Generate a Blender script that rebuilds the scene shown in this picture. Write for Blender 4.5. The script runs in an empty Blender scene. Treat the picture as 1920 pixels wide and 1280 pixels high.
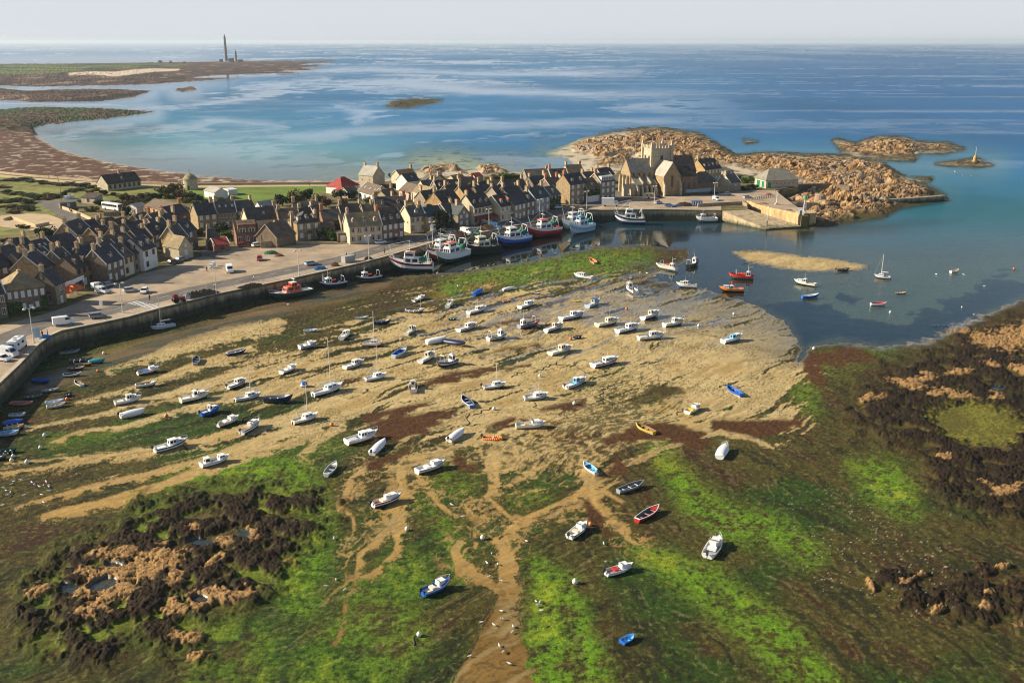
import bpy, math, random
import numpy as np
from mathutils import Vector, Matrix
R = math.radians
random.seed(7)
SC = bpy.context.scene
# ------------------------------------------------------------------ camera
F_PX, PITCH, H = 1850.0, math.atan(562/1850.0), 78.0
cam = bpy.data.cameras.new('camera'); cam.sensor_width = 36; cam.lens = 36*F_PX/1920
cam.clip_start = 1; cam.clip_end = 300000
co = bpy.data.objects.new('camera', cam); SC.collection.objects.link(co)
co.location = (0, 0, H); co.rotation_euler = (math.pi/2-PITCH, 0, 0)
SC.camera = co
# ------------------------------------------------------------------ sky, sun, exposure
SUN_EL, SUN_AZ = 27.0, 4.0       # sun stands to the left (-X), a little beyond the town
W = bpy.data.worlds.new('World'); SC.world = W; W.use_nodes = True
nt = W.node_tree; bgn = nt.nodes['Background']
sky = nt.nodes.new('ShaderNodeTexSky'); sky.sky_type = 'NISHITA'; sky.sun_disc = False
sky.sun_elevation = R(SUN_EL); sky.sun_rotation = R(-90+SUN_AZ); sky.dust_density = 0.9; sky.air_density = 1.0; sky.ozone_density = 1.6
# thin bright veil of cloud and sea haze low in the sky
tc = nt.nodes.new('ShaderNodeTexCoord'); sxyz = nt.nodes.new('ShaderNodeSeparateXYZ'); nt.links.new(tc.outputs['Generated'], sxyz.inputs[0])
vr = nt.nodes.new('ShaderNodeMapRange'); vr.interpolation_type = 'SMOOTHSTEP'; vr.inputs[1].default_value = .02; vr.inputs[2].default_value = .22; vr.inputs[3].default_value = .92; vr.inputs[4].default_value = .0
nt.links.new(sxyz.outputs['Z'], vr.inputs[0]); vm = nt.nodes.new('ShaderNodeMix'); vm.data_type = 'RGBA'; vm.inputs[7].default_value = (6.4, 6.75, 7.35, 1)
nt.links.new(vr.outputs[0], vm.inputs[0]); nt.links.new(sky.outputs[0], vm.inputs[6]); nt.links.new(vm.outputs[2], bgn.inputs[0]); bgn.inputs[1].default_value = 0.07
sl = bpy.data.lights.new('sun', 'SUN'); sl.energy = 5.0; sl.angle = R(0.53); sl.color = (1.0, 0.885, 0.69)
so = bpy.data.objects.new('sun', sl); SC.collection.objects.link(so)
sd = Vector((-math.cos(R(SUN_EL))*math.cos(R(SUN_AZ)), math.cos(R(SUN_EL))*math.sin(R(SUN_AZ)), math.sin(R(SUN_EL))))
so.rotation_euler = sd.to_track_quat('Z', 'Y').to_euler()
SC.view_settings.view_transform = 'Standard'; SC.view_settings.look = 'None'
SC.view_settings.exposure = 0.68; SC.view_settings.gamma = 1.0
SC.cycles.max_bounces = 6; SC.cycles.diffuse_bounces = 3; SC.cycles.glossy_bounces = 3; SC.cycles.transparent_max_bounces = 8
SC.cycles.volume_bounces = 0; SC.cycles.pixel_filter_type = 'BLACKMAN_HARRIS'; SC.cycles.filter_width = 1.1
# ------------------------------------------------------------------ helpers
SP, CP = math.sin(PITCH), math.cos(PITCH)
def P(px, py, z=0.0):
    v = (640-py)/F_PX; t = (H-z)/(SP-v*CP)
    return Vector((t*(px-960)/F_PX, t*(CP+v*SP), z))
def Pn(px, py, z=0.0):
    v = (640-py)/F_PX; t = (H-z)/np.maximum(SP-v*CP, 1e-6)
    return t*(px-960)/F_PX, t*(CP+v*SP), t
_rng = np.random.RandomState(3); _perm = np.concatenate([_rng.permutation(512)]*2); _ang = _rng.rand(512)*6.2832
_gx, _gy = np.cos(_ang), np.sin(_ang)
def pn(x, y, s=0):
    xi = np.floor(x).astype(np.int64); yi = np.floor(y).astype(np.int64); fx = x-xi; fy = y-yi
    u = fx*fx*fx*(fx*(fx*6-15)+10); v = fy*fy*fy*(fy*(fy*6-15)+10)
    def g(i, j):
        h = _perm[(_perm[(xi+i+s*17) & 511]+yi+j+s*31) & 511]
        return _gx[h]*(fx-i)+_gy[h]*(fy-j)
    a = g(0, 0); b = g(1, 0); c = g(0, 1); d = g(1, 1)
    return 1.5*((a*(1-u)+b*u)*(1-v)+(c*(1-u)+d*u)*v)
def fbm(x, y, o=3, s=0):
    r = 0; a = 1.0; t = 0
    for k in range(o):
        r = r+a*pn(x, y, s+k); t += a; a *= .55; x = x*2.03+11.7; y = y*2.03+5.3
    return r/t*1.25
def worley(x, y, s=0):
    """distance to the nearest and second nearest feature point, and the nearest cell's own random value"""
    xi = np.floor(x).astype(np.int64); yi = np.floor(y).astype(np.int64); f1 = np.full(x.shape, 9.0); f2 = f1.copy(); cv = np.zeros(x.shape)
    for i in (-1, 0, 1):
        for j in (-1, 0, 1):
            h = _perm[(_perm[(xi+i+s*17) & 511]+yi+j+s*31) & 511]; h2 = _perm[(h*7+13) & 511]
            d = np.hypot(xi+i+h/512.-x, yi+j+h2/512.-y); n = d < f1
            f2 = np.where(n, f1, np.minimum(f2, d)); cv = np.where(n, _perm[(h+h2) & 511]/512., cv); f1 = np.where(n, d, f1)
    return f1, f2, cv
def ss(a, b, x):
    t = np.clip((x-a)/(b-a), 0, 1); return t*t*(3-2*t)
def seg_dist(px, py, pts, widths=None):
    """distance to a polyline, minus its (interpolated) width"""
    if py.min() > max(p[1] for p in pts)+160 or py.max() < min(p[1] for p in pts)-160: return np.full(px.shape, 1e4)
    best = np.full(px.shape, 1e9)
    for k in range(len(pts)-1):
        (ax, ay), (bx, by) = pts[k][:2], pts[k+1][:2]
        wa, wb = (widths[k], widths[k+1]) if widths else (0, 0)
        dx, dy = bx-ax, by-ay; L = dx*dx+dy*dy+1e-9
        t = np.clip(((px-ax)*dx+(py-ay)*dy)/L, 0, 1)
        best = np.minimum(best, np.hypot(px-ax-t*dx, py-ay-t*dy)-(wa+(wb-wa)*t))
    return best
def poly_sd(px, py, pts):
    """signed distance, positive inside"""
    if py.min() > max(p[1] for p in pts)+160 or py.max() < min(p[1] for p in pts)-160: return np.full(px.shape, -1e4)
    d = np.full(px.shape, 1e9); ins = np.zeros(px.shape, bool); n = len(pts)
    for k in range(n):
        ax, ay = pts[k]; bx, by = pts[(k+1) % n]
        dx, dy = bx-ax, by-ay; L = dx*dx+dy*dy+1e-9
        t = np.clip(((px-ax)*dx+(py-ay)*dy)/L, 0, 1)
        d = np.minimum(d, np.hypot(px-ax-t*dx, py-ay-t*dy))
        c = ((ay > py) != (by > py)) & (px < (bx-ax)*(py-ay)/((by-ay) if by != ay else 1e-9)+ax)
        ins ^= c
    return np.where(ins, d, -d)
def ell(px, py, cx, cy, rx, ry, rot=0):
    c, s = math.cos(R(rot)), math.sin(R(rot)); x = px-cx; y = py-cy
    return 1-np.sqrt(((x*c+y*s)/rx)**2+((-x*s+y*c)/ry)**2)

def lz(mask, x, y, o=3, s=0):
    if not np.any(mask): return np.zeros(x.shape)
    return fbm(x, y, o, s)
class MB:
    def __init__(s): s.v = []; s.f = []; s.m = []
    def add(s, vs, fs, m=0, M=None):
        o = len(s.v)
        s.v += [tuple(M @ Vector(p)) if M else tuple(p) for p in vs]
        for f in fs: s.f.append([o+i for i in f]); s.m.append(m)
    def box(s, x0, x1, y0, y1, z0, z1, m=0, M=None):
        s.add([(x0,y0,z0),(x1,y0,z0),(x1,y1,z0),(x0,y1,z0),(x0,y0,z1),(x1,y0,z1),(x1,y1,z1),(x0,y1,z1)],
              [(3,2,1,0),(4,5,6,7),(0,1,5,4),(1,2,6,5),(2,3,7,6),(3,0,4,7)], m, M)
    def taper(s, a, b, z0, z1, m=0, M=None):
        (x0,x1,y0,y1), (X0,X1,Y0,Y1) = a, b
        s.add([(x0,y0,z0),(x1,y0,z0),(x1,y1,z0),(x0,y1,z0),(X0,Y0,z1),(X1,Y0,z1),(X1,Y1,z1),(X0,Y1,z1)],
              [(3,2,1,0),(4,5,6,7),(0,1,5,4),(1,2,6,5),(2,3,7,6),(3,0,4,7)], m, M)
    def tube(s, a, b, r0, r1=None, n=6, m=0):
        r1 = r0 if r1 is None else r1
        a = Vector(a); b = Vector(b); d = (b-a).normalized()
        u = d.cross(Vector((0,0,1)) if abs(d.z) < .9 else Vector((1,0,0))).normalized(); w = d.cross(u)
        vs = [a+(u*math.cos(6.2832*k/n)+w*math.sin(6.2832*k/n))*r0 for k in range(n)]+[b+(u*math.cos(6.2832*k/n)+w*math.sin(6.2832*k/n))*r1 for k in range(n)]
        s.add(vs, [(k,(k+1)%n,n+(k+1)%n,n+k) for k in range(n)]+[tuple(range(n))[::-1], tuple(range(n,2*n))], m)
    def lathe(s, prof, n=16, m=0, c=(0,0,0)):
        vs = []; fs = []
        for (r, z) in prof:
            vs += [(c[0]+r*math.cos(6.2832*k/n), c[1]+r*math.sin(6.2832*k/n), c[2]+z) for k in range(n)]
        for i in range(len(prof)-1):
            fs += [(i*n+k, i*n+(k+1)%n, (i+1)*n+(k+1)%n, (i+1)*n+k) for k in range(n)]
        fs += [tuple(range(n))[::-1], tuple(range((len(prof)-1)*n, len(prof)*n))]
        s.add(vs, fs, m)
    def prism(s, poly, z0, z1, m=0):
        n = len(poly); s.add([(p[0],p[1],z0) for p in poly]+[(p[0],p[1],z1) for p in poly],
            [tuple(range(n))[::-1], tuple(range(n,2*n))]+[(k,(k+1)%n,n+(k+1)%n,n+k) for k in range(n)], m)
    def profx(s, prof, x0, x1, m=0):
        """a (y,z) outline extruded along x"""
        n = len(prof); s.add([(x0,p[0],p[1]) for p in prof]+[(x1,p[0],p[1]) for p in prof],
            [tuple(range(n))[::-1], tuple(range(n,2*n))]+[(k,(k+1)%n,n+(k+1)%n,n+k) for k in range(n)], m)
    def mesh(s, name, mats, smooth=False):
        me = bpy.data.meshes.new(name); me.from_pydata(s.v, [], s.f)
        for m in (mats if isinstance(mats, (list, tuple)) else [mats]): me.materials.append(m)
        me.polygons.foreach_set('material_index', s.m)
        if smooth: me.polygons.foreach_set('use_smooth', [True]*len(s.f))
        me.update(); return me
    def build(s, name, mats, parent=None, smooth=False):
        return link(name, s.mesh(name, mats, smooth), parent)
def link(name, me, parent=None):
    o = bpy.data.objects.new(name, me); SC.collection.objects.link(o)
    if parent: o.parent = parent
    return o
def tag(o, label=None, cat=None, group=None, kind=None):
    if label: o['label'] = label
    if cat: o['category'] = cat
    if group: o['group'] = group
    if kind: o['kind'] = kind
    return o
def root(name, label, cat, loc=(0,0,0), rz=0, group=None):
    o = bpy.data.objects.new(name, None); SC.collection.objects.link(o)
    o.location = loc; o.rotation_euler = (0,0,rz); o.empty_display_size = .3
    return tag(o, label, cat, group)
def dup(o, parent=None, loc=None, rz=None, label=None, scale=None):
    c = o.copy(); SC.collection.objects.link(c); c.parent = parent
    if loc is not None: c.location = loc
    if rz is not None: c.rotation_euler = (0,0,rz)
    if label: c['label'] = label
    if scale: c.scale = scale
    for ch in o.children: dup(ch, c)
    return c
# ------------------------------------------------------------------ materials
MT = {}
def mat(name, col, rough=.8, ns=1.0, amt=.25, spec=.3, metal=0, bump=0, ns2=None, hue=None):
    if name in MT: return MT[name]
    m = bpy.data.materials.new(name); m.use_nodes = True; t = m.node_tree; b = t.nodes['Principled BSDF']
    b.inputs['Roughness'].default_value = rough; b.inputs['Specular IOR Level'].default_value = spec; b.inputs['Metallic'].default_value = metal
    if amt > 0:
        g = t.nodes.new('ShaderNodeNewGeometry'); n = t.nodes.new('ShaderNodeTexNoise'); n.inputs['Scale'].default_value = ns
        n.inputs['Detail'].default_value = 5; n.inputs['Roughness'].default_value = .65
        t.links.new(g.outputs['Position'], n.inputs['Vector'])
        mr = t.nodes.new('ShaderNodeMapRange'); mr.inputs[1].default_value = .3; mr.inputs[2].default_value = .7
        t.links.new(n.outputs['Fac'], mr.inputs[0])
        mx = t.nodes.new('ShaderNodeMix'); mx.data_type = 'RGBA'
        h = hue or (1, 1, 1)
        mx.inputs[6].default_value = (*[c*(1-amt) for c in col], 1)
        mx.inputs[7].default_value = (*[min(1, c*(1+amt)*k) for c, k in zip(col, h)], 1)
        t.links.new(mr.outputs[0], mx.inputs[0]); t.links.new(mx.outputs[2], b.inputs['Base Color'])
        if bump:
            bp = t.nodes.new('ShaderNodeBump'); bp.inputs['Strength'].default_value = bump; bp.inputs['Distance'].default_value = .1
            t.links.new(n.outputs['Fac'], bp.inputs['Height']); t.links.new(bp.outputs[0], b.inputs['Normal'])
    else: b.inputs['Base Color'].default_value = (*col, 1)
    MT[name] = m; return m
def paint(name, col, rough=.35): return mat('paint_'+name, col, rough, 2.0, .08, .5)
# ------------------------------------------------------------------ ground, sea, town platform
WATER = [(-900,79.2),(2900,79.2),(2900,545),(1920,563),(1830,605),(1740,648),(1655,655),(1570,642),(1520,655),(1492,690),(1500,655),(1478,612),(1420,575),(1340,548),
  (1262,532),(1215,522),(1225,512),(1262,500),(1292,484),(1288,466),(1200,460),(1120,464),(1040,482),(960,496),(870,508),(780,518),(700,526),(690,512),(800,478),(1000,418),(1110,398),(1350,400),(1436,428),
  (1530,432),(1600,418),(1655,410),(1690,390),(1775,376),(1772,366),(1752,354),(1690,330),(1655,306),(1590,293),(1520,291),(1440,287),(1378,293),(1345,270),(1310,251),(1230,240),(1150,247),(1090,262),
  (1028,288),(1060,298),(1078,312),(1000,321),(900,320),(850,310),(790,312),(750,333),(640,335),(500,336),(380,328),(280,316),(190,300),(110,280),(70,255),(62,240),(90,232),(200,222),(288,210),(180,203),(60,201),(0,206),(-900,214)]
LANDS = [[(-900,163),(0,166),(60,171),(105,168),(200,167),(282,171),(250,182),(180,190),(70,191),(0,187),(-900,190)],
  [(-900,117),(0,120.5),(200,119),(300,117.5),(410,116),(520,115.5),(622,116.5),(560,121),(600,124),(560,127),(588,131),(520,134),(560,137),(460,139),(380,143),(350,147),(440,146),(400,150),(300,157),(200,160),(60,162),(0,160),(-900,158)],
  [(724,198),(745,190),(770,187),(800,187),(828,189),(800,194),(766,201),(740,201)],
  [(1562,264),(1572,261),(1606,270),(1625,262),(1650,256),(1700,258),(1720,266),(1780,269),(1808,279),(1770,288),(1725,287),(1715,302),(1640,300),(1610,296),(1580,287)],
  [(1755,307),(1790,303),(1815,300),(1830,296),(1862,310),(1830,313),(1780,311)],
  [(1372,472),(1420,470),(1480,476),(1540,483),(1600,492),(1628,499),(1605,507),(1530,508),(1455,501),(1402,490)],
  [(1700,335),(1748,334),(1744,340),(1705,340)],[(330,168),(362,164),(366,168),(340,171)],[(1320,275),(1350,279),(1345,284),(1322,281)],[(1395,262),(1420,266),(1400,268)]]
ROCKS = [[(1026,290),(1060,276),(1090,262),(1150,246),(1230,238),(1310,250),(1345,270),(1378,290),(1440,285),(1520,289),(1600,292),(1658,306),(1692,330),(1756,358),(1778,374),(1690,388),(1657,407),(1600,416),(1525,428),(1512,400),(1478,386),(1460,372),(1500,352),(1500,340),(1420,325),(1330,312),(1270,330),(1180,315),(1130,318),(1100,300),(1060,296)],
  LANDS[3], LANDS[4], LANDS[6], [(1925,612),(1960,610),(2000,650),(1935,660)],
  [(786,322),(800,310),(850,305),(868,318),(880,330),(800,334)],[(895,312),(930,308),(960,318),(975,330),(900,332)],[(1020,288),(1052,280),(1078,288),(1070,296),(1030,294)],LANDS[2],LANDS[7],LANDS[8],LANDS[9]]
WEED = [[(1920,568),(1835,607),(1745,650),(1700,676),(1640,700),(1590,770),(1585,800),(1640,830),(1700,850),(1730,930),(1800,975),(1950,1000),(2400,1000),(2400,560)],
  [(1610,1090),(1680,1060),(1760,1080),(1850,1060),(1960,1080),(1960,1190),(1850,1200),(1760,1180),(1680,1160)]]
WEEDL = [(40,1110),(110,1040),(190,990),(270,945),(350,925),(430,915),(520,905),(600,925),(632,960),(610,1010),(560,1060),(530,1110),(420,1165),(360,1180),(390,1250),(330,1260),(250,1200),(200,1270),(130,1260),(60,1225),(20,1180)]
SANDP = [(560,640),(700,600),(760,570),(900,552),(1060,545),(1180,525),(1260,548),(1330,556),(1430,585),(1500,640),(1512,690),(1478,760),(1500,800),(1370,796),(1310,798),(1230,830),(1165,860),(1120,900),(1080,895),(1000,915),(930,905),(850,850),(740,838),(650,805),(560,800),(440,770),(380,720),(440,670)]
STREAM = [ # polylines with half-widths (photo pixels) of the sandy drainage channels, ground level
 [(967,985,15),(953,1040,16),(950,1107,18),(947,1157,22),(937,1207,38),(927,1300,75),(925,1500,90)],
 [(935,1110,10),(900,1087,11),(867,1072,14),(855,1040,11),(862,1022,5)],
 [(960,990,8),(1000,970,6),(1050,947,5),(1095,928,9)],[(967,992,6),(1017,977,3),(1083,953,5),(1105,935,6)],
 [(1095,862,16),(1112,900,15),(1107,930,19),(1122,957,14),(1150,984,10),(1175,1008,8),(1200,1026,4)],[(1130,925,4),(1165,945,2)],
 [(950,1040,6),(930,1014,7),(908,998,8),(884,973,9),(877,953,5),(900,943,6),(920,933,10),(933,900,15),(930,862,26)],
 [(890,1030,3),(890,1005,5),(905,975,4),(940,960,4)],[(920,945,5),(953,972,3),(965,985,3)],[(950,915,7),(985,895,6),(1020,880,5)],
 [(757,890,14),(767,917,14),(757,942,18),(742,975,22),(747,1017,8),(740,1040,4),(710,1070,3.5),(670,1092,3.5),(647,1130,4),(643,1173,4),(625,1210,3)],
 [(733,997,8),(700,1020,5),(675,1047,6),(668,1087,4)],[(668,1090,3),(633,1107,2.5),(608,1135,2)],[(684,1012,1.2),(663,1043,1.5),(640,1070,1.5)],[(725,990,4),(690,1008,3),(705,1030,2)],
 [(690,885,6),(663,900,5),(650,930,6),(637,957,7),(660,973,3),(663,1000,2),(655,1025,1)],[(676,905,2),(659,938,3),(640,955,3)],
 [(690,883,6),(733,880,8),(760,873,10),(787,862,14),(835,853,16)],[(757,873,9),(757,900,12)],
 [(780,890,8),(800,917,6),(827,953,4),(847,970,3),(870,975,4)],
 [(0,893,3),(83,883,4),(150,867,8),(233,857,9),(300,848,9),(380,835,9),(450,815,10),(540,790,12),(640,760,16)],[(7,873,2),(100,867,2),(150,862,3)],
 [(27,957,1.5),(83,940,4),(167,920,6),(267,897,7),(333,880,7),(400,863,7),(500,830,12),(590,800,15),(680,765,18)],
 [(83,975,7),(150,960,9),(233,940,10),(300,917,9),(367,890,10),(417,877,10),(467,857,9),(533,840,8),(600,812,9)],
 [(94,837,1),(156,815,4),(234,806,5),(300,785,6),(400,758,10),(500,735,10)],[(50,809,3),(120,795,4),(200,778,5),(290,752,6),(380,725,9),(470,700,9)],[(140,760,2),(220,740,4),(300,715,7),(380,690,10),(470,660,10)],
 [(200,700,3),(260,680,7),(340,655,14),(430,630,16),(520,615,14)],
 [(560,860,3),(590,835,7),(640,800,9)],[(570,862,2),(585,872,1)],
 [(1185,800,8),(1230,835,4),(1290,800,6),(1340,815,5),(1400,822,5),(1450,845,2)]]
BROWNP = [[(720,812,24),(790,797,20),(850,778,7)],[(690,790,10),(760,772,8),(800,760,3)],[(770,735,4),(830,715,9),(900,700,7),(990,690,3)],[(1020,772,5),(1055,767,9),(1090,758,6)],[(918,806,6),(945,797,8),(985,783,3)],
 [(900,672,3),(960,660,6),(1015,650,4)],[(900,620,4),(960,605,6),(1010,598,3)],[(700,880,12),(745,862,10),(770,850,4)],[(860,870,12),(880,880,10)],[(1000,585,3),(1060,565,5)],[(640,720,4),(700,700,3)],[(1100,945,8),(1115,975,10),(1140,1010,8)],
 [(1140,835,10),(1190,815,16),(1250,812,18),(1310,830,18)],[(1345,800,14),(1420,806,18),(1500,800,10)],[(1130,900,8),(1160,880,14)],[(1520,680,14),(1590,668,18),(1640,672,8)],[(1520,690,16),(1535,715,14)]]
GREENB = [([(1235,850,22),(1265,890,30),(1300,940,34),(1370,985,34),(1450,1000,36),(1520,1050,26)],1.0),([(1190,1040,14),(1260,1070,36),(1330,1110,44),(1410,1170,48),(1480,1230,46),(1560,1330,50)],.95),
 ([(1010,1070,24),(1040,1120,50),(1050,1190,70),(1060,1300,95)],1.0),([(740,1050,24),(760,1090,60),(700,1140,60),(720,1200,90),(640,1270,90)],.55),([(795,950,16),(840,1000,26),(870,1090,18)],.6),([(830,900,26),(870,915,22)],.5),
 ([(960,945,12),(1010,935,16)],.6),([(300,915,10),(360,900,22),(450,885,40),(560,900,40),(600,960,30),(590,1040,36),(560,1120,40)],.95),([(1600,880,16),(1650,905,46),(1700,940,34)],1.0),([(1760,790,26),(1830,800,38),(1900,800,38)],.55),
 ([(1505,735,24),(1520,765,18)],.75),([(1545,690,12),(1600,680,16),(1660,655,9)],.6),([(300,775,6),(200,820,14),(100,840,16)],.35),([(340,1190,40),(460,1240,70),(420,1330,90)],.45),([(580,850,12),(630,840,18),(660,830,10)],.55),([(150,1200,30),(60,1170,40)],.2),
 ([(840,545,18),(880,530,20),(960,515,22),(1060,500,22),(1130,488,18),(1200,478,10)],1.0),([(1060,520,10),(1140,505,14),(1220,490,9)],.6)]
ORANGE = [(205,1105,62,48,-20),(265,1075,42,30,-10),(75,1115,26,14,-20),(325,1090,26,20,20),(300,1060,50,24,-25),(330,1150,30,16,-10),(385,1130,40,20,-25),(440,1125,40,14,-15),(470,1010,16,16,0),(420,1022,20,12,0),(365,1000,12,8,0),
 (235,1045,26,10,-20),(185,1045,22,9,-10),(360,1205,26,14,-10),(365,1240,30,8,-5),(160,1160,24,12,0),(540,1060,20,5,0),(400,1060,30,10,-30),(1870,645,52,16,8),(1800,620,34,7,8),(1905,635,36,24,10),(1800,700,30,6,-5),(1730,715,40,5,-8),(1740,705,14,4,0),(1790,745,40,8,10),(1700,725,34,9,12),(1625,752,18,7,-10),
 (1650,750,12,5,0),(1750,745,22,6,0),(1870,750,14,10,30),(1885,925,34,12,-10),(1850,915,14,5,20),(1770,863,14,6,0),(1630,1105,12,8,60),(1735,1085,10,5,0),(1700,1100,20,5,-20),(1760,1150,14,8,-20),(1840,1145,12,10,30),(1880,1070,14,6,0),(1850,1120,16,5,0),(1905,1180,18,8,10),(1920,700,30,10,20),(1860,690,20,6,10)]
POOLS = [(195,1103,30,14,-15),(130,1110,20,12,0),(212,1067,22,6,0),(375,1132,16,10,0),(455,1007,14,11,20),(375,1022,26,8,0),(1872,733,16,4,0)]

def lerp(c, new, m):
    return c+(np.array(new)[None, :]-c)*np.clip(m, 0, 1)[:, None]
def water_sd(px, py):
    d = poly_sd(px, py, WATER)
    for L in LANDS: d = np.minimum(d, -poly_sd(px, py, L))
    return d
def ground_fields(px, py):
    X, Y, t = Pn(px, py, 0.0); mpp = t/F_PX
    n1 = fbm(X/14, Y/14, 4, 1); n2 = fbm(X/3.2, Y/3.2, 4, 9); n3 = fbm(X/55, Y/55, 3, 15)
    NEAR = py.max() > 420; FAR_ = py.min() < 445
    a = R(44); u = X*math.cos(a)+Y*math.sin(a)+3*n1; v = -X*math.sin(a)+Y*math.cos(a)+2.2*n1+6*n3
    st = lz(NEAR, u/26, v/2.6, 4, 21); stf = lz(NEAR, u/7, v/.8, 3, 27)
    a2 = R(-68); u2 = X*math.cos(a2)+Y*math.sin(a2); v2 = -X*math.sin(a2)+Y*math.cos(a2)+3*n1
    st2 = lz(NEAR, u2/22, v2/2.2, 4, 33)
    nf = lz(NEAR, X/.95, Y/.95, 3, 191); nff = lz(NEAR, X/.38, Y/.38, 2, 197)
    wob = 6*n1+4.5*n2+2.2*nf                                  # organic edges, in px
    pxw = px+wob*1.3; pyw = py+wob*.55
    sd0 = water_sd(px, py)
    far = ss(150, 60, py)                              # little wobble near the horizon
    sd = sd0+(n2*5+n1*4)*ss(100, 420, py)*1.0+(n2+n1)*1.2*(1-far)
    # ---- heights
    z = np.where(py > 430, .015, -.05)+np.clip(-sd*mpp*.045, -1.6, .55)
    z = z+.05*n2*ss(-2, -14, sd)
    bay = ss(345, 320, py)*ss(700, 500, px)
    z = z+np.clip(-sd*mpp*.06, 0, 1.6)*bay
    hl = ss(235, 200, py)*ss(760, 620, px); z = z+np.clip(-sd*mpp*.06, 0, 1.2)*hl
    # ---- base colours: weed, brown weed, dark green
    sw = np.where(px > 1150, st2, st)
    st3 = lz(NEAR, u2/6, v2/.7, 3, 39); str3 = np.where(px > 1150, st3, stf)
    c = np.tile(np.array([.072, .060, .016]), (px.size, 1))
    c = lerp(c, (.055, .028, .014), ss(-.02, .3, sw*.7+n1*.5))
    c = lerp(c, (.032, .062, .010), ss(.0, .4, n3*.8+n1*.5+.05)*ss(560, 700, py))
    c = lerp(c, (.022, .022, .010), ss(.05, .35, -sw+.35*n2)*.8)
    c = lerp(c, (.15, .115, .05), ss(.25, .6, str3*.9+.35*nf+.3*sw)*.5)
    c = lerp(c, (.13, .14, .022), ss(.25, .6, nf+.4*n2)*.45*ss(540, 640, py))
    # grass-green algae
    for pts, k in GREENB:
        w = [p[2] for p in pts]; d = seg_dist(pxw+8*n1, pyw+5*n1, pts, w)
        if d.min() > 500: continue
        m = ss(24, -30 if k > .5 else -18, d+24*n2+20*n1)*k
        m = m*ss(-.40, .04, n2*.6+nf*.6+nff*.3+.25*n1); c = lerp(c, (.118, .225, .013), m*(.45+.55*ss(-.35, .3, n2)))
        c = lerp(c, (.30, .32, .025), m*ss(.05, .55, n1+.5*n2)*.6)
    # mustard weed in the town end of the green patch
    m = ss(0, 30, 1-seg_dist(px, py, [(800,560),(860,545),(930,530)], [26,22,14])+20*n2); c = lerp(c, (.24, .15, .02), m*.7*ss(-.1, .3, n1))
    # brown-red weed
    # ---- sand
    sp = poly_sd(pxw, pyw, SANDP)
    left = ss(700, 420, px)*ss(600, 640, py)
    s = ss(-55, 60, sp)*1.25-.55
    regd = poly_sd(px, py, [(0,985),(280,945),(420,890),(560,850),(640,830),(680,640),(720,520),(600,545),(420,600),(260,650),(130,720),(60,800),(-50,860)])
    reg = ss(-20, 160, regd)
    s = np.maximum(s, reg*1.0-.80)-.36*ss(1150, 700, px)
    s = s+st*1.15+.85*lz(NEAR, u/48, v/6.5, 3, 25)+stf*.34+n2*.2+nf*.22-.34*left*ss(640, 200, px)-.16*left
    s = s-ss(1000, 880, 0*px+1000)*0
    s = s-1.6*ss(-25, -100, np.maximum(sp, regd))
    sand = ss(-.03, .16, s)*ss(480, 540, py)
    dmin = np.full(px.shape, 1e3)
    for pts in STREAM:
        w = [p[2] for p in pts]; d = seg_dist(pxw+2*n2, pyw+2*n2, pts, w)
        if d.min() > 500: continue
        dmin = np.minimum(dmin, d)
        sand = np.maximum(sand, .85*ss(1.5, .3, np.abs(d-5+9*n2+4*nf))*ss(.0, .2, st+.7*n1)*ss(820, 860, py))
        sand = np.maximum(sand, ss(1.6, -1.6, d+np.minimum(6, .4*np.array(w).max())*(n2*1.6+nf*1.1)+1.2*stf))
    if NEAR: wa_, wb_, wc_ = worley((X+1.6*n2+.7*nf)/2.3, (Y+1.6*n2-.7*nf)/3.4, 8)
    else: wa_ = wb_ = wc_ = np.zeros(px.size)
    zone = ss(40, 5, np.abs(py-920)-100)*ss(620, 720, px)*ss(1290, 1130, px)
    hole = ss(.16, .34, wb_-wa_+.25*n2+.15*nf)*zone*ss(-.25, .1, n1+.5*n2+.15)*ss(-.55, -.1, .25-wc_)
    sand = sand*(1-.92*hole*ss(16, 7, -dmin))
    sand = np.maximum(sand, 
        .85*ss(.17, .06, wb_-wa_+.1*nf)*ss(42, 8, dmin)*ss(-.12, .15, n1+.6*n2)*ss(820, 850, py)*ss(1180, 1080, py)*ss(560, 640, px))
    spk = ss(.2, .42, lz(NEAR, u/2.4, v/.9, 3, 47)+.55*ell(px, py, 1130, 800, 190, 90, -25))*ss(-.2, .3, ell(px, py, 1130, 800, 190, 90, -25))
    sand = sand*(1-.8*spk)
    sbar = ss(-3, 3, poly_sd(pxw, pyw, LANDS[5])); sand = np.maximum(sand, sbar)
    tuft = ss(.30, .46, lz(NEAR, u/.9, v/.36, 2, 181)+.55*lz(NEAR, X/16, Y/16, 2, 187))*ss(1000, 700, py+0*px); sand = sand*(1-.55*tuft*(1-sbar))
    for pts in BROWNP:
        w = [p[2] for p in pts]; m = ss(4, -6, seg_dist(pxw, pyw, pts, w)+8*n2+5*st)
        sand = sand*(1-m); c = lerp(c, (.085, .034, .014), m*.85)
    for (cx, cy, rx, ry, ro) in [(1250,735,34,14,5),(1225,745,50,20,-20)]:
        m = ss(-.1, .35, ell(pxw, pyw, cx, cy, rx, ry, ro)+.5*n2); sand = sand*(1-.85*m); c = lerp(c, (.06, .045, .012), m*.8)
    scol = np.tile(np.array([.475, .355, .165]), (px.size, 1))
    scol = lerp(scol, (.38, .235, .075), ss(780, 960, py)*.95)
    scol = lerp(scol, (.165, .092, .022), ss(1040, 1170, py)*(.85+.4*n1))
    scol = lerp(scol, (.070, .046, .014), ss(-.05, .35, nf+.8*n2)*ss(1030, 1150, py)*.7)
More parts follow.
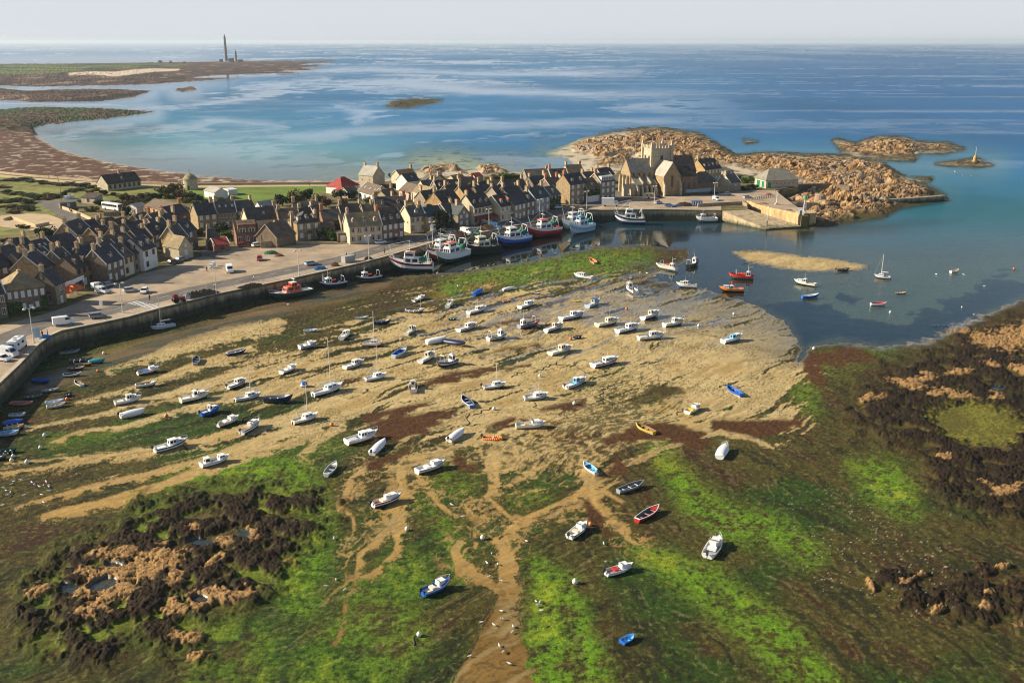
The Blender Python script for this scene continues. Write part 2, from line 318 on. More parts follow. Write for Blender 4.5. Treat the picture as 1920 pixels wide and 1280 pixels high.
    scol = lerp(scol, (.34, .20, .06), ss(.1, .4, st+.3*n2)*.45*ss(1100, 950, py))
    scol = lerp(scol, (.31, .235, .105), ss(-.05, .35, st+.35*n1-.1)*.6)
    rill = ss(.035, .008, np.abs(lz(NEAR, u/15, v/1.9, 3, 203)))*ss(-.15, .25, lz(NEAR, X/22, Y/22, 2, 207))
    scol = lerp(scol, (.15, .105, .04), rill*.8*ss(1150, 1000, py))
    scol = scol*(1+.22*n2+.22*stf+.25*nf)[:, None]
    scol = lerp(scol, (.40, .25, .08), ss(.1, .5, n1)*.45*ss(1100, 950, py))
    c = c*np.clip(1+.5*nf+.4*nff+.3*str3, .3, 2)[:, None]
    c = c*(1-sand[:, None])+scol*sand[:, None]
    # ochre wet mud under the quay
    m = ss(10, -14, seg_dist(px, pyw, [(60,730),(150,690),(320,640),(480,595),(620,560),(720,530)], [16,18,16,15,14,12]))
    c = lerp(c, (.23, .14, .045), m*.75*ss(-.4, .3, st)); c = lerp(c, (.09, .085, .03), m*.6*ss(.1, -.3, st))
    # ---- near rock platforms under dark wrack
    rel = np.zeros(px.size)
    for k, pl in enumerate(WEED+[WEEDL]):
        d = poly_sd(pxw, pyw, pl)
        if d.max() < -200: continue
        cl = fbm(X/5, Y/5, 4, 53)
        edge = ss(-30, 40, d+40*cl) if k != 1 else ss(-20, 30, d+50*cl-18)
        m = edge*ss(-.42, -.12, cl+.35*n2+(.10 if k == 0 else -.12))
        c = lerp(c, (.024, .016, .010), m*.95)
        c = lerp(c, (.05, .034, .014), m*ss(.1, .5, n2)*.7)
        sand = sand*(1-m)
        rel = np.maximum(rel, .85*m*(.25+.75*np.clip(cl+.3, 0, 1)+.3*np.abs(n2)+.55*np.abs(fbm(X/1.3, Y/1.3, 3, 193))))
        if k == 0: c = lerp(c, (.10, .075, .02), edge*(1-m)*.6)
        if k == 2:
            g = edge*ss(-.15, .2, n1+.4*n2)*(1-m); c = lerp(c, (.17, .22, .02), g*.75)
    for (cx, cy, rx, ry, ro) in ORANGE:
        if py.min() > cy+90 or py.max() < cy-90: continue
        e = ell(pxw, pyw, cx, cy, rx*1.08, ry*1.02, ro)+.65*n2+.35*nf+.35*stf-.05
        m = ss(.0, .22, e)*ss(-.45, -.1, e+.3*fbm(X/2, Y/2, 3, 61)); c = lerp(c, (.39, .23, .09), m*.94); c = lerp(c, (.30, .16, .06), m*ss(.0, .4, fbm(u/2.5, v/.7, 3, 66)))
        rel = np.maximum(rel, m*(.40+.35*np.clip(e, 0, 1)+.3*np.abs(stf)))
    g1, g2, gv = worley(u/3.4+.3*n2, v/1.3+.3*n2, 5); crk = ss(.10, .03, g2-g1); near = np.clip(rel*1.5, 0, 1); c = lerp(c, (.05, .032, .016), crk*near*.8); rel = rel*(1-.35*crk)
    op = ss(-.1, .25, ell(pxw, pyw, 1830, 800, 95, 42, 8)+.35*n2+.2*nf); c = lerp(c, (.13, .115, .022), op*.8); c = lerp(c, (.22, .21, .03), op*ss(.0, .4, nf+n1)*.7); rel = rel*(1-.85*op)
    pool = np.zeros(px.size)
    for (cx, cy, rx, ry, ro) in POOLS:
        m = ss(.0, .12, ell(pxw, pyw, cx, cy, rx, ry, ro)+.25*n2); pool = np.maximum(pool, m)
    c = lerp(c, (.035, .042, .025), pool*.9); rel = rel*(1-pool)
    # pale stones scattered in the weed
    stn = ss(.62, .68, lz(NEAR, X/.55, Y/.55, 2, 71))*ss(-.2, .5, ell(px, py, 1640, 1050, 190, 130, 25)+.4*n1); c = lerp(c, (.45, .40, .33), stn*.9)
    z = z+rel*ss(560, 600, py)
    # ---- beach of the bay: red-brown wrack on pale sand
    bm = ss(360, 350, py)*ss(196, 202, py)*ss(760, 640, px)
    sx = lz(FAR_, X/8+.5*n1, Y/13, 4, 81)
    bc = np.tile(np.array([.120, .062, .036]), (px.size, 1))
    bc = lerp(bc, (.44, .35, .25), ss(.12, .40, sx+.25*n2+ss(420, 640, px)*.35))
    bc = lerp(bc, (.48, .42, .34), ss(-6, -1, sd)*.8)
    pen = ss(258, 246, py)*ss(320, 280, px); bc = lerp(bc, (.060, .040, .022), pen*.95); bc = lerp(bc, (.16, .10, .055), pen*ss(.05, .35, lz(FAR_, X/14, Y/30, 4, 83))*.8); bc = lerp(bc, (.045, .07, .018), pen*ss(.05, .3, lz(FAR_, X/40, Y/40, 3, 87)+ss(222, 205, py)*ss(180, 60, px)*.5))
    z = z+pen*np.clip(-sd*.5, 0, 2.5)*(.5+1.2*np.abs(lz(FAR_, X/16, Y/24, 3, 89)))
    c = c*(1-bm[:, None])+bc*bm[:, None]
    # town beach (behind the houses) and the sand round the church rocks
    bm = ss(352, 342, py)*ss(600, 700, px)*ss(205, 220, py); c = lerp(c, (.50, .42, .30), bm)
    # ---- far headlands
    hm = ss(202, 198, py)*ss(800, 640, px)
    hc = np.tile(np.array([.095, .052, .034]), (px.size, 1))
    hc = lerp(hc, (.26, .18, .12), ss(.12, .45, lz(FAR_, X/60, Y/140, 4, 91)))
    hc = lerp(hc, (.035, .026, .016), ss(-.05, .25, lz(FAR_, X/40, Y/90, 4, 95)))
    gm = ss(0, 3, poly_sd(px, py, [(-900,119),(0,121),(200,120),(300,118.5),(360,121),(330,127),(200,134),(100,143),(0,145),(-900,146)]))
    hc = lerp(hc, (.12, .155, .035), gm); hc = lerp(hc, (.018, .034, .014), gm*ss(-.02, .12, lz(FAR_, X/260, Y/60, 4, 97)))
    hc = lerp(hc, (.22, .19, .05), gm*ss(.3, .45, lz(FAR_, X/420, Y/90, 3, 99)))
    hc = lerp(hc, (.62, .50, .36), ss(-1, 1.2, ss(2.2, 0, seg_dist(px, py, [(130,143),(175,141),(215,143),(250,139),(290,135),(335,133)], [1,2,3,3.5,2.5,.5]))*3-1.2))
    hc = lerp(hc, (.10, .13, .04), ss(0, 3, poly_sd(px, py, [(-900,164),(0,166),(60,171),(130,166),(225,167),(200,171),(100,174),(0,170),(-900,170)]))*.8)
    c = c*(1-hm[:, None])+hc*hm[:, None]
    im = ss(0, 2, poly_sd(px, py, [(715,202),(740,182),(835,180),(834,196),(760,206)]))
    # ---- granite
    rk = np.zeros(px.size); dep = np.zeros(px.size)
    for k, pl in enumerate(ROCKS):
        d = poly_sd(px+4*n1, py+2*n1, pl)
        if d.max() < -300: continue
        e = ss(-5, 8, d+7*n1+4*n2) if k != 4 else ss(-14, 10, d+25*n1+14*n2)*.8
        rk = np.maximum(rk, e); dep = np.maximum(dep, ss(-2, 24, d) if k < 3 else ss(-2, 10, d)*.7)
    open_ = ss(.0, .34, lz(FAR_, X/26, Y/34, 3, 101)+.22+.34*ss(1180, 1260, px)+.3*ss(.3, .9, dep)-.35*ss(1190, 1090, px)*ss(310, 292, py)*ss(283, 292, py)-.2*ss(1500, 1600, px)*ss(330, 345, py))
    rk = rk*np.maximum(open_, ss(700, 500, py)*0+ (py > 500)*.9)
    r3 = fbm(X/38, Y/38, 2, 121); wx_, wy_ = X+2.2*n2, Y+2.6*n2
    a1, a2_, av = worley(wx_/8.5, wy_/10, 2); b1, b2_, bv = worley(wx_/3.6+7, wy_/4.8, 3)
    bould = (.35+.9*av)*np.clip(1-1.25*a1*a1, 0, 1)*1.5+(.3+.8*bv)*np.clip(1-1.3*b1*b1, 0, 1)*1.1
    hgt = rk*(.35+dep*(.75+1.1*np.clip(r3+.3, 0, 1)))*(.12+1.12*bould)
    hgt = np.where(py > 500, hgt*.45, hgt)
    z = z+hgt
    gc = np.tile(np.array([.385, .225, .095]), (px.size, 1))*(.5+.85*bv)[:, None]
    gc = lerp(gc, (.52, .37, .22), ss(.0, .5, fbm(X/9, Y/9, 4, 131))); gc = lerp(gc, (.27, .15, .07), ss(.05, .5, fbm(X/6, Y/7, 4, 137))*.75)
    gc = lerp(gc, (.30, .23, .17), ss(.15, .5, lz(FAR_, X/30, Y/30, 3, 139))*.7)
    gc = lerp(gc, (.050, .038, .016), ss(1.9, .6, z+.9*n2)*.92*(py < 500))
    gc = lerp(gc, (.12, .11, .03), ss(.1, .5, lz(FAR_, X/20, Y/20, 3, 141))*ss(2.6, 1.2, z)*.6)
    gc = lerp(gc, (.06, .04, .02), ss(.13, .02, b2_-b1)*.85*(py < 500)); gc = lerp(gc, (.05, .035, .018), ss(.09, .01, a2_-a1)*.9*(py < 500))  # shade in the crevices between boulders, put into the granite colour
    gc = lerp(gc, (.07, .078, .022), im*(.75+.25*n2)); gc = lerp(gc, (.035, .03, .015), im*ss(0, .3, n2))
    c = c*(1-rk[:, None])+gc*rk[:, None]
    # fine weed on beach sand between the rocks
    rim = ss(-7, 2, sd)*ss(1090, 1140, px)*(py < 432); c = lerp(c, (.05, .05, .028), rim)
    tm = ss(352, 342, py)*ss(700, 800, px)*ss(205, 220, py)*(1-rk); c = lerp(c, (.10, .085, .035), tm*ss(.12, .4, lz(FAR_, X/9, Y/11, 4, 151))*.8)
    # ---- sea bed colours under the shallow water
    shore = ss(-150, 10, sd0+20*n1)*ss(950, 1150, px)*ss(440, 520, py)*ss(700, 660, py+.0*px)*sand*(1-sbar); c = c*(1-.30*shore)[:, None]; c = c*(1+shore[:, None]*np.array([[-.08, -.01, .08]]))
    uw = ss(-6, 90, sd)*ss(395, 450, py); us = (ss(-4, 8, sd)*ss(440, 500, py))[:, None]; c = c*(1-us)+scol*.62*us
    c = lerp(c, (.27, .27, .175), uw*.9)
    wp = ss(.0, .09, lz(NEAR, X/20, Y/26, 4, 161)+.40-np.maximum(0, seg_dist(px, py, [(1450,600),(1520,625),(1600,630),(1680,640),(1790,600),(1900,560)], [12,20,24,10,12,16]))/70)
    c = lerp(c, (.006, .010, .022), wp*ss(0, 20, sd)*ss(395, 450, py))
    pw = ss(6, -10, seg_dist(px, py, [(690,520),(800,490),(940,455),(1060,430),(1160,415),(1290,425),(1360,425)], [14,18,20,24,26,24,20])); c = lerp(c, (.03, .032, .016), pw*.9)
    # ---- wet film
    wet = np.clip(ss(.02, .3, lz(NEAR, u/30, v/3.2, 3, 171)+.45*ell(px, py, 1140, 585, 330, 62, -4)+.0)*ss(-.35, .25, ell(px, py, 1140, 590, 380, 90, -4)), 0, 1)
    wet = np.maximum(wet, .75*shore); wet = np.maximum(wet, pool); wet = np.maximum(wet, ss(-10, 6, sd)*ss(400, 450, py)*.9)
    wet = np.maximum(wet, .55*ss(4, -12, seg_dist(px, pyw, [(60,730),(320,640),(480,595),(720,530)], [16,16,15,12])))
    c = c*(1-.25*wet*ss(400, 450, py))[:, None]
    return np.clip(c, 0.004, .8), z, wet, 1-np.clip(sand, 0, 1)*(py > 440)*(1-np.clip(rel*3, 0, 1))

def grid(name, xs, ys, f, mats):
    px, py = np.meshgrid(xs, ys); px = px.ravel(); py = py.ravel()
    X, Y, t = Pn(px, py, 0.0); CH = len(xs)*40
    ch = [f(px[k:k+CH], py[k:k+CH]) for k in range(0, len(px), CH)]; data = {k: np.concatenate([c_[k] for c_ in ch]) for k in ch[0]}
    nx, ny = len(xs), len(ys)
    me = bpy.data.meshes.new(name); me.vertices.add(nx*ny)
    me.vertices.foreach_set('co', np.stack([X, Y, data['z']], 1).astype(np.float32).ravel())
    i = (np.arange(ny-1)[:, None]*nx+np.arange(nx-1)[None, :]).ravel()
    q = np.stack([i+nx, i+nx+1, i+1, i], 1).astype(np.int32)
    me.loops.add(q.size); me.loops.foreach_set('vertex_index', q.ravel())
    me.polygons.add(len(q)); me.polygons.foreach_set('loop_start', np.arange(0, q.size, 4, dtype=np.int32))
    me.polygons.foreach_set('use_smooth', py[q[:, 0]] > 432 if name == 'ground' else np.ones(len(q), bool))
    for k, a in data.items():
        if k == 'z': continue
        if a.ndim == 2:
            at = me.attributes.new(k, 'FLOAT_COLOR', 'POINT'); at.data.foreach_set('color', np.concatenate([a, np.ones((len(a), 1))], 1).astype(np.float32).ravel())
        else:
            at = me.attributes.new(k, 'FLOAT', 'POINT'); at.data.foreach_set('value', a.astype(np.float32))
    me.materials.append(mats); me.update(calc_edges=True); me.validate()
    return link(name, me)
def nodes(name):
    m = bpy.data.materials.new(name); m.use_nodes = True; t = m.node_tree
    return m, t, t.nodes['Principled BSDF'], t.nodes['Material Output']
def nd(t, kind, **kw):
    n = t.nodes.new(kind)
    for k, v in kw.items():
        if k.startswith('i'): n.inputs[int(k[1:])].default_value = v
        else: setattr(n, k, v)
    return n
# ground material: vertex colour x fine natural grain
m, t, b, out = nodes('ground'); MT['ground'] = m
ca = nd(t, 'ShaderNodeAttribute', attribute_name='col'); wa = nd(t, 'ShaderNodeAttribute', attribute_name='wet')
g = nd(t, 'ShaderNodeNewGeometry')
na = nd(t, 'ShaderNodeTexNoise'); na.inputs['Scale'].default_value = 1.7; na.inputs['Detail'].default_value = 6; na.inputs['Roughness'].default_value = .75
t.links.new(g.outputs['Position'], na.inputs['Vector'])
mr = nd(t, 'ShaderNodeMapRange', i1=.3, i2=.7, i3=.5, i4=1.5); t.links.new(na.outputs['Fac'], mr.inputs[0])
mx = nd(t, 'ShaderNodeMix', data_type='RGBA', blend_type='MULTIPLY'); mx.inputs[0].default_value = 1
nf = nd(t, 'ShaderNodeTexNoise'); nf.inputs['Scale'].default_value = 5.5; nf.inputs['Detail'].default_value = 4; nf.inputs['Roughness'].default_value = .7; t.links.new(g.outputs['Position'], nf.inputs['Vector'])
mf = nd(t, 'ShaderNodeMapRange', i1=.32, i2=.68, i3=.6, i4=1.4); t.links.new(nf.outputs['Fac'], mf.inputs[0]); mm = nd(t, 'ShaderNodeMath', operation='MULTIPLY'); t.links.new(mr.outputs[0], mm.inputs[0]); t.links.new(mf.outputs[0], mm.inputs[1])
mg = nd(t, 'ShaderNodeMix', data_type='FLOAT'); mg.inputs[2].default_value = 1; gx = nd(t, 'ShaderNodeAttribute', attribute_name='grain'); gy = nd(t, 'ShaderNodeMapRange', i1=0, i2=1, i3=.38, i4=1.0); t.links.new(gx.outputs['Fac'], gy.inputs[0]); t.links.new(gy.outputs[0], mg.inputs[0]); t.links.new(mm.outputs[0], mg.inputs[3])
t.links.new(ca.outputs['Color'], mx.inputs[6]); t.links.new(mg.outputs[0], mx.inputs[7]); t.links.new(mx.outputs[2], b.inputs['Base Color'])
rr = nd(t, 'ShaderNodeMapRange', i1=0, i2=1, i3=.85, i4=.10); t.links.new(wa.outputs['Fac'], rr.inputs[0]); t.links.new(rr.outputs[0], b.inputs['Roughness'])
sr = nd(t, 'ShaderNodeMapRange', i1=0, i2=1, i3=.12, i4=.75); t.links.new(wa.outputs['Fac'], sr.inputs[0]); t.links.new(sr.outputs[0], b.inputs['Specular IOR Level'])
bs = nd(t, 'ShaderNodeMapRange', i1=0, i2=1, i3=1, i4=.0); t.links.new(wa.outputs['Fac'], bs.inputs[0]); ga = nd(t, 'ShaderNodeAttribute', attribute_name='grain'); gb = nd(t, 'ShaderNodeMapRange', i1=0, i2=1, i3=.16, i4=.8); t.links.new(ga.outputs['Fac'], gb.inputs[0]); bq = nd(t, 'ShaderNodeMath', operation='MULTIPLY'); t.links.new(bs.outputs[0], bq.inputs[0]); t.links.new(gb.outputs[0], bq.inputs[1])
bp = nd(t, 'ShaderNodeBump'); bp.inputs['Distance'].default_value = .28; t.links.new(bq.outputs[0], bp.inputs['Strength'])
t.links.new(na.outputs['Fac'], bp.inputs['Height']); t.links.new(bp.outputs[0], b.inputs['Normal'])

def gf(px, py):
    c, z, wet, sd = ground_fields(px, py)
    return {'z': z, 'col': c, 'wet': wet, 'grain': sd}
xs = np.concatenate([np.linspace(-1500, -160, 14)[:-1], np.arange(-160, 2080, 2.1), np.linspace(2080, 3500, 14)])
ys = np.concatenate([np.arange(96, 234, 1.0), np.arange(234, 345, .55), np.arange(345, 432, 1.1), np.arange(432, 1300, 2.0), np.linspace(1302, 2200, 60)])
ground = grid('ground', xs, ys, gf, MT['ground']); tag(ground, 'drained harbour bed of sand and weed, beaches and bare granite', None, None, 'structure')
def gz(px, py):
    return float(ground_fields(np.array([float(px)]), np.array([float(py)]))[1][0])

# ------------------------------------------------------------------ sea
m, t, b, out = nodes('sea'); MT['sea'] = m
t.nodes.remove(b)
ca = nd(t, 'ShaderNodeAttribute', attribute_name='col'); da = nd(t, 'ShaderNodeAttribute', attribute_name='deep'); ra = nd(t, 'ShaderNodeAttribute', attribute_name='calm')
g = nd(t, 'ShaderNodeNewGeometry')
df = nd(t, 'ShaderNodeBsdfDiffuse'); t.links.new(ca.outputs['Color'], df.inputs[0])
tr = nd(t, 'ShaderNodeBsdfTransparent'); tr.inputs[0].default_value = (.78, .92, .90, 1)
body = nd(t, 'ShaderNodeMixShader'); t.links.new(da.outputs['Fac'], body.inputs[0]); t.links.new(tr.outputs[0], body.inputs[1]); t.links.new(df.outputs[0], body.inputs[2])
n1 = nd(t, 'ShaderNodeTexNoise'); n1.inputs['Scale'].default_value = .16; n1.inputs['Detail'].default_value = 7; n1.inputs['Roughness'].default_value = .7
mp = nd(t, 'ShaderNodeMapping'); mp.inputs['Rotation'].default_value = (0, 0, R(20)); mp.inputs['Scale'].default_value = (.5, 1.6, 1)
t.links.new(g.outputs['Position'], mp.inputs[0]); t.links.new(mp.outputs[0], n1.inputs['Vector'])
bst = nd(t, 'ShaderNodeMapRange', i1=0, i2=.86, i3=.5, i4=.0); t.links.new(ra.outputs['Fac'], bst.inputs[0])
bp = nd(t, 'ShaderNodeBump'); bp.inputs['Distance'].default_value = .55; t.links.new(bst.outputs[0], bp.inputs['Strength']); t.links.new(n1.outputs['Fac'], bp.inputs['Height'])
gl = nd(t, 'ShaderNodeBsdfGlossy'); gl.inputs['Color'].default_value = (.95, .97, 1, 1)
rg = nd(t, 'ShaderNodeMapRange', i1=0, i2=.86, i3=.16, i4=.015); t.links.new(ra.outputs['Fac'], rg.inputs[0]); t.links.new(rg.outputs[0], gl.inputs['Roughness']); t.links.new(bp.outputs[0], gl.inputs['Normal'])
fr = nd(t, 'ShaderNodeFresnel'); fr.inputs[0].default_value = 1.33; t.links.new(bp.outputs[0], fr.inputs['Normal'])
fs = nd(t, 'ShaderNodeMapRange', i1=0, i2=1, i3=.18, i4=1.0); t.links.new(ra.outputs['Fac'], fs.inputs[0])
fm = nd(t, 'ShaderNodeMath', operation='MULTIPLY'); t.links.new(fr.outputs[0], fm.inputs[0]); t.links.new(fs.outputs[0], fm.inputs[1])
ws = nd(t, 'ShaderNodeMixShader'); t.links.new(fm.outputs[0], ws.inputs[0]); t.links.new(body.outputs[0], ws.inputs[1]); t.links.new(gl.outputs[0], ws.inputs[2])
t.links.new(ws.outputs[0], out.inputs[0])
def sf(px, py):
    X, Y, tt = Pn(px, py, 0.0)
    sd = water_sd(px, py)
    n1 = fbm(X/60, Y/60, 3, 201); n3 = fbm(X/260+.6*n1, Y/420, 4, 211); n4 = fbm(X/900, Y/2200+.2*n1, 4, 221)
    kk = np.maximum(ss(930, 1090, px), ss(245, 225, py)); deep = kk*ss(-2, 8, sd)+(1-kk)*ss(-4, 60, sd+8*n1)
    hb = ss(440, 470, py)*1.0
    deep = np.where(py > 400, (.42*ss(10, 330, sd+20*n1+60*ss(1500, 1900, px)))*ss(400, 440, py)+deep*.93*ss(440, 400, py), deep*.93)
    deep = np.maximum(deep, ss(520, 400, py)*ss(1440, 1560, px)*ss(0, 60, sd)*.9)
    deep = np.where((px < 1440) & (py > 388) & (py < 560), np.minimum(deep, .16+.5*ss(1380, 1440, px)), deep)
    c = np.tile(np.array([.022, .15, .315]), (px.size, 1))
    c = lerp(c, (.010, .105, .265), ss(900, 1700, px)*ss(330, 220, py))
    c = lerp(c, (.085, .245, .30), ss(1000, 300, px+1.2*(250-py)*2)*ss(130, 300, py)*.85)
    c = lerp(c, (.17, .33, .345), ss(130, 10, sd)*ss(230, 290, py)*ss(900, 600, px)*.7)
    c = lerp(c, (.10, .22, .24), ss(60, 0, sd)*ss(250, 300, py)*.6)
    c = lerp(c, (.022, .125, .165), ss(1500, 1750, px)*ss(300, 400, py))
    c = lerp(c, (.075, .10, .075), ss(430, 520, py))
    c = c*(1+.25*n3)[:, None]
    wx, wy = px+90*n3*ss(80, 200, py), py+10*n3*ss(80, 200, py)
    calm = ss(.05, .6, fbm(X/330+.9*n3, Y/900+.5*n3, 4, 231)+.10)*.75
    for pts in [[(500,262,2),(620,258,9),(760,245,7),(1000,232,4),(1300,225,3)],[(650,200,3),(740,220,10),(700,235,5)],[(680,152,3),(780,160,9),(900,172,8),(1100,178,5),(1400,172,3)],[(100,262,5),(180,242,6),(260,235,4)],[(250,250,3),(330,240,5),(420,228,5),(560,240,3)],
                [(520,135,2),(700,130,3),(900,140,4),(1200,135,3)],[(1150,205,2),(1400,212,4),(1650,205,3),(1920,212,2)],[(60,238,8),(120,225,6),(300,200,4),(480,165,6),(600,150,4)],[(200,195,6),(0,196,6)],[(150,162,4),(350,156,3)]]:
        calm = np.maximum(calm, ss(11, -8, seg_dist(wx, wy, [(p[0], p[1]) for p in pts], [p[2] for p in pts])+5*n1+4*n3)*.8)
    calm = np.maximum(calm*ss(1500, 1100, px+(200-py)), ss(130, 90, py)*.35*ss(-.1, .35, n4))
    calm = np.maximum(calm, .38*ss(.0, .65, fbm(X/700+.5*n1, Y/95, 4, 241))*ss(340, 300, py))
    calm = np.maximum(calm, ss(385, 470, py)*.9*np.maximum(ss(1750, 1350, px), .62))
    calm = np.maximum(calm, ss(40, 5, sd)*.6*ss(600, 300, px))
    return {'z': np.zeros(px.size), 'col': np.clip(c, 0.003, .5), 'deep': deep, 'calm': calm}
xs = np.concatenate([np.linspace(-6000, -160, 14)[:-1], np.arange(-160, 2080, 5), np.linspace(2080, 8000, 14)])
ys = np.concatenate([np.array([78.9, 79.4, 80, 80.6, 81.4, 82.2]), np.arange(83, 350, 1.5), np.arange(350, 720, 3.5)])
sea = grid('sea', xs, ys, sf, MT['sea']); tag(sea, 'blue sea with pale calm streaks running into the shallow harbour', None, None, 'structure')
# ------------------------------------------------------------------ the town platform and its surfaces
GZ = 5.0
stone_q = mat('quay_stone', (.30, .25, .17), .9, .8, .35, bump=.3)
M_grav = mat('gravel', (.385, .29, .195), .95, .13, .30); M_asph = mat('asphalt', (.15, .13, .11), .9, .22, .30)
M_field = mat('field', (.17, .145, .05), .95, .12, .55, hue=(1, 1.2, .7)); M_lawn = mat('lawn', (.13, .19, .02), .95, .1, .3)
M_yard = mat('yard', (.125, .10, .05), .95, .2, .55, hue=(1.2,1.2,.8)); M_path = mat('sandy_path', (.50, .37, .22), .95, .3, .15); M_white = paint('white', (.78, .77, .74))
def q(px, py): p = P(px, py, GZ); return (p.x, p.y)
FRONT = [(-420,1120),(-130,860),(0,719),(37,684),(72,647),(94,630),(116,620),(191,605),(240,594.5),(302,577.5),(409,551),(540,524),(680,492.5),(720,482),(820,452),(935,430),(1048,406),(1108,394),(1232,393),(1352,394.5)]
BACK = [(1403,392),(1402,379),(1420,386),(1450,393.5),(1490,402),(1503,405),(1514,405),(1521,401),(1520,396),(1503,392),(1480,378),(1462,366),(1455,358),(1500,352),(1505,342),(1460,336),(1390,326),(1300,312),(1270,324),(1180,304),(1150,330),(1100,330),(1066,323),(985,326),(900,330),(830,330),(790,334),(760,338),(640,344),(480,345),(345,347),(265,344),(175,340),(69,332),(0,325),(-420,300),(-900,300),(-900,1120)]
poly = [q(*p) for p in FRONT+BACK]
def sheet(name, pts, m, z, kind='structure', thick=None, label=None):
    mb = MB(); n = len(pts)
    if thick: mb.prism(pts, z-thick, z)
    else: mb.add([(p[0], p[1], z) for p in pts], [tuple(range(n))])
    o = mb.build(name, m); import bmesh
    bm = bmesh.new(); bm.from_mesh(o.data); bmesh.ops.triangulate(bm, faces=bm.faces[:]); bmesh.ops.recalc_face_normals(bm, faces=bm.faces[:])
    if not thick:
        for f in bm.faces:
            if f.normal.z < 0: f.normal_flip()
    bm.to_mesh(o.data); bm.free()
    return tag(o, label, None, None, kind)
sheet('terrain', poly, M_yard, GZ, thick=6.5)
sheet('field', [q(*p) for p in [(-900,302),(-420,303),(0,329),(69,336),(175,343),(265,347),(345,350),(420,352),(420,362),(330,372),(240,388),(190,380),(130,378),(60,378),(110,400),(95,412),(40,440),(-900,470)]], M_field, GZ+.02)
sheet('lawn', [q(*p) for p in [(330,356),(480,350),(632,348),(636,356),(600,362),(560,372),(480,378),(440,376),(395,374),(330,368)]], M_lawn, GZ+.04)
sheet('path', [q(*p) for p in [(-420,303),(0,327.5),(69,334.5),(175,342),(265,345.5),(345,348.5),(480,347.5),(640,346.5),(640,349),(480,350.5),(345,352),(265,350),(175,347),(69,338.5),(0,332),(-420,310)]], M_path, GZ+.06)
sheet('lane', [q(*p) for p in [(62,378),(140,374),(160,378),(112,388),(150,404),(165,412),(128,414),(96,396)]], M_asph, GZ+.08)
sheet('yard', [q(*p) for p in [(0,405),(40,400),(90,402),(122,414),(105,432),(60,432),(0,425)]], M_path, GZ+.05)
# car park, quay road, markings
QE = FRONT[2:18]
def along(pts, off):
    """a line set back from the quay edge by off metres"""
    w = [Vector(q(*p)) for p in pts]; o = []
    for i, p in enumerate(w):
        d = (w[min(i+1, len(w)-1)]-w[max(i-1, 0)]).normalized(); o.append(p+Vector((-d.y, d.x))*off)
    return [(p.x, p.y) for p in o]
sheet('car_park', [q(*p) for p in [(-420,1000),(-300,820),(0,610),(80,590),(140,570),(190,548),(260,515),(330,497),(380,480),(400,462),(470,466),(560,459),(660,458),(720,452),(790,445),(830,441),(860,434),(925,425),(990,408),(1050,396),(1100,386),(1160,378),(1200,370),(1330,366),(1395,357),(1455,358),(1470,370),(1503,394),(1519,398),(1512,403),(1490,400),(1450,391),(1406,377),(1352,382),(1352,393),(1232,391.5),(1108,392.5),(1048,404),(935,428),(820,449.5),(680,490),(540,521),(409,548),(240,591.5),(116,617),(72,644),(37,680),(0,715),(-130,850)]], M_grav, GZ+.04)
r0, r1 = along(FRONT[1:16], 6.0), along(FRONT[1:16], 14.0)
sheet('road', r0+r1[::-1], M_asph, GZ+.08)
sheet('street', [q(*p) for p in [(378,478),(395,420),(405,420),(412,470),(402,484)]], M_asph, GZ+.07)
sheet('street', [q(*p) for p in [(925,424),(990,404),(1060,390),(1110,376),(1150,362),(1200,352),(1210,358),(1180,372),(1120,388),(1050,402),(935,429)]], M_asph, GZ+.10)
k0, k1 = along(FRONT, .0), along(FRONT, 1.1)
mb = MB()
for i in range(len(k0)-1): mb.prism([k0[i], k0[i+1], k1[i+1], k1[i]], GZ-.3, GZ+.18)
tag(mb.build('kerb', mat('coping', (.50, .42, .30), .85, .6, .2)), 'pale granite coping along the quay edge', None, None, 'structure')
mk = MB()
def strip(a, b, w, z):
    a = Vector(a); b = Vector(b); d = (b-a).normalized(); n = Vector((-d.y, d.x))*w/2
    mk.add([(*(a-n), z), (*(b-n), z), (*(b+n), z), (*(a+n), z)], [(0, 1, 2, 3)])
l0 = along(FRONT[3:16], 5.6)
for i in range(len(l0)-1): strip(l0[i], l0[i+1], .16, GZ+.11)
# parking bays near the zebra crossing
for k in range(9):
    a = along([(240-22*k*.55+30, 594.5-30*k*.0+0), (302, 577.5)], 0)
e0, e1 = Vector(q(191,605)), Vector(q(302,577.5)); dq = (e1-e0).normalized(); nq = Vector((-dq.y, dq.x))
for k in range(7): p = e0+dq*(2+k*3.1); strip(p+nq*1.3, p+nq*5.5, .14, GZ+.11)
zc = Vector(q(302,577.5))
for k in range(8): p = zc+nq*(1.6+k*1.5)-dq*2.5; strip(p, p+dq*3.4, .7, GZ+.115)
f0, f1 = Vector(q(540,524)), Vector(q(680,492.5)); df_ = (f1-f0).normalized(); nf = Vector((-df_.y, df_.x))
for k in range(9): p = f0+df_*(-16+k*3.0); strip(p+nf*1.4, p+nf*5.5, .13, GZ+.11)
l1 = along(FRONT[6:16], 10.0)
for i in range(len(l1)-1):
    a, b2 = Vector(l1[i]), Vector(l1[i+1]); n = int((b2-a).length/6)
    for k in range(n): strip(a.lerp(b2, k/n), a.lerp(b2, (k+.45)/n), .14, GZ+.115)
tag(mk.build('road_marking', M_white), 'white painted lines and zebra crossing on the quay road', None, None, 'structure')
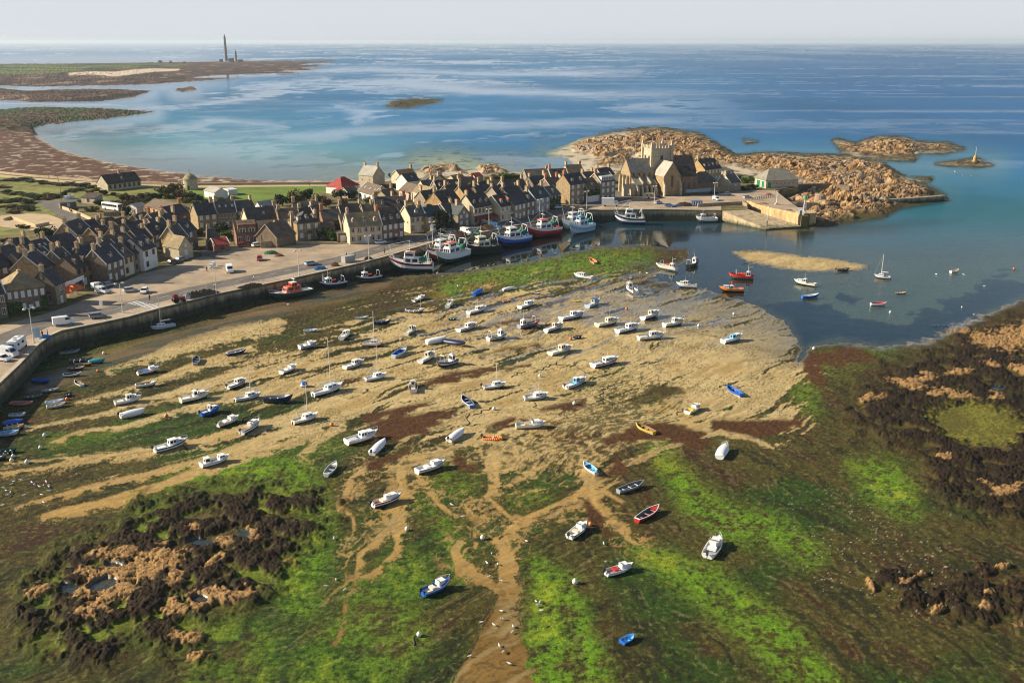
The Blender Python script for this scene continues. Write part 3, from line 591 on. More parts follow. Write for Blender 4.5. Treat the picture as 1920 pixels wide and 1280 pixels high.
# quay wall: weed-dark at the foot, bare granite above (a tide line)
def wallmat(name, hi, lo, z0, z1):
    m, t, b, out = nodes(name); g = nd(t, 'ShaderNodeNewGeometry'); sx = nd(t, 'ShaderNodeSeparateXYZ'); t.links.new(g.outputs['Position'], sx.inputs[0])
    n = nd(t, 'ShaderNodeTexNoise'); n.inputs['Scale'].default_value = .6; n.inputs['Detail'].default_value = 8; n.inputs['Roughness'].default_value = .7; mp = nd(t, 'ShaderNodeMapping'); mp.inputs['Scale'].default_value = (1, 1, .35); t.links.new(g.outputs['Position'], mp.inputs[0]); t.links.new(mp.outputs[0], n.inputs['Vector'])
    ad = nd(t, 'ShaderNodeMath', operation='MULTIPLY_ADD'); ad.inputs[1].default_value = 2.4; t.links.new(n.outputs['Fac'], ad.inputs[0]); t.links.new(sx.outputs['Z'], ad.inputs[2])
    mr = nd(t, 'ShaderNodeMapRange', i1=z0+1.2, i2=z1+1.2); t.links.new(ad.outputs[0], mr.inputs[0])
    mx = nd(t, 'ShaderNodeMix', data_type='RGBA'); mx.inputs[6].default_value = (*lo, 1); mx.inputs[7].default_value = (*hi, 1); t.links.new(mr.outputs[0], mx.inputs[0])
    mm = nd(t, 'ShaderNodeMix', data_type='RGBA', blend_type='MULTIPLY'); mm.inputs[0].default_value = 1; m2 = nd(t, 'ShaderNodeMapRange', i1=.3, i2=.7, i3=.45, i4=1.55); t.links.new(n.outputs['Fac'], m2.inputs[0])
    t.links.new(mx.outputs[2], mm.inputs[6]); t.links.new(m2.outputs[0], mm.inputs[7]); t.links.new(mm.outputs[2], b.inputs['Base Color']); b.inputs['Roughness'].default_value = .85
    MT[name] = m; return m
M_qw = wallmat('quay_wall', (.30, .24, .15), (.035, .04, .02), 2.2, 4.2)
mb = MB(); w0 = along(FRONT, -.35); w1 = along(FRONT, .25)
for i in range(len(w0)-1):
    a, b2, c2, d2 = w0[i], w0[i+1], along(FRONT, .02)[i+1], along(FRONT, .02)[i]
    mb.add([(a[0],a[1],-1),(b2[0],b2[1],-1),(c2[0],c2[1],-1),(d2[0],d2[1],-1),(d2[0],d2[1],GZ-.31),(c2[0],c2[1],GZ-.31)], [(0,1,5,4)])
tag(mb.build('quay_wall', M_qw), 'long granite quay wall dark with weed above the dry harbour', 'quay wall')
mb = MB()
for sg in (-.22, .22): mb.box(sg-.03, sg+.03, -.12, -.06, -4.2, .2)
for k in range(11): mb.box(-.22, .22, -.11, -.07, -4.0+k*.4, -3.95+k*.4)
LAD = mb.mesh('ladder', mat('iron', (.05,.04,.035), .7, 2, .3))
for k, tt in enumerate([.5, 2.5, 4.5, 5.3, 5.8, 6.25, 6.75, 7.3, 7.8, 8.4, 9.4, 10.5, 11.4, 13.3, 14.4]):
    i = 2+int(tt); w_ = along(FRONT, -.3); a_, b_ = Vector(w_[i]), Vector(w_[i+1]); p_ = a_.lerp(b_, tt-int(tt)); d_ = b_-a_
    o = link('ladder', LAD); o.location = (p_.x, p_.y, GZ-.1); o.rotation_euler = (0, 0, math.atan2(d_.y, d_.x)); tag(o, 'iron ladder fixed to the face of the quay wall', 'ladder', 'ladders on the quay wall')
# sloping slipway beside the mole
M_slip = wallmat('slipway', (.42, .32, .19), (.07, .075, .025), .2, 1.6)
a, b2, c2, d2 = P(1353,394.6,4.9), P(1402,392,4.9), P(1503,424,.7), P(1436,429,.5)
mb = MB(); mb.add([tuple(a),tuple(b2),tuple(c2),tuple(d2),(a.x,a.y,-1),(b2.x,b2.y,-1),(c2.x,c2.y,-1),(d2.x,d2.y,-1)], [(3,2,1,0),(0,4,7,3),(3,7,6,2),(1,2,6,5)])
tag(mb.build('slipway', M_slip), 'stone slipway sloping into the water beside the mole', 'slipway')
# mole wall with its round head
M_mole = wallmat('mole_wall', (.50, .34, .16), (.10, .085, .03), .0, 1.5)
mb = MB(); ml = [Vector(q(*p)) for p in [(1402,378.5),(1420,385.5),(1450,393),(1490,401.5),(1500,404.5)]]
for i in range(len(ml)-1):
    d = (ml[i+1]-ml[i]).normalized(); n = Vector((d.y, -d.x))*.5
    mb.prism([ml[i]+n*1.6, ml[i+1]+n*1.6, ml[i+1]-n, ml[i]-n], -1, GZ+.02); mb.prism([ml[i]+n*1.0, ml[i+1]+n*1.0, ml[i+1]-n*.6, ml[i]-n*.6], GZ+.02, GZ+.7)
hc = Vector(q(1511,399)); mb.lathe([(4.9,-1),(4.6,2),(4.3,5.03),(4.4,5.04),(4.4,5.5),(.1,5.52)], 28, 0, (hc.x, hc.y, 0))
tag(mb.build('mole', M_mole), 'sunlit granite mole ending in a round head', 'mole')
def wall(name, pts, z0, z1, th, m, label, cat='wall', zs=None):
    mb = MB(); w = [Vector(P(*p, GZ if zs is None else zs).xy) for p in pts]
    for i in range(len(w)-1):
        d = (w[i+1]-w[i]).normalized(); n = Vector((-d.y, d.x))*th/2; e = d*th*.45*(i > 0)
        mb.prism([w[i]-n-e, w[i+1]-n, w[i+1]+n, w[i]+n-e], z0, z1+.012*(i % 2))
    return tag(mb.build(name, m), label, cat)
M_wst = mat('wall_stone', (.30, .23, .15), .9, 1.2, .4, bump=.4); M_wlt = mat('wall_pale', (.52, .40, .24), .9, .5, .2); M_wdk = mat('wall_dark', (.17, .13, .09), .9, 1.0, .4)
wall('sea_wall', [(-420,300.5),(0,325),(69,332),(175,340.2),(265,344),(345,347.2),(480,346),(640,345)], GZ-2, GZ+1.1, .8, M_wlt, 'long pale sea wall between the brown beach and the green field')
wall('churchyard_wall', [(1194,366),(1240,364.5),(1285,363),(1330,361),(1388,358)], GZ-.2, GZ+2.6, .5, M_wst, 'stone churchyard wall below the church beside the car park')
wall('garden_wall', [(388,471),(388,430),(400,424)], GZ-.2, GZ+2.6, .45, M_wst, 'sunlit garden wall along the alley into the town')
wall('garden_wall', [(489,465),(519,463)], GZ-.2, GZ+2.4, .45, M_wst, 'low dark stone garden wall behind the white car on the car park')
wall('garden_wall', [(555,457),(632,458)], GZ-.2, GZ+1.0, .4, M_wlt, 'low white garden wall in front of the hipped villa')
wall('garden_wall', [(800,443),(842,429)], GZ-.2, GZ+1.6, .4, M_wlt, 'pale garden wall beside the ivy covered tree on the quay')
wall('quay_parapet', [(1308,388),(1340,386),(1392,383.5),(1402,388)], GZ-.2, GZ+1.5, .8, M_wst, 'brown stone parapet between the car park and the slipway')
wall('retaining_wall', [(1452,358),(1476,353.5),(1512,346.5),(1560,346),(1594,351)], 1.0, GZ+.6, 1.0, M_wdk, 'dark stone retaining wall below the lifeboat station')
wall('retaining_wall', [(1462,373),(1495,377),(1534,378)], .5, GZ-.6, 1.0, M_wdk, 'dark stone wall leading out to the small turret')
wall('breakwater', [(1540,379),(1600,378.5),(1650,377.5),(1700,375.5),(1740,372.5),(1768,370)], -.5, 2.6, 2.2, wallmat('breakwater', (.33,.27,.18), (.05,.06,.02), .8, 2.2), 'long low breakwater with a weedy green end reaching into the sea', 'breakwater', zs=1.5)
tp = P(1537,381,2); mb = MB(); mb.lathe([(3.0,0),(2.8,3.5),(2.6,5.2),(2.7,5.3),(1.8,6.0),(.1,6.3)], 18); o = mb.build('turret', M_wst); o.location = (tp.x, tp.y, .5); tag(o, 'squat round stone turret at the start of the breakwater', 'turret')
wall('paddock_wall', [(112,390),(150,404),(172,414)], GZ-.2, GZ+1.4, .5, M_wlt, 'pale field wall along the lane near the coach')
wall('foundation_wall', [(8,414),(22,410),(68,426),(92,421)], GZ-.1, GZ+1.2, .6, M_wlt, 'pale concrete foundation walls on the sandy building plot')
wall('yard_wall', [(195,405),(222,404),(224,395)], GZ-.2, GZ+1.8, .4, M_wst, 'brown stone yard wall in front of the white coach')
# ------------------------------------------------------------------ houses
WALLM = {
 'st': mat('stone_tan', (.33,.235,.135), .9, 1.1, .38, bump=.3, hue=(1,1,.9)), 'sg': mat('stone_grey', (.27,.215,.15), .9, 1.1, .35, bump=.3), 'sd': mat('stone_dark', (.19,.14,.095), .9, 1.2, .4, bump=.3),
 'so': mat('stone_orange', (.44,.28,.12), .9, .9, .3, bump=.2), 'wh': mat('render_white', (.72,.69,.62), .8, .4, .1), 'cr': mat('render_cream', (.60,.50,.33), .8, .4, .14), 'pk': mat('render_pink', (.58,.40,.29), .8, .4, .14),
 'gr': mat('render_grey', (.34,.31,.27), .85, .5, .2), 'br': mat('brick_brown', (.25,.135,.085), .9, 1.3, .35), 'pa': mat('stone_pale', (.46,.38,.26), .9, .8, .25, bump=.2)}
ROOFM = {
 'nv': mat('slate_navy', (.052,.047,.044), .66, .5, .45, .5, hue=(1.1,1.05,1)), 'n2': mat('slate_weathered', (.090,.080,.066), .7, .5, .45, .3, hue=(1.1,1,.85)), 'gy': mat('slate_grey', (.105,.100,.088), .7, .5, .4, hue=(1.1,1,.85)), 'bn': mat('roof_brown', (.15,.105,.07), .8, .6, .4), 'tn': mat('roof_stone', (.26,.205,.125), .85, .5, .35, hue=(1.1,1,.8)),
 'or': mat('roof_lichen', (.42,.22,.055), .85, .4, .35), 'rd': mat('roof_red', (.34,.055,.035), .7, .5, .3), 'tl': mat('slate_teal', (.055,.065,.062), .6, .4, .4), 'bk': mat('roof_dark', (.072,.055,.042), .7, .6, .5), 'pl': mat('roof_pale', (.36,.33,.27), .7, .4, .2), 'wt': mat('roof_white', (.62,.63,.64), .5, .4, .08)}
M_glass = mat('glass', (.03,.035,.045), .12, 1, .0, .6); M_frame = paint('frame', (.70,.68,.63), .5); M_shut = paint('shutter', (.66,.65,.62), .5); M_dframe = paint('frame_brown', (.16,.08,.05), .6)
M_brick = mat('chimney_brick', (.42,.20,.10), .9, 1.5, .3); M_chst = mat('chimney_stone', (.45,.34,.20), .9, 1.2, .3); M_pot = mat('chimney_pot', (.45,.18,.08), .8, 1, .15)
M_door = paint('door_white', (.62,.62,.60)); M_dgreen = paint('door_green', (.02,.20,.10)); M_ddark = paint('door_dark', (.07,.05,.04)); M_trim = mat('trim_red', (.30,.10,.07), .8, 1, .2); M_ivy = mat('ivy', (.04,.07,.015), .9, 2.5, .6)
def _win(kind):
    mb = MB()
    if kind == 'shut':
        mb.box(-.5,.5,-.06,.03,0,1,0); mb.box(-.47,-.02,-.1,-.061,.02,.98,1); mb.box(.02,.47,-.1,-.061,.02,.98,1)
        return mb.mesh('window', [M_frame, M_shut])
    fr = {'glass': M_frame, 'brown': M_dframe, 'sash': M_frame}[kind]
    mb.box(-.5,-.4,-.1,.03,0,1,0); mb.box(.4,.5,-.1,.03,0,1,0); mb.box(-.4,.4,-.1,.03,.93,1,0); mb.box(-.4,.4,-.1,.03,0,.07,0); mb.box(-.04,.04,-.085,.03,.07,.93,0); mb.box(-.4,-.04,-.05,.02,.07,.93,1); mb.box(.04,.4,-.05,.02,.07,.93,1)
    if kind == 'sash': mb.box(-.62,.62,-.03,.01,-.08,1.12,2)
    return mb.mesh('window', [fr, M_glass, M_trim])
WINS = {k: _win(k) for k in ('shut', 'glass', 'brown', 'sash')}
mb = MB(); mb.box(-.5,.5,-.06,.03,0,1,0); mb.box(-.42,.42,-.09,-.061,.03,.95,1); DOORS = {}
for k, dm in (('w', M_door), ('g', M_dgreen), ('d', M_ddark)): DOORS[k] = mb.mesh('door', [M_frame, dm])
def put(me, name, par, x, y, z, w, h, rz=0):
    o = link(name, me, par); o.location = (x, y, z); o.scale = (w, 1, h); o.rotation_euler = (0, 0, rz); return o
def chimney(par, x, y, z0, z1, brick=False, big=1.0):
    mb = MB(); w, d = .62*big, .42*big
    if rnd.random() < .5: w, d = d, w
    mb.box(-w,w,-d,d,z0,z1-.25,0); mb.box(-w-.09,w+.09,-d-.09,d+.09,z1-.25,z1,0)
    for k in (-.5, .5): mb.tube((k*w*1.1 if w > d else 0, k*d*1.1 if d >= w else 0, z1), (k*w*1.1 if w > d else 0, k*d*1.1 if d >= w else 0, z1+.5), .17, .13, 7, 1)
    o = mb.build('chimney', [M_brick if brick else M_chst, M_pot], par); o.location = (x, y, 0); return o
def roofx(mb, w, d, h, rh, ov=.28, th=.16):
    """ridge along x; slabs over the wall"""
    s = rh/(d/2); k = .03
    mb.profx([(-ov,h-ov*s+k),(d/2,h+rh+k),(d+ov,h-ov*s+k),(d+ov,h-ov*s+k+th),(d/2,h+rh+k+th*1.3),(-ov,h-ov*s+k+th)], -ov*.6, w+ov*.6)
def hip(mb, x0, x1, y0, y1, z0, z1, inset, th=.12):
    ym = (y0+y1)/2
    if (x1-x0) >= (y1-y0): A, B = (x0+inset, ym), (x1-inset, ym)
    else: A, B = ((x0+x1)/2, y0+inset), ((x0+x1)/2, y1-inset)
    vs = [(x0,y0,z0),(x1,y0,z0),(x1,y1,z0),(x0,y1,z0),(x0,y0,z0+th),(x1,y0,z0+th),(x1,y1,z0+th),(x0,y1,z0+th),(A[0],A[1],z1),(B[0],B[1],z1)]
    if (x1-x0) >= (y1-y0): fs = [(4,5,9,8),(5,6,9),(6,7,8,9),(7,4,8)]
    else: fs = [(4,5,8),(5,6,9,8),(6,7,9),(7,4,8,9)]
    mb.add(vs, [(3,2,1,0),(0,1,5,4),(1,2,6,5),(2,3,7,6),(3,0,4,7)]+fs)
HN = 0
rnd = random.Random(5)
def house(x1, y1, x2, y2, h, d, rh, wall, roof, cols, floors, dorm, chim, label, kind='x', win='shut', name='stone_house', group=None, door='w', side=0, base=None):
    """front eave line given by two photo points (left, right); kind x = ridge along the front, y = gable to the front, h = hipped, f = flat, s = lean-to"""
    global HN; HN += 1; rnd.seed(HN*31)
    a, b = P(x1, y1, GZ+h), P(x2, y2, GZ+h); u = Vector((b.x-a.x, b.y-a.y)); w = u.length; rz = math.atan2(u.y, u.x)
    r = root(name, label, 'house' if 'house' in name or name in ('cottage', 'villa') else name.replace('_', ' ').split()[-1], (a.x, a.y, GZ), rz, group)
    if roof == 'nv' and HN % 3 == 0: roof = 'n2'
    wm = WALLM[wall]; rm = ROOFM[roof]; h = h+.006*(HN % 7)
    mb = MB(); z0 = -.3
    if kind == 'x': mb.profx([(0,z0),(d,z0),(d,h),(d/2,h+rh),(0,h)], 0, w)
    elif kind == 'y': mb.add([(0,0,z0),(w,0,z0),(w,0,h),(w/2,0,h+rh),(0,0,h),(0,d,z0),(w,d,z0),(w,d,h),(w/2,d,h+rh),(0,d,h)], [(0,1,2,3,4),(9,8,7,6,5),(0,5,6,1),(1,6,7,2),(2,7,8,3),(3,8,9,4),(4,9,5,0)])
    elif kind == 's': mb.profx([(0,z0),(d,z0),(d,h+rh),(0,h)], 0, w)
    else: mb.box(0, w, 0, d, z0, h)
    mb.build('wall', wm, r)
    mr = MB()
    if kind == 'x': roofx(mr, w, d, h, rh)
    elif kind == 'y':
        t = MB(); roofx(t, d, w, h, rh); mr.v = [(p[1], p[0], p[2]) for p in t.v]; mr.f = [f[::-1] for f in t.f]; mr.m = t.m
    elif kind == 'h': hip(mr, -.3, w+.3, -.3, d+.3, h+.02, h+rh, min(w, d)*.48)
    elif kind == 's': mr.profx([(-.25,h-.25*rh/d+.03),(d+.2,h+rh+.2*rh/d+.03),(d+.2,h+rh+.2*rh/d+.2),(-.25,h-.25*rh/d+.2)], -.2, w+.2)
    else: mr.box(-.15, w+.15, -.15, d+.15, h+.01, h+.2)
    ro = mr.build('roof', rm, r)
    if kind == 'x' and HN % 3 != 1:
        for xe in (-.2, w+.2):
            mv = MB(); k_ = .05; sl_ = rh/(d/2); mv.profx([(-.3,h-.3*sl_+k_),(d/2,h+rh+k_),(d+.3,h-.3*sl_+k_),(d+.3,h-.3*sl_+k_+.26),(d/2,h+rh+k_+.30),(-.3,h-.3*sl_+k_+.26)], xe-.16, xe+.16); mv.build('verge', WALLM['pa' if HN % 2 else 'wh'], ro)
    br = wall in ('br', 'pk') or rnd.random() < .12
    for c in chim:
        if kind in 'y': x, y = w/2, {'L': .6, 'R': d-.6, 'M': d*.5}[c]
        else: x, y = {'L': .55, 'R': w-.55, 'M': w*.52}[c], d/2
        ztop = h+rh+rnd.uniform(1.5, 2.5)
        if kind == 'h': x = {'L': -.05, 'R': w+.05, 'M': w/2}[c]; ztop = h+rh*.75+1.2
        chimney(ro, x, y, h+rh*.45 if kind != 'h' else h*.6, ztop, br)
    # openings
    if cols:
        fh = h/floors; ww = min(1.35, w/cols*.56)
        for f in range(floors):
            for cidx in range(cols):
                x = w*(cidx+.5)/cols
                if f == 0 and cidx == cols//2 and floors > 1:
                    put(DOORS[door], 'door', r, x, -.0, .05, 1.15, 2.25); continue
                hh = min(1.9, fh*.62)
                put(WINS[win], 'window', r, x, 0, f*fh+fh*.30, ww, hh)
    if kind == 'y' and cols and rh > 2.5: put(WINS[win], 'window', r, w/2, 0, h+.1, .9, 1.2)
    for k in range(side):
        put(WINS['glass'], 'window', r, -.0, d*(k+.5)/side, h*.55, .8, 1.1, -math.pi/2)
    # dormers on the front slope
    for k in range(dorm):
        x = w*(k+.5)/dorm; s = rh/(d/2); y0 = d*.13; zb = h+s*y0
        mdm = MB(); dw = .62; y1 = y0+1.75/s if s > .3 else y0+2
        mdm.box(x-dw, x+dw, y0, y1, zb-.1, zb+1.35)
        dm = mdm.build('dormer', M_frame if wall in ('wh','cr','pk') else WALLM['pa'], r)
        mdr = MB(); mdr.add([(x-dw-.18,y0-.15,zb+1.36),(x+dw+.18,y0-.15,zb+1.36),(x,y0-.15,zb+1.95),(x-dw-.18,y1+.5,zb+1.36),(x+dw+.18,y1+.5,zb+1.36),(x,y1+.9,zb+1.95)], [(0,1,2),(5,4,3),(0,2,5,3),(1,4,5,2),(0,3,4,1)])
        mdr.build('dormer_roof', rm, dm)
        put(WINS['glass' if win == 'shut' else win], 'dormer_window', dm, x, y0, zb+.25, .85, 1.0)
    return r, w
def skylights(r, w, d, h, rh, n):
    s = rh/(d/2)
    for k in range(n):
        x = w*(k+.6)/n; mb = MB(); y0, y1 = d*.2, d*.2+.95; zz = lambda y: h+s*y+.25
        mb.add([(x-.42,y0,zz(y0)),(x+.42,y0,zz(y0)),(x+.42,y1,zz(y1)),(x-.42,y1,zz(y1)),(x-.42,y0,zz(y0)+.07),(x+.42,y0,zz(y0)+.07),(x+.42,y1,zz(y1)+.07),(x-.42,y1,zz(y1)+.07)], [(3,2,1,0),(4,5,6,7),(0,1,5,4),(1,2,6,5),(2,3,7,6),(3,0,4,7)])
        mb.build('skylight', mat('skylight', (.40,.45,.50), .08, 1, 0, .8), r)
HS = [
# x1,y1,x2,y2, h,d,rh, wall,roof, cols,floors,dorm,chim, label, {options}
(201.6,346,264,338.5,3.4,10,4.2,'pa','bk',7,1,1,'M','long beach house with a dark slate roof standing alone beside the sea wall',dict(name='beach_house',win='brown')),
(112.5,381.5,143,379,2.6,4,.3,'sd','gy',1,1,0,'','small roofless stone shed with one sunlit end beside the lane',dict(kind='f',name='stone_shed')),
(152,370.5,177,372.5,2.6,5,1.5,'pa','bk',1,1,0,'','low sunlit lean-to with a dark sloping roof left of the coach',dict(kind='s',name='lean_to',win='brown')),
(271,386,318,397.5,3.4,10,2.6,'so','bn',4,1,0,'','long barn with a grey-brown roof and sunlit orange wall right of the coach',dict(name='barn',win='brown')),
(320,405,354,398,4.5,9,3.2,'br','nv',2,1,0,'R','dark brick house with a slate roof behind the grey-brown barn',dict()),
(143,440,172,430,6,8.5,4.0,'st','nv',3,2,1,'LR','tall house with a brown stone gable facing the sandy building plot',dict()),
(174,434,206,427,5,8,3.6,'sg','nv',3,1,0,'R','slate roofed house joined right of the brown gabled house by the building plot',dict()),
(157,459,195,453,3.6,6,2.2,'pa','tn',3,1,0,'R','low house with a pale stone roof among dark slate roofs',dict(name='cottage')),
(231,451,255,442,6,8.5,4.2,'st','nv',2,2,0,'L','house with a pointed sunlit gable and brick chimney in the left town block',dict()),
(249,441,285,432,5,8,3.8,'st','nv',3,2,1,'LR','slate house with a small dormer behind the pointed sunlit gable',dict()),
(268,422,293,415,5,8,3.6,'sg','tl',2,2,0,'LR','teal-grey slate house right of the coach yard tree',dict()),
(295,420,322,413,5,8,3.6,'sd','nv',2,2,1,'LR','navy slate house in front of the sunlit barn',dict()),
(20,498,46,488,6,9,4,'st','nv',2,2,0,'L','house at the far left edge of the town with a stone gable',dict()),
(78,505,101,494,6.5,9.5,4.2,'st','nv',2,2,0,'L','big broad stone gable with white verges in the lower left block',dict()),
(12,489,46,478,6,8,3.6,'sg','nv',2,2,0,'LR','slate roofed house behind the big broad gable, brick chimneys at both ends',dict()),
(64,466,30,470,5,7,3.0,'gr','nv',2,1,0,'','grey rendered gable end beside the dark tree',dict()) if False else (30,469,64,462,5,8,3.2,'gr','nv',2,1,0,'R','grey rendered house next to the dark round tree at the town edge',dict()),
(62,479,104,467,5.5,8,3.6,'st','nv',3,2,1,'LR','long slate house with a dormer in the second row at the left',dict()),
(123,495,142,488,6.2,8.5,4.0,'sg','nv',2,2,1,'L','narrow stone house with two white shuttered windows above the orange awnings',dict()),
(142,504,172,494,6,8,3.2,'sd','bk',3,2,2,'','dark house with wooden dormers behind the orange awnings',dict(win='brown')),
(199,495,231,484,6.2,8.5,4.2,'sd','nv',3,2,1,'L','dark stone house with six white shutters at the end of the terrace',dict()),
(231.5,484,249,477.5,6.2,8.5,3.8,'cr','nv',2,2,1,'','pale cream house in the terrace left of the white house',dict(win='brown')),
(249.5,477.5,267,471,6.2,8.5,3.8,'sg','nv',2,2,1,'L','grey stone house with brown windows joined left of the white house',dict(win='brown')),
(267.5,470.5,293,461.5,6.8,8.5,3.4,'wh','nv',2,2,2,'','white painted house with brown windows at the corner of the car park',dict(win='brown')),
(207,466,252,454,5.5,8,3.4,'so','nv',3,2,0,'LMR','long house with a sunlit ridge wall behind the quay terrace',dict()),
(126,487,165,478,6,8,3.8,'st','nv',2,2,1,'L','slate house with a low sunlit gable in the middle of the left block',dict()),
(105,465,148,454,5,7.5,3.4,'sd','nv',3,2,0,'R','slate house below the brown gabled house with the tall stacks',dict()),
(165,476,197,469,5,7,3.0,'pa','gy',3,1,0,'L','low grey roofed building between slate houses in the left block',dict(name='cottage')),
(287,441,315,435,5.5,8,3.6,'sg','nv',2,2,1,'LR','slate house with a white dormer behind the small stone chapel',dict()),
(245,441,270,434,5.2,8,3.6,'sd','nv',2,2,0,'R','dark slate house left of the white dormer house',dict()) if False else (262,452,286,446,5.2,7.5,3.4,'st','nv',2,2,0,'R','narrow slate house behind the white corner house',dict()),
(333,448,352,443,6,7.5,4.0,'so','nv',1,2,0,'L','house with an orange sunlit gable and tall chimney above the chapel',dict()),
(346,437,369,430,6.5,8,4.0,'sd','nv',1,2,1,'L','dark house with one white window at the top of the alley',dict()),
(335,466,361,461,4,9,3.6,'pa','tn',1,1,0,'','small stone chapel with its gable to the car park and a pale stone roof',dict(kind='y',name='chapel',door='d')),
(402,362,427,359.5,3.2,12,1.8,'wh','pl',0,1,0,'','white boathouse on the edge of the green lawn',dict(kind='y',name='boathouse')),
(428,357,445,355.5,2.6,7,.3,'wh','wt',1,1,0,'','white flat roofed annex joined to the boathouse',dict(kind='f',name='annex')),
(370.5,404,406.5,400.5,6,9.5,4.0,'st','nv',3,2,0,'R','long slate house with a tall sunlit orange gable above the alley',dict(side=0)),
(407,400,443,397.5,6,9.5,4.4,'sg','nv',7,2,0,'LR','long slate house with three skylights and a row of white windows',dict(win='glass')),
(443.5,396.5,480,392.5,5,8.5,3.6,'sd','gy',3,2,0,'R','grey slate house left of the pale roofed cottage by the lawn',dict()),
(476,389,490,391.5,3.4,9,2.6,'wh','pl',1,1,0,'','small white cottage with a pale roof beside the lawn',dict(kind='y',name='cottage')),
(465,414,520,409,4.6,9,4.2,'cr','nv',2,1,0,'','long cream house with a sunlit white gable and a plain slate roof',dict(win='brown')),
(443,439,484,436,4.2,8.5,4.2,'br','bn',3,1,0,'','brown brick house with two wide dormers behind the car park',dict(win='glass',door='d')),
(519,447,554,438,3.6,10,4.6,'sd','bn',0,1,0,'','big windowless garage with a brown tiled roof beside the villa',dict(name='garage')),
(403,460,430,457,2.6,7,1.8,'br','rd',1,1,0,'','low shed with a dull red roof at the corner of the alley',dict(name='shed',win='brown')),
(256,390,276,386,3,6,1.4,'wh','pl',1,1,0,'','small whitish shed between the coach and the sunlit barn',dict(name='shed')),
(557,420,600,415.5,6.6,9.5,3.8,'st','nv',3,2,3,'LR','square villa with a hipped slate roof and white shutters facing the car park',dict(kind='h',name='villa')),
(524,412,566,409,4.8,8,3.6,'sd','bn',3,1,1,'L','brown roofed house with a big dormer behind the villa',dict()),
(606,414,640,411.5,4.4,8.5,3.6,'br','gy',3,1,0,'L','brown house with a smooth grey slate roof right of the villa',dict(door='w')),
(640.5,402,682,399,5,8,3.4,'sd','nv',3,2,0,'LR','plain navy slate house behind the brown house with grey slates',dict()),
(590,401,606,399,5,7,3,'st','bn',1,1,0,'L','narrow sunlit end house behind the hipped villa',dict()),
(552,397,600,394,5,8,3.4,'sd','gy',3,1,0,'LR','grey roofed house with white flared chimneys among the trees',dict()),
(655,426,716,421.5,6.6,9,4.4,'cr','tn',5,2,3,'L','cream fronted quay house with red window surrounds and a tan stone roof',dict(win='sash')),
(716.5,421.5,757,416,6.4,9,4.6,'br','nv',4,2,3,'L','brick quay house with white shutters and a dark roof, three dormers',dict()),
(633,439,656,437.5,3.2,6,.3,'sd','gy',0,1,0,'','low flat garage with a wide white door left of the cream quay house',dict(kind='f',name='garage')),
(704,389.5,762,387.5,5,8.5,3.8,'br','nv',5,1,2,'LR','brick house with two white dormers behind the quay terrace',dict(win='glass')),
(671,358,698,366,3.8,10,3.8,'wh','bn',3,1,0,'','white walled house with a brown roof and skylights below the red roofed villa',dict(win='brown')),
(641,353,674,347.5,3.4,11,4.6,'wh','rd',3,1,0,'','villa with a steep red pyramid roof near the beach',dict(kind='h',name='villa',win='brown')),
(625,357,641,359,2.4,6,1.2,'wh','rd',1,1,0,'','low red roofed wing beside the red pyramid roof',dict(kind='s',name='annex')),
(652,361,674,358.5,3,7,1.8,'gr','tl',1,1,0,'','small blue-grey slated house in front of the red pyramid roof',dict(name='cottage')),
(699,330,721,326.5,6.2,10,4.4,'pa','pl',0,2,0,'LR','tall narrow house with a pale gable and two dark stacks standing above the beach',dict(kind='y',side=2)),
(724,369,746,364,3.4,7,2.6,'pa','bn',1,1,0,'LR','low brown roofed cottage behind the brick dormer house',dict(name='cottage')),
(751,331.5,781,328,4,8,3.0,'cr','or',3,1,0,'R','house with an orange lichen roof right above the beach',dict(win='brown')),
(764,341,787,338,5,9,3.4,'wh','nv',1,1,0,'','white gabled house with a navy roof below the orange roof',dict(win='glass')),
(748,357,772,363,3.8,9,3.4,'pk','bn',3,1,0,'','pinkish house with a brown roof turned towards the left',dict(win='glass')),
(774,359,797,364.5,5,8,2.8,'cr','tn',3,1,0,'','sunlit cream house with a tan roof and dark right gable',dict(win='glass')),
(790,337,809,342.5,4,9,3.2,'cr','gy',2,1,0,'R','grey roofed house in front of the yellowish rocks',dict()),
(818,343,838,339,4,8,3.0,'pa','bn',2,1,0,'LR','brown roofed house right in front of the beach rocks',dict()),
(820,355,868,351.5,5,8.5,3.6,'sg','bk',4,1,3,'LR','dark roofed house with a row of pale dormers in the town centre',dict(win='glass')),
(831,384,864,376,8,9.5,4.8,'so','bk',3,2,1,'L','tall house with a large sunlit gable and a dark roof behind the quay',dict()),
(769,407,798,404,6.6,9,3.6,'cr','gy',3,2,1,'LR','cream and pink house with red window surrounds and a white garage door beside it',dict(win='sash',side=2)),
(799,408,838,402,6,10,4.2,'so','tl',3,2,0,'L','broad teal slate roof behind the ivy covered tree',dict(kind='h')),
(859,403,881,399.5,5,9,3.2,'sg','tl',2,2,0,'M','small gable-fronted quay house with a sunlit side',dict(kind='y')),
(889,390,923,384,7.2,10,4.8,'cr','bk',5,2,3,'L','restaurant with a tall sunlit gable and a maroon awning',dict(win='brown')),
(938,388,964,383.5,6.4,9.5,4.2,'cr','bk',3,2,2,'','cream house with two red topped dormers beside the restaurant',dict(win='glass')),
(964.5,385,986,380,6.4,9,4.0,'sg','nv',3,2,0,'','stone house with white shutters right of the cream house',dict()),
(986.5,380,1004,376,6.2,9,3.6,'sd','nv',2,2,1,'R','narrow dark stone house with a dormer in the quay row',dict()),
(872,367,905,362,5.5,8.5,3.6,'so','bk',3,1,0,'L','dark roofed house with a tall sunlit chimney gable',dict()),
(900,367,930,362,5.2,8.5,3.8,'sd','nv',3,1,0,'LR','navy roofed house with a brick stack behind the restaurant',dict()),
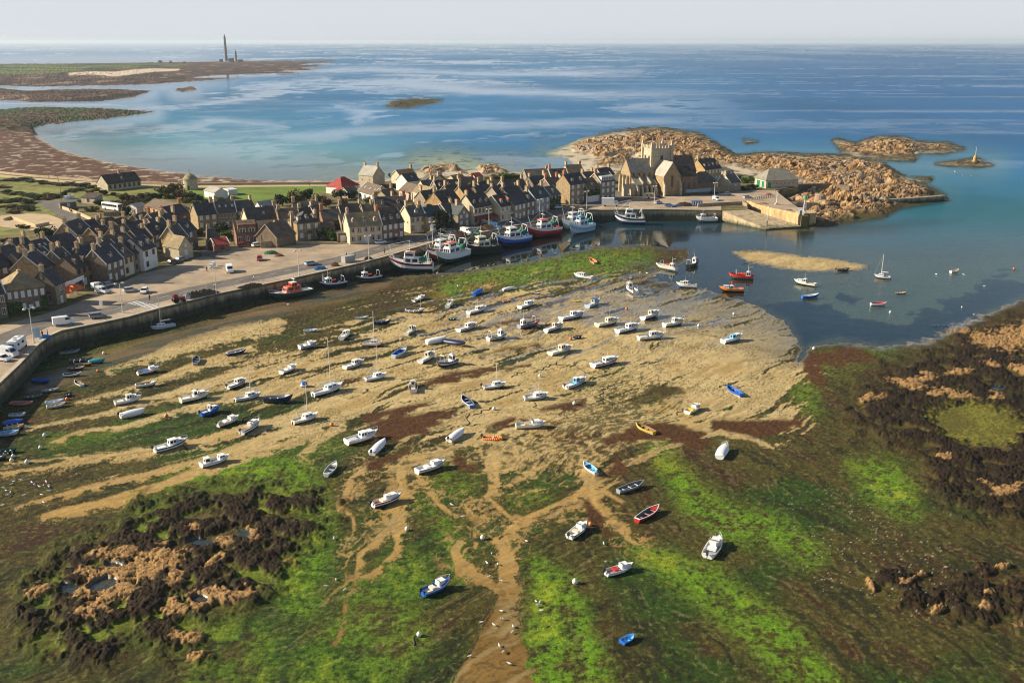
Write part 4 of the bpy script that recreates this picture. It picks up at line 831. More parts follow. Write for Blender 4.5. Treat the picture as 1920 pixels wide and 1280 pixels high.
(934,368,952,364,5.5,8,4.0,'pa','nv',2,1,0,'L','small steep gabled house behind the cream quay house',dict()),
(950,356,990,351.5,5,8.5,3.8,'st','nv',4,1,1,'LR','wide navy slate house behind the stone quay row',dict()),
(868,346,895,343,4,8,2.8,'pa','bn',2,1,0,'LR','brown roofed cottage near the beach rocks in the town centre',dict(name='cottage')),
(890,332,906,330,2.8,6,1.6,'pk','rd',1,1,0,'','tiny red roofed hut beside the beach',dict(name='hut')),
(930,352,950,349.5,4,8,3,'pa','tn',2,1,0,'L','tan stone roofed cottage among the chimneys',dict(name='cottage')),
(855,341,876,338,4,8,2.8,'cr','tn',2,1,0,'R','small tan roofed house by the shore',dict()),
(988,333,1032,331,4,9,3.6,'sg','gy',5,1,0,'R','long low grey roofed building near the sandy beach, left half',dict()),
(1034,332,1066,330.5,4,9,3.6,'sg','bk',4,1,0,'L','long low dark roofed building joined right of the grey one',dict()),
(1068,328,1097,326,4.6,10,4.6,'pa','tn',3,1,0,'LR','house with a tan roof between two tall chimneys near the church',dict()),
(1004,373,1031,367.5,6.4,9,4.2,'gr','tl',3,2,1,'LR','grey house with a greenish slate roof and a big sunlit chimney',dict()),
(1031.5,368.5,1051,364,6,8.5,3.6,'sd','gy',3,2,1,'','dark house covered in ivy on the quay',dict()),
(1069,347,1100,343,9,9.5,4.4,'st','nv',3,3,2,'L','tall three storey house with a large sunlit gable on the quay',dict()),
(1101,354,1126,350.5,6.6,9,4.0,'sd','bn',3,2,1,'','brown roofed house with ivy and a white ground floor',dict()),
(1127,342,1154,339,9,9.5,3.6,'sg','gy',3,3,0,'L','tall stone house with a white glazed attic next to the church',dict()),
(1000,346,1030,343,4.5,8.5,3.4,'sd','tl',3,1,0,'LR','teal slate house behind the big sunlit chimney',dict()),
(1032,350,1056,347,5,8.5,3.6,'sd','bn',2,1,0,'LR','brown roofed house tucked behind the tall three storey house',dict()),
(1102,337,1122,334,5.5,8.5,3.2,'sg','nv',2,1,0,'LR','navy roofed house between the two tall quay houses',dict()),
(1322,318.5,1353,314.5,7,11,4.8,'so','bk',5,2,4,'LR','manor with a dark roof, four dormers and tall windows before the rocks',dict(name='manor_house')),
(1357,322,1376,320,3,7,1.2,'gr','gy',2,1,0,'','low grey annex right of the manor',dict(kind='s',name='annex')),
(1370,343,1389,341,4,9,3.6,'pa','gy',1,1,0,'L','small grey roofed house at the end of the churchyard wall',dict()),
(566,409,588,407,5,8,3.4,'sd','bk',2,1,0,'L','dark roofed house squeezed between the flared chimneys and the villa',dict()),
(498,404,522,402,4.2,8,3.2,'sd','gy',2,1,0,'R','grey roofed house right behind the long cream house',dict()),
(683,402,704,400.5,5,8,3.4,'st','nv',2,1,0,'R','short navy roofed house left of the brick dormer house',dict()),
(640,417,654,416,4,7,2.8,'sg','bn',1,1,0,'','little brown roofed outhouse left of the cream quay house',dict(name='cottage')),
(798,376,822,373,6,8.5,3.6,'sg','bk',2,2,1,'L','dark roofed house left of the large sunlit gable',dict()),
(838,399,858,396,5.5,8,3.2,'sd','nv',2,2,0,'R','navy roofed house right behind the small gable-fronted quay house',dict()),
(905,357,932,354,4.8,8,3.4,'st','bk',3,1,0,'LR','dark roofed house above the navy house with the brick stack',dict()),
(868,357,903,354,4.8,8,3.4,'pa','bn',3,1,1,'L','brown roofed house with one dormer in the middle of the town',dict()),
(843,364,866,361,5,8,3.4,'sd','nv',2,1,0,'L','navy house below the row of pale dormers',dict()),
(796,353,818,351,4.5,8,3.2,'cr','gy',2,1,0,'R','cream house with grey roof left of the row of pale dormers',dict()),
(952,368,984,364,5.5,8.5,3.6,'sg','nv',3,1,0,'LR','navy roof directly behind the stone house with white shutters',dict()),
(984,364,1003,361,5.5,8.5,3.4,'st','bk',2,1,0,'R','dark roof left of the big sunlit chimney',dict()),
(1056,338,1068,337,4,8,3.0,'pa','tn',1,1,0,'','tan roofed outhouse left of the house between two tall chimneys',dict(name='cottage')),
(1128,329,1152,326,4.5,8,3.2,'sg','bk',2,1,0,'LR','dark roofed house behind the glazed attic',dict()),
(196,431,226,425,4.8,8,3.4,'sg','nv',3,1,0,'L','slate house above the pointed sunlit gable',dict()),
(231,430,252,424,4.8,8,3.4,'st','bk',2,1,0,'R','dark roofed house left of the coach yard tree',dict()),
(186,447,214,440,5,8,3.4,'sd','nv',3,1,0,'R','navy house right of the low pale stone roof',dict()),
(205,478,228,471,5.5,8,3.6,'st','nv',2,2,0,'L','slate house behind the dark end house with six shutters',dict()),
(165,488,194,479,5.5,8,3.6,'sd','nv',3,2,0,'L','navy roofed house between the wooden dormers and the end house',dict()),
(82,492,104,485,5.8,8,3.6,'sd','nv',2,2,1,'L','slate house with a dormer above the big broad gable',dict()),
(46,500,62,495,5.5,8,3.6,'sg','nv',1,2,0,'R','slate house tucked left of the big broad gable',dict()),
(-60,512,18,499,6,9,4,'sd','nv',4,2,0,'LR','long slate house cut by the left edge behind the quay house',dict()),
(-80,488,8,474,5.5,8,3.6,'sg','nv',4,2,0,'LR','rear slate house cut by the left edge beside the hedge',dict()),
(292,430,318,425,5,8,3.4,'st','nv',2,2,0,'R','navy house behind the white dormer house',dict()),
(318,421,342,416,5,8,3.6,'sd','nv',2,2,0,'LR','navy house right below the dark brick house',dict()),
(410,392,440,390,3.2,7,2.4,'gr','gy',2,1,0,'','grey shed between the boathouse and the long slate houses',dict(name='shed')),
(522,428,552,425,3.2,7,2.4,'st','bn',2,1,0,'','brown roofed outbuilding between the windowless garage and the big dormer',dict(name='shed')),
(600,432,628,430,3.6,7,2.4,'st','bn',2,1,0,'','small brown roofed shed right of the villa',dict(name='shed')),
(727,382,745,380,3.5,7,2.6,'cr','bn',1,1,0,'R','small cream cottage behind the brick dormer house',dict(name='cottage')),
(812,403,830,401,5,7,3.0,'so','tl',1,1,0,'','little sunlit house behind the ivy covered tree',dict(name='cottage')),
]
HR = {}
for row in HS:
    o = row[14]; r, w = house(*row[:14], **o); HR[row[13]] = (r, w, row)
def hget(s): return [v for k, v in HR.items() if s in k][0]
for s, n in (('three skylights', 3), ('brown roof and skylights', 3), ('greenish slate', 0), ('navy roof below', 1), ('second row', 2), ('cream house with a sunlit', 1)):
    r, w, row = hget(s)
    if n: skylights(r, w, row[5], row[4], row[6], n)
r, w, row = hget('low flat garage'); mb = MB(); mb.box(w*.2, w*.85, -.1, .02, .05, 2.6); mb.build('garage_door', M_door, r)
r, w, row = hget('cream and pink house'); 
mb = MB(); a = P(803,432,GZ); mb.box(w+.4, w+6.2, 2.0, 4.2, -.2, 4.2); mb.build('garage_wing', WALLM['wh'], r); mb = MB(); mb.box(w+.9, w+5.6, 1.9, 2.02, .02, 3.5); mb.build('garage_door', paint('door_blue_white', (.66,.72,.76)), r)
r, w, row = hget('restaurant'); mb = MB(); mb.add([(-.3,-.02,3.7),(w+.9,-.02,3.7),(w+.9,-2.8,2.7),(-.3,-2.8,2.7),(-.3,-2.8,2.35),(w+.9,-2.8,2.35),(-.3,-.02,3.55),(w+.9,-.02,3.55)], [(0,3,2,1),(3,4,5,2),(6,7,5,4),(0,6,4,3),(1,2,5,7)]); mb.build('awning', mat('awning_maroon', (.22,.035,.045), .8, 1, .15), r)
r, w, row = hget('two red topped'); mb = MB(); mb.box(.2, w-.2, -1.1, -.02, 2.9, 3.6); mb.build('shop_canopy', WALLM['cr'], r)
for ch in r.children:
    if ch.name.startswith('dormer'):
        for g in ch.children:
            if 'roof' in g.name: g.data.materials[0] = mat('tile_red', (.50,.10,.05), .7, 1, .2)
r, w, row = hget('white glazed attic'); mb = MB(); mb.box(.8, w-.8, .6, 4, 9.1, 11.6); at = mb.build('attic', M_frame, r)
for k in range(7): put(WINS['glass'], 'attic_window', at, 1.4+(w-2.8)*k/6, .6, 9.6, .95, 1.6)
r, w, row = hget('two wide dormers')
for k in (.3, .72):
    mb = MB(); x = w*k; mb.box(x-1.6, x+1.6, .3, 3.6, 3.4, 7.6); dm = mb.build('dormer', WALLM['br'], r)
    mb = MB(); mb.add([(x-1.8,.1,7.0),(x+1.8,.1,7.0),(x+1.8,4.0,8.5),(x-1.8,4.0,8.5),(x-1.8,.1,7.2),(x+1.8,.1,7.2),(x+1.8,4.0,8.7),(x-1.8,4.0,8.7)], [(3,2,1,0),(4,5,6,7),(0,1,5,4),(1,2,6,5),(2,3,7,6),(3,0,4,7)]); mb.build('dormer_roof', ROOFM['bn'], dm)
    put(WINS['glass'], 'dormer_window', dm, x, .3, 4.4, 2.2, 1.7)
r, w, row = hget('square villa'); mb = MB(); mb.box(w*.5-1, w*.5+1, -.8, 0, 3.0, 3.12); 
for k in range(9): mb.box(w*.5-1+k*.24, w*.5-.96+k*.24, -.8, -.76, 3.12, 4.0)
mb.build('balcony', M_ddark, r)
for s in ('covered in ivy', 'ivy and a white', 'front') :
    pass
def ivy_patch(r, x0, x1, z0, z1, n=160, y=-.15):
    mb = MB(); rr = random.Random(n)
    for k in range(n):
        x = rr.uniform(x0, x1); z = z0+(z1-z0)*rr.random()**1.3; s = rr.uniform(.15, .4); a = rr.uniform(0, 6.28); yy = y-rr.random()*.25
        mb.add([(x+s*math.cos(a), yy-.05, z+s*math.sin(a)), (x-s*math.sin(a), yy, z+s*math.cos(a)), (x-s*math.cos(a), yy-.12*rr.random(), z-s*math.sin(a)), (x+s*math.sin(a), yy+.04, z-s*math.cos(a))], [(0,1,2,3)])
    return mb.build('ivy', M_ivy, r)
r, w, row = hget('covered in ivy'); ivy_patch(r, 0, w, .1, 5.4, 420)
r, w, row = hget('ivy and a white'); ivy_patch(r, 0, w, 3.2, 6, 300)
mb = MB(); mb.box(.1, w-.1, -.5, -.02, 0, 3.0); mb.build('shop_front', WALLM['wh'], r)
# big dark houses at the left edge of the quay
r, w = house(10,546,84,536,7,11,4.2,'sd','tn',6,2,0,'M','large dark quay house with ivy and a brown hipped roof at the left edge',kind='h',win='shut'); ivy_patch(r, 0, w*.35, .1, 3.5, 300); ivy_patch(r, w*.85, w, .1, 4.5, 160); ivy_patch(r, w*.3, w*.8, .1, 1.2, 200)
house(-60,560,9,549,7,10,4.2,'sd','nv',5,2,0,'LR','dark quay house cut by the left edge of the view',win='glass')
house(88,551,118,545,3.4,8,1.2,'sd','bk',3,1,0,'','low dark stone wing with an open front right of the ivy house',kind='f',name='annex',win='brown')
house(103,535,121,528,5.8,8,3.8,'sg','nv',1,2,0,'L','narrow stone gable right behind the brown hipped roof',win='glass')
# cafe awnings and terrace screen
r = root('cafe_awning', 'bright orange cafe awning in three peaks over the quay terrace', 'awning', P(133,561,GZ)); m_or = mat('canvas_orange', (.78,.17,.03), .8, 1, .12)
a = Vector(q(122,566))-Vector(q(133,561)); b2 = Vector(q(162,552))-Vector(q(133,561)); dv = (b2-a); nv = Vector((-dv.y, dv.x)).normalized()
for k in range(3):
    c0 = a+dv*(k/3+.02); c1 = a+dv*((k+1)/3-.02); c2 = c1+nv*4.6; c3 = c0+nv*4.6; cc = (c0+c2)/2
    mb = MB(); mb.add([(*c0,2.4),(*c1,2.4),(*c2,2.4),(*c3,2.4),(*cc,3.6),(*c0,2.15),(*c1,2.15),(*c2,2.15),(*c3,2.15)], [(0,1,4),(1,2,4),(2,3,4),(3,0,4),(0,5,6,1),(1,6,7,2),(2,7,8,3),(3,8,5,0)]); mb.build('canopy', m_or, r)
    mb = MB(); mb.tube((*cc,0), (*cc,3.5), .06, n=6); mb.build('pole', M_white, r)
mb = MB()
ln = [Vector(q(*p)) for p in [(110,560),(128,556),(141,552),(160,543)]]
for i in range(3):
    d = (ln[i+1]-ln[i]).normalized(); n = Vector((-d.y, d.x))*.06; mb.prism([ln[i]-n, ln[i+1]-n, ln[i+1]+n, ln[i]+n], GZ+3.4, GZ+4.5+.01*i)
    for e in (ln[i]+d*.2, ln[i+1]-d*.2): mb.tube((e.x, e.y, GZ), (e.x, e.y, GZ+3.5), .07)
tag(mb.build('terrace_screen', paint('screen', (.60,.62,.66))), 'white screen fence round the raised cafe terrace above the orange awnings', 'fence')
# ------------------------------------------------------------------ church
a, b2 = P(1182,324.5,GZ+10.5), P(1226,322.5,GZ+10.5); u = Vector((b2.x-a.x, b2.y-a.y)); rzc = math.atan2(u.y, u.x); wn = u.length
CH = root('church', 'granite church with a square battlemented tower above the churchyard wall', 'church', (a.x, a.y, GZ), rzc)
S = WALLM['st']; SP2 = WALLM['pa']; RT = ROOFM['tn']; RG = mat('church_slate', (.20,.19,.16), .7, .5, .35)
def gab(name, x0, x1, y0, y1, h, rh, ax, wm, rm):
    mb = MB(); mr = MB(); w, d = x1-x0, y1-y0
    if ax == 'x':
        mb.profx([(y0,-.3),(y1,-.3),(y1,h),((y0+y1)/2,h+rh),(y0,h)], x0, x1); t = MB(); roofx(t, w, d, h, rh); mr.v = [(p[0]+x0, p[1]+y0, p[2]) for p in t.v]; mr.f = t.f; mr.m = t.m
    else:
        xm = (x0+x1)/2; mb.add([(x0,y0,-.3),(x1,y0,-.3),(x1,y0,h),(xm,y0,h+rh),(x0,y0,h),(x0,y1,-.3),(x1,y1,-.3),(x1,y1,h),(xm,y1,h+rh),(x0,y1,h)], [(0,1,2,3,4),(9,8,7,6,5),(0,5,6,1),(1,6,7,2),(2,7,8,3),(3,8,9,4),(4,9,5,0)])
        t = MB(); roofx(t, d, w, h, rh); mr.v = [(p[1]+x0, p[0]+y0, p[2]) for p in t.v]; mr.f = [f[::-1] for f in t.f]; mr.m = t.m
    o = mb.build(name, wm, CH); mr.build('roof', rm, CH); return o
gab('nave', 0, wn, 0, 11, 10.5, 6.2, 'x', S, RG)
mb = MB(); mb.profx([(-6,-.3),(-.02,-.3),(-.02,8.0),(-6,5.2)], .6, wn-1); mb.build('aisle', S, CH)
mb = MB(); mb.profx([(-6.3,5.1),(-.03,8.05),(-.03,8.3),(-6.3,5.35)], .4, wn-.8); mb.build('aisle_roof', RG, CH)
for k in range(5):
    x = 1+k*(wn-3)/4; mb = MB(); mb.profx([(-8.0,-.3),(-6.02,-.3),(-6.02,5.0),(-7.0,4.4),(-8.0,3.0)], x-.45, x+.45); mb.build('buttress', SP2, CH)
for k in range(2):
    x = wn*(.33+.33*k); mb = MB(); mb.profx([(-6.2,5.5),(-.05,8.4),(-.05,9.3),(-6.2,6.3)], x-.35, x+.35); mb.build('flying_buttress', SP2, CH)
for k in range(4): put(WINS['brown'], 'window', CH, wn*(k+.6)/4.4, 0, 8.5, 1.1, 1.7); put(WINS['brown'], 'window', CH, wn*(k+.55)/4.4, -6.0, 1.6, 1.1, 2.2)
for k in (0, 1, 2): mb = MB(); mb.profx([(2+k*4.0-.5,-.3),(2+k*4.0+.5,-.3),(2+k*4.0+.5,7),(2+k*4.0-.5,9)], -1.4, -.02); mb.build('buttress', SP2, CH)
mb = MB(); mb.box(-.12, 0, 4.2, 6.8, .1, 4.2); mb.build('door', M_ddark, CH)
tx = wn+.3; tw = 9.2
gab('transept', tx, tx+tw, -10.5, 2.2, 9.5, 6.6, 'y', S, ROOFM['pl'])
put(WINS['brown'], 'window', CH, tx+tw/2, -10.5, 3.8, 1.3, 6.0)
for x in (tx-.2, tx+tw-.7): mb = MB(); mb.profx([(-12.2,-.3),(-10.52,-.3),(-10.52,7.6),(-12.2,5.2)], x, x+.9); mb.build('buttress', SP2, CH)
tz = 21.8; t0 = tx-.6; t1 = tx+10.4
mb = MB(); mb.box(t0, t1, 2.3, 12.6, -.3, tz); tw_o = mb.build('tower', SP2, CH)
for (x, y, w, d) in ((t0,2.3,1,1),(t1,2.3,1,1),(t0,12.6,1,1),(t1,12.6,1,1)): mb = MB(); mb.box(x-.7, x+.7, y-.7, y+.7, -.3, tz+1.0); mb.taper((x-.7,x+.7,y-.7,y+.7), (x-.05,x+.05,y-.05,y+.05), tz+1.0, tz+4.2); mb.build('pinnacle', SP2, tw_o)
for k in range(6):
    for y in (2.0, 12.5): x = t0+1.3+k*(t1-t0-2.6)/5; mb = MB(); mb.box(x-.5, x+.5, y, y+.4, tz, tz+1.5); mb.build('merlon', SP2, tw_o)
for k in range(6):
    y = 3.5+k*7.9/5; mb = MB(); mb.box(t0-.3, t0+.1, y-.5, y+.5, tz, tz+1.5); mb.build('merlon', SP2, tw_o)
for k in range(2): put(WINS['brown'], 'belfry_opening', tw_o, t0, 5.2+k*4.2, 14.2, 1.6, 3.8, -math.pi/2)
put(WINS['brown'], 'belfry_opening', tw_o, (t0+t1)/2, 2.3, 15.0, 1.5, 3.2)
gab('choir', t1, t1+14, 1.5, 12.5, 10, 7.2, 'x', WALLM['sd'], ROOFM['bn'])
mb = MB(); mb.box(t1-.2, t1+10, -8, 1.4, -.3, 8.5); mb.build('vestry', WALLM['sd'], CH); mb = MB(); hip(mb, t1-.4, t1+10.3, -8.3, 1.4, 8.52, 13.2, 4); mb.build('roof', ROOFM['bk'], CH)
mb = MB(); mb.box(t1+10.2, t1+22, -6, 3.5, -.3, 5.0); mb.build('chapel', WALLM['sd'], CH); mb = MB(); hip(mb, t1+10.0, t1+22.4, -6.4, 3.9, 5.02, 9.8, 4.2); mb.build('roof', ROOFM['gy'], CH)
mb = MB(); mb.box(t1+3, t1+9.8, -8.12, -8, 1.5, 1.6); 
for k in range(3): put(WINS['brown'], 'window', CH, t1+2+k*3, -8.0, 2.6, 1.0, 3.0)
pq_ = P(1181,368,GZ)
r = root('stone_arch', 'small sunlit stone gateway at the corner of the church steps', 'gate', pq_, rzc); mb = MB(); mb.box(-3.4,-1.2,0,2.4,0,4.2); mb.box(1.2,3.2,0,2.4,0,4.0); mb.build('pier', SP2, r); mb = MB(); mb.profx([(0,3.6),(2.4,3.6),(1.2,6.0)], -3.5, 3.4); mb.build('gable_stone', SP2, r)
# gravestones
mb = MB(); mb.box(-.3,.3,-.08,.08,0,.9); mb.box(-.45,.45,-.3,.3,0,.18); gm_ = mb.mesh('gravestone', mat('grave_stone', (.45,.42,.38), .8, 1.5, .25))
mb = MB(); mb.box(-.09,.09,-.07,.07,0,1.5); mb.box(-.38,.38,-.068,.068,.85,1.05); mb.box(-.4,.4,-.3,.3,0,.2); gx_ = mb.mesh('gravestone', mat('grave_white', (.62,.60,.55), .8, 1.5, .15))
rr = random.Random(4); GL = 'pale churchyard grave between the church and the car park wall'
spots = [(1215,359),(1224,358),(1234,357),(1259,358),(1277,357),(1283,356),(1288,357),(1303,355),(1308,352)]+[(1326+rr.random()*40, 339+rr.random()*10) for k in range(26)]
for k, (x, y) in enumerate(spots):
    o = link('gravestone', gx_ if k % 2 else gm_); p = P(x, y, GZ); o.location = p; o.scale = [1.5+rr.random()*.8]*3; o.rotation_euler = (0, 0, rzc+rr.uniform(-.2, .2)); tag(o, GL, 'gravestone', 'gravestones in the churchyard')
# information boards on the churchyard wall
for k in range(7):
    w0_ = P(1289+k*6.6, 363.2-k*.35, GZ); o_ = MB(); o_.box(-1.1, 1.1, -.5, -.4, .5, 2.1, 0); o_.box(-1.0, 1.0, -.52, -.501, .6, 2.0, 1)
    o = o_.build('notice_panel', [paint('panel_frame', (.30,.38,.42)), paint('panel_blue', (.35,.47,.52))]); o.location = w0_; o.rotation_euler = (0, 0, math.atan2(-.02, 1)+.12); tag(o, 'blue-grey panel fixed along the churchyard wall', 'panel', 'panels along the churchyard wall')
# lifeboat station
a, b2 = P(1437,339,GZ+4), P(1497,337,GZ+4); u = b2-a; rz = math.atan2(u.y, u.x); w = u.xy.length
r = root('lifeboat_station', 'lifeboat station with a broad grey hipped roof and green doors at its left end', 'station', (a.x, a.y, GZ), rz)
mb = MB(); mb.box(0, w, 0, 13, -.3, 4); mb.build('wall', WALLM['pa'], r); mb = MB(); hip(mb, -.6, w+.6, -.6, 13.6, 4.02, 9.4, 5.0); mb.build('roof', mat('station_roof', (.24,.215,.165), .8, .5, .25), r)
for (x, y, ww, z, rot) in ((0,3.4,3.4,.1,-math.pi/2),(0,8.6,4.6,.1,-math.pi/2)): o = put(DOORS['g'], 'door', r, x-.02, y, z, ww, 3.4, rot)
put(DOORS['g'], 'door', r, 1.9, 0, .1, 2.6, 3.2)
for k in range(5): put(WINS['glass'], 'window', r, 6+k*(w-9)/4, 0, 1.8, .9, 1.2)
mb = MB(); p0 = P(1452,349,GZ); mb.tube((0,0,0), (0,0,11.5), .10, .06); mb.lathe([(.14,11.5),(.02,11.8)], 8); o = mb.build('flagpole', M_white); o.location = p0; tag(o, 'bare white flagpole in front of the lifeboat station', 'flagpole')
# round tower on the lawn
p0 = P(358,355,GZ); r = root('round_tower', 'squat round stone tower with a conical roof beside the lawn', 'tower', p0)
mb = MB(); mb.lathe([(3.6,-.3),(3.5,5.2)], 28); mb.build('wall', WALLM['pa'], r); mb = MB(); mb.lathe([(3.8,5.2),(3.8,5.4),(2.2,7.2),(.15,8.3)], 28); mb.build('roof', mat('tower_roof', (.28,.24,.13), .9, .6, .3), r); mb = MB(); mb.tube((0,0,8.2), (0,0,10.6), .06); mb.box(-.7,.7,-.03,.03,9.6,9.7); mb.build('weather_vane', M_ddark, r)
mb = MB(); mb.box(-.5,.5,-3.62,-3.4,.1,2.3); mb.build('door', M_ddark, r)
# ------------------------------------------------------------------ boats
def bp_(n, c): return paint(n, c)
PC = {'ow': paint('boat_offwhite', (.70,.67,.58)), 'w': paint('boat_white', (.80,.79,.76)), 'c': paint('boat_cream', (.72,.64,.48)), 'n': paint('boat_navy', (.012,.022,.075)), 'b': paint('boat_blue', (.02,.13,.50)), 'lb': paint('boat_sky', (.18,.48,.72)), 'r': paint('boat_red', (.50,.03,.025)),
 'm': paint('boat_maroon', (.16,.022,.025)), 'g': paint('boat_green', (.02,.16,.09)), 'dg': paint('boat_bottle', (.012,.06,.045)), 'k': paint('boat_black', (.018,.018,.02)), 'gr': paint('boat_grey', (.30,.32,.33)), 'dk': paint('boat_slate', (.10,.12,.13)), 'o': paint('boat_orange', (.80,.22,.03)),
 'y': paint('boat_yellow', (.72,.50,.07)), 't': paint('boat_teal', (.04,.30,.32)), 'bn': paint('boat_brown', (.20,.10,.05)), 'tn': paint('boat_tan', (.50,.36,.20)), 'pk': paint('boat_pink', (.58,.26,.20)), 'or': paint('boat_signal', (.85,.10,.02)), 'pb': paint('boat_pale_blue', (.52,.62,.70)), 'dc': paint('boat_deck', (.62,.60,.54)), 'db': paint('boat_deckblue', (.10,.30,.48))}
M_win = mat('boat_window', (.02,.025,.03), .1, 1, 0, .7); M_mast = paint('mast', (.74,.68,.56)); M_rail = paint('rail', (.62,.62,.62)); M_motor = paint('motor', (.03,.03,.035)); M_fend = paint('fender', (.75,.75,.72)); M_net = mat('net_green', (.02,.16,.09), .9, 3, .4); M_rope = mat('rope', (.10,.075,.04), .9, 3, .4)
NS = 11
def stations(L, B, F, full=.85, bowrise=.4):
    o = []
    for i in range(NS):
        s = i/(NS-1); b = B/2*(full+(1-full)*math.sin(min(s/.5, 1)*math.pi/2))*(1 if s < .5 else max(.02, 1-((s-.5)/.5)**2.3))
        zs = F*(1+bowrise*max(0, (s-.35)/.65)**2+.06*max(0, .3-s)/.3); zk = .55*F*max(0, (s-.72)/.28)**2.2
        o.append((s, b, zs, zk))
    return o
ZF = [0,.18,.47,.76,1.0]; YF = [.03,.66,.88,.97,1.0]
def hpt(L, st, j, side):
    s, b, zs, zk = st; z = zk+(zs-zk)*ZF[j]; x = -L/2+s*L-(1-ZF[j])*(s**5)*L*.09
    return (x, side*b*YF[j], z)
def hull(par, L, B, F, side, bottom, band, full=.85, bowrise=.4):
    st = stations(L, B, F, full, bowrise); mb = MB(); ring = 2*len(ZF)
    for q_ in st: mb.v += [hpt(L, q_, j, -1) for j in range(4, -1, -1)]+[hpt(L, q_, j, 1) for j in range(5)]
    for i in range(NS-1):
        for k in range(ring-1):
            a = i*ring+k; mb.f.append([a, a+1, a+ring+1, a+ring]); lv = (3-k) if k < 4 else (-1 if k == 4 else k-5); mb.m.append(0 if lv < 2 else (1 if lv == 2 else 2))
    mb.f.append(list(range(ring))); mb.m.append(1); e = (NS-1)*ring; mb.f.append([e+k for k in range(ring)][::-1]); mb.m.append(1)
    o = mb.build('hull', [PC[bottom], PC[side], PC[band]], par, smooth=False); return st
def deck(par, L, st, drop, m, name='deck', i0=0, i1=NS-1, inset=.94):
    mb = MB(); n = 0
    for i in range(i0, i1+1):
        s, b, zs, zk = st[i]; x = -L/2+s*L-(.02*L if i == NS-1 else 0)+(.03*L if i == 0 else 0)
        bi = max(.01, b*inset); mb.v += [(x,-b*.995,zs+.015),(x,-bi,zs+.03),(x,-bi,zs-drop),(x,bi,zs-drop),(x,bi,zs+.03),(x,b*.995,zs+.015)]
    for i in range(i1-i0):
        for k in range(5):
            a = i*6+k; mb.f.append([a, a+6, a+7, a+1]); mb.m.append(0 if k == 2 else 1)
    for e in (0, (i1-i0)*6): mb.f.append([e+1,e+2,e+3,e+4]); mb.m.append(1)
    return mb.build(name, m, par)
def inner(par, L, st, m, rim, floor=.3):
    mb = MB(); bot = .42
    for i in range(NS):
        s, b, zs, zk = st[i]; sx = .04+s*.9; x = -L/2+sx*L; bi = max(.02, b*.93); fz = zk+(zs-zk)*floor; bf = max(.01, b*.70)
        mb.v += [(-L/2+s*L,-b*1.02,zs),(-L/2+s*L,-b*1.02,zs+.06),(x,-bi,zs+.06),(x,-bf,fz+.03),(x,bf,fz+.03),(x,bi,zs+.06),(-L/2+s*L,b*1.02,zs+.06),(-L/2+s*L,b*1.02,zs)]
    for i in range(NS-1):
        for k in range(7):
            a = i*8+k; mb.f.append([a, a+8, a+9, a+1]); mb.m.append(0 if k in (2,3,4) else 1)
    mb.f.append([2,3,4,5]); mb.m.append(0); mb.f.append([0,1,2,5,6,7]); mb.m.append(1)
    e = (NS-1)*8; mb.f.append([e+2,e+5,e+4,e+3]); mb.m.append(0)
    return mb.build('interior', [PC[m], PC[rim]], par)
def sti(st, s): 
    i = min(NS-2, int(s*(NS-1))); f = s*(NS-1)-i; return [st[i][k]*(1-f)+st[i+1][k]*f for k in range(4)]
def bench(par, L, st, s, m):
    _, b, zs, zk = sti(st, s); mb = MB(); x = -L/2+s*L; z = zk+(zs-zk)*.72; mb.box(x-.14, x+.14, -b*.84, b*.84, z-.04, z); return mb.build('bench', PC[m], par)
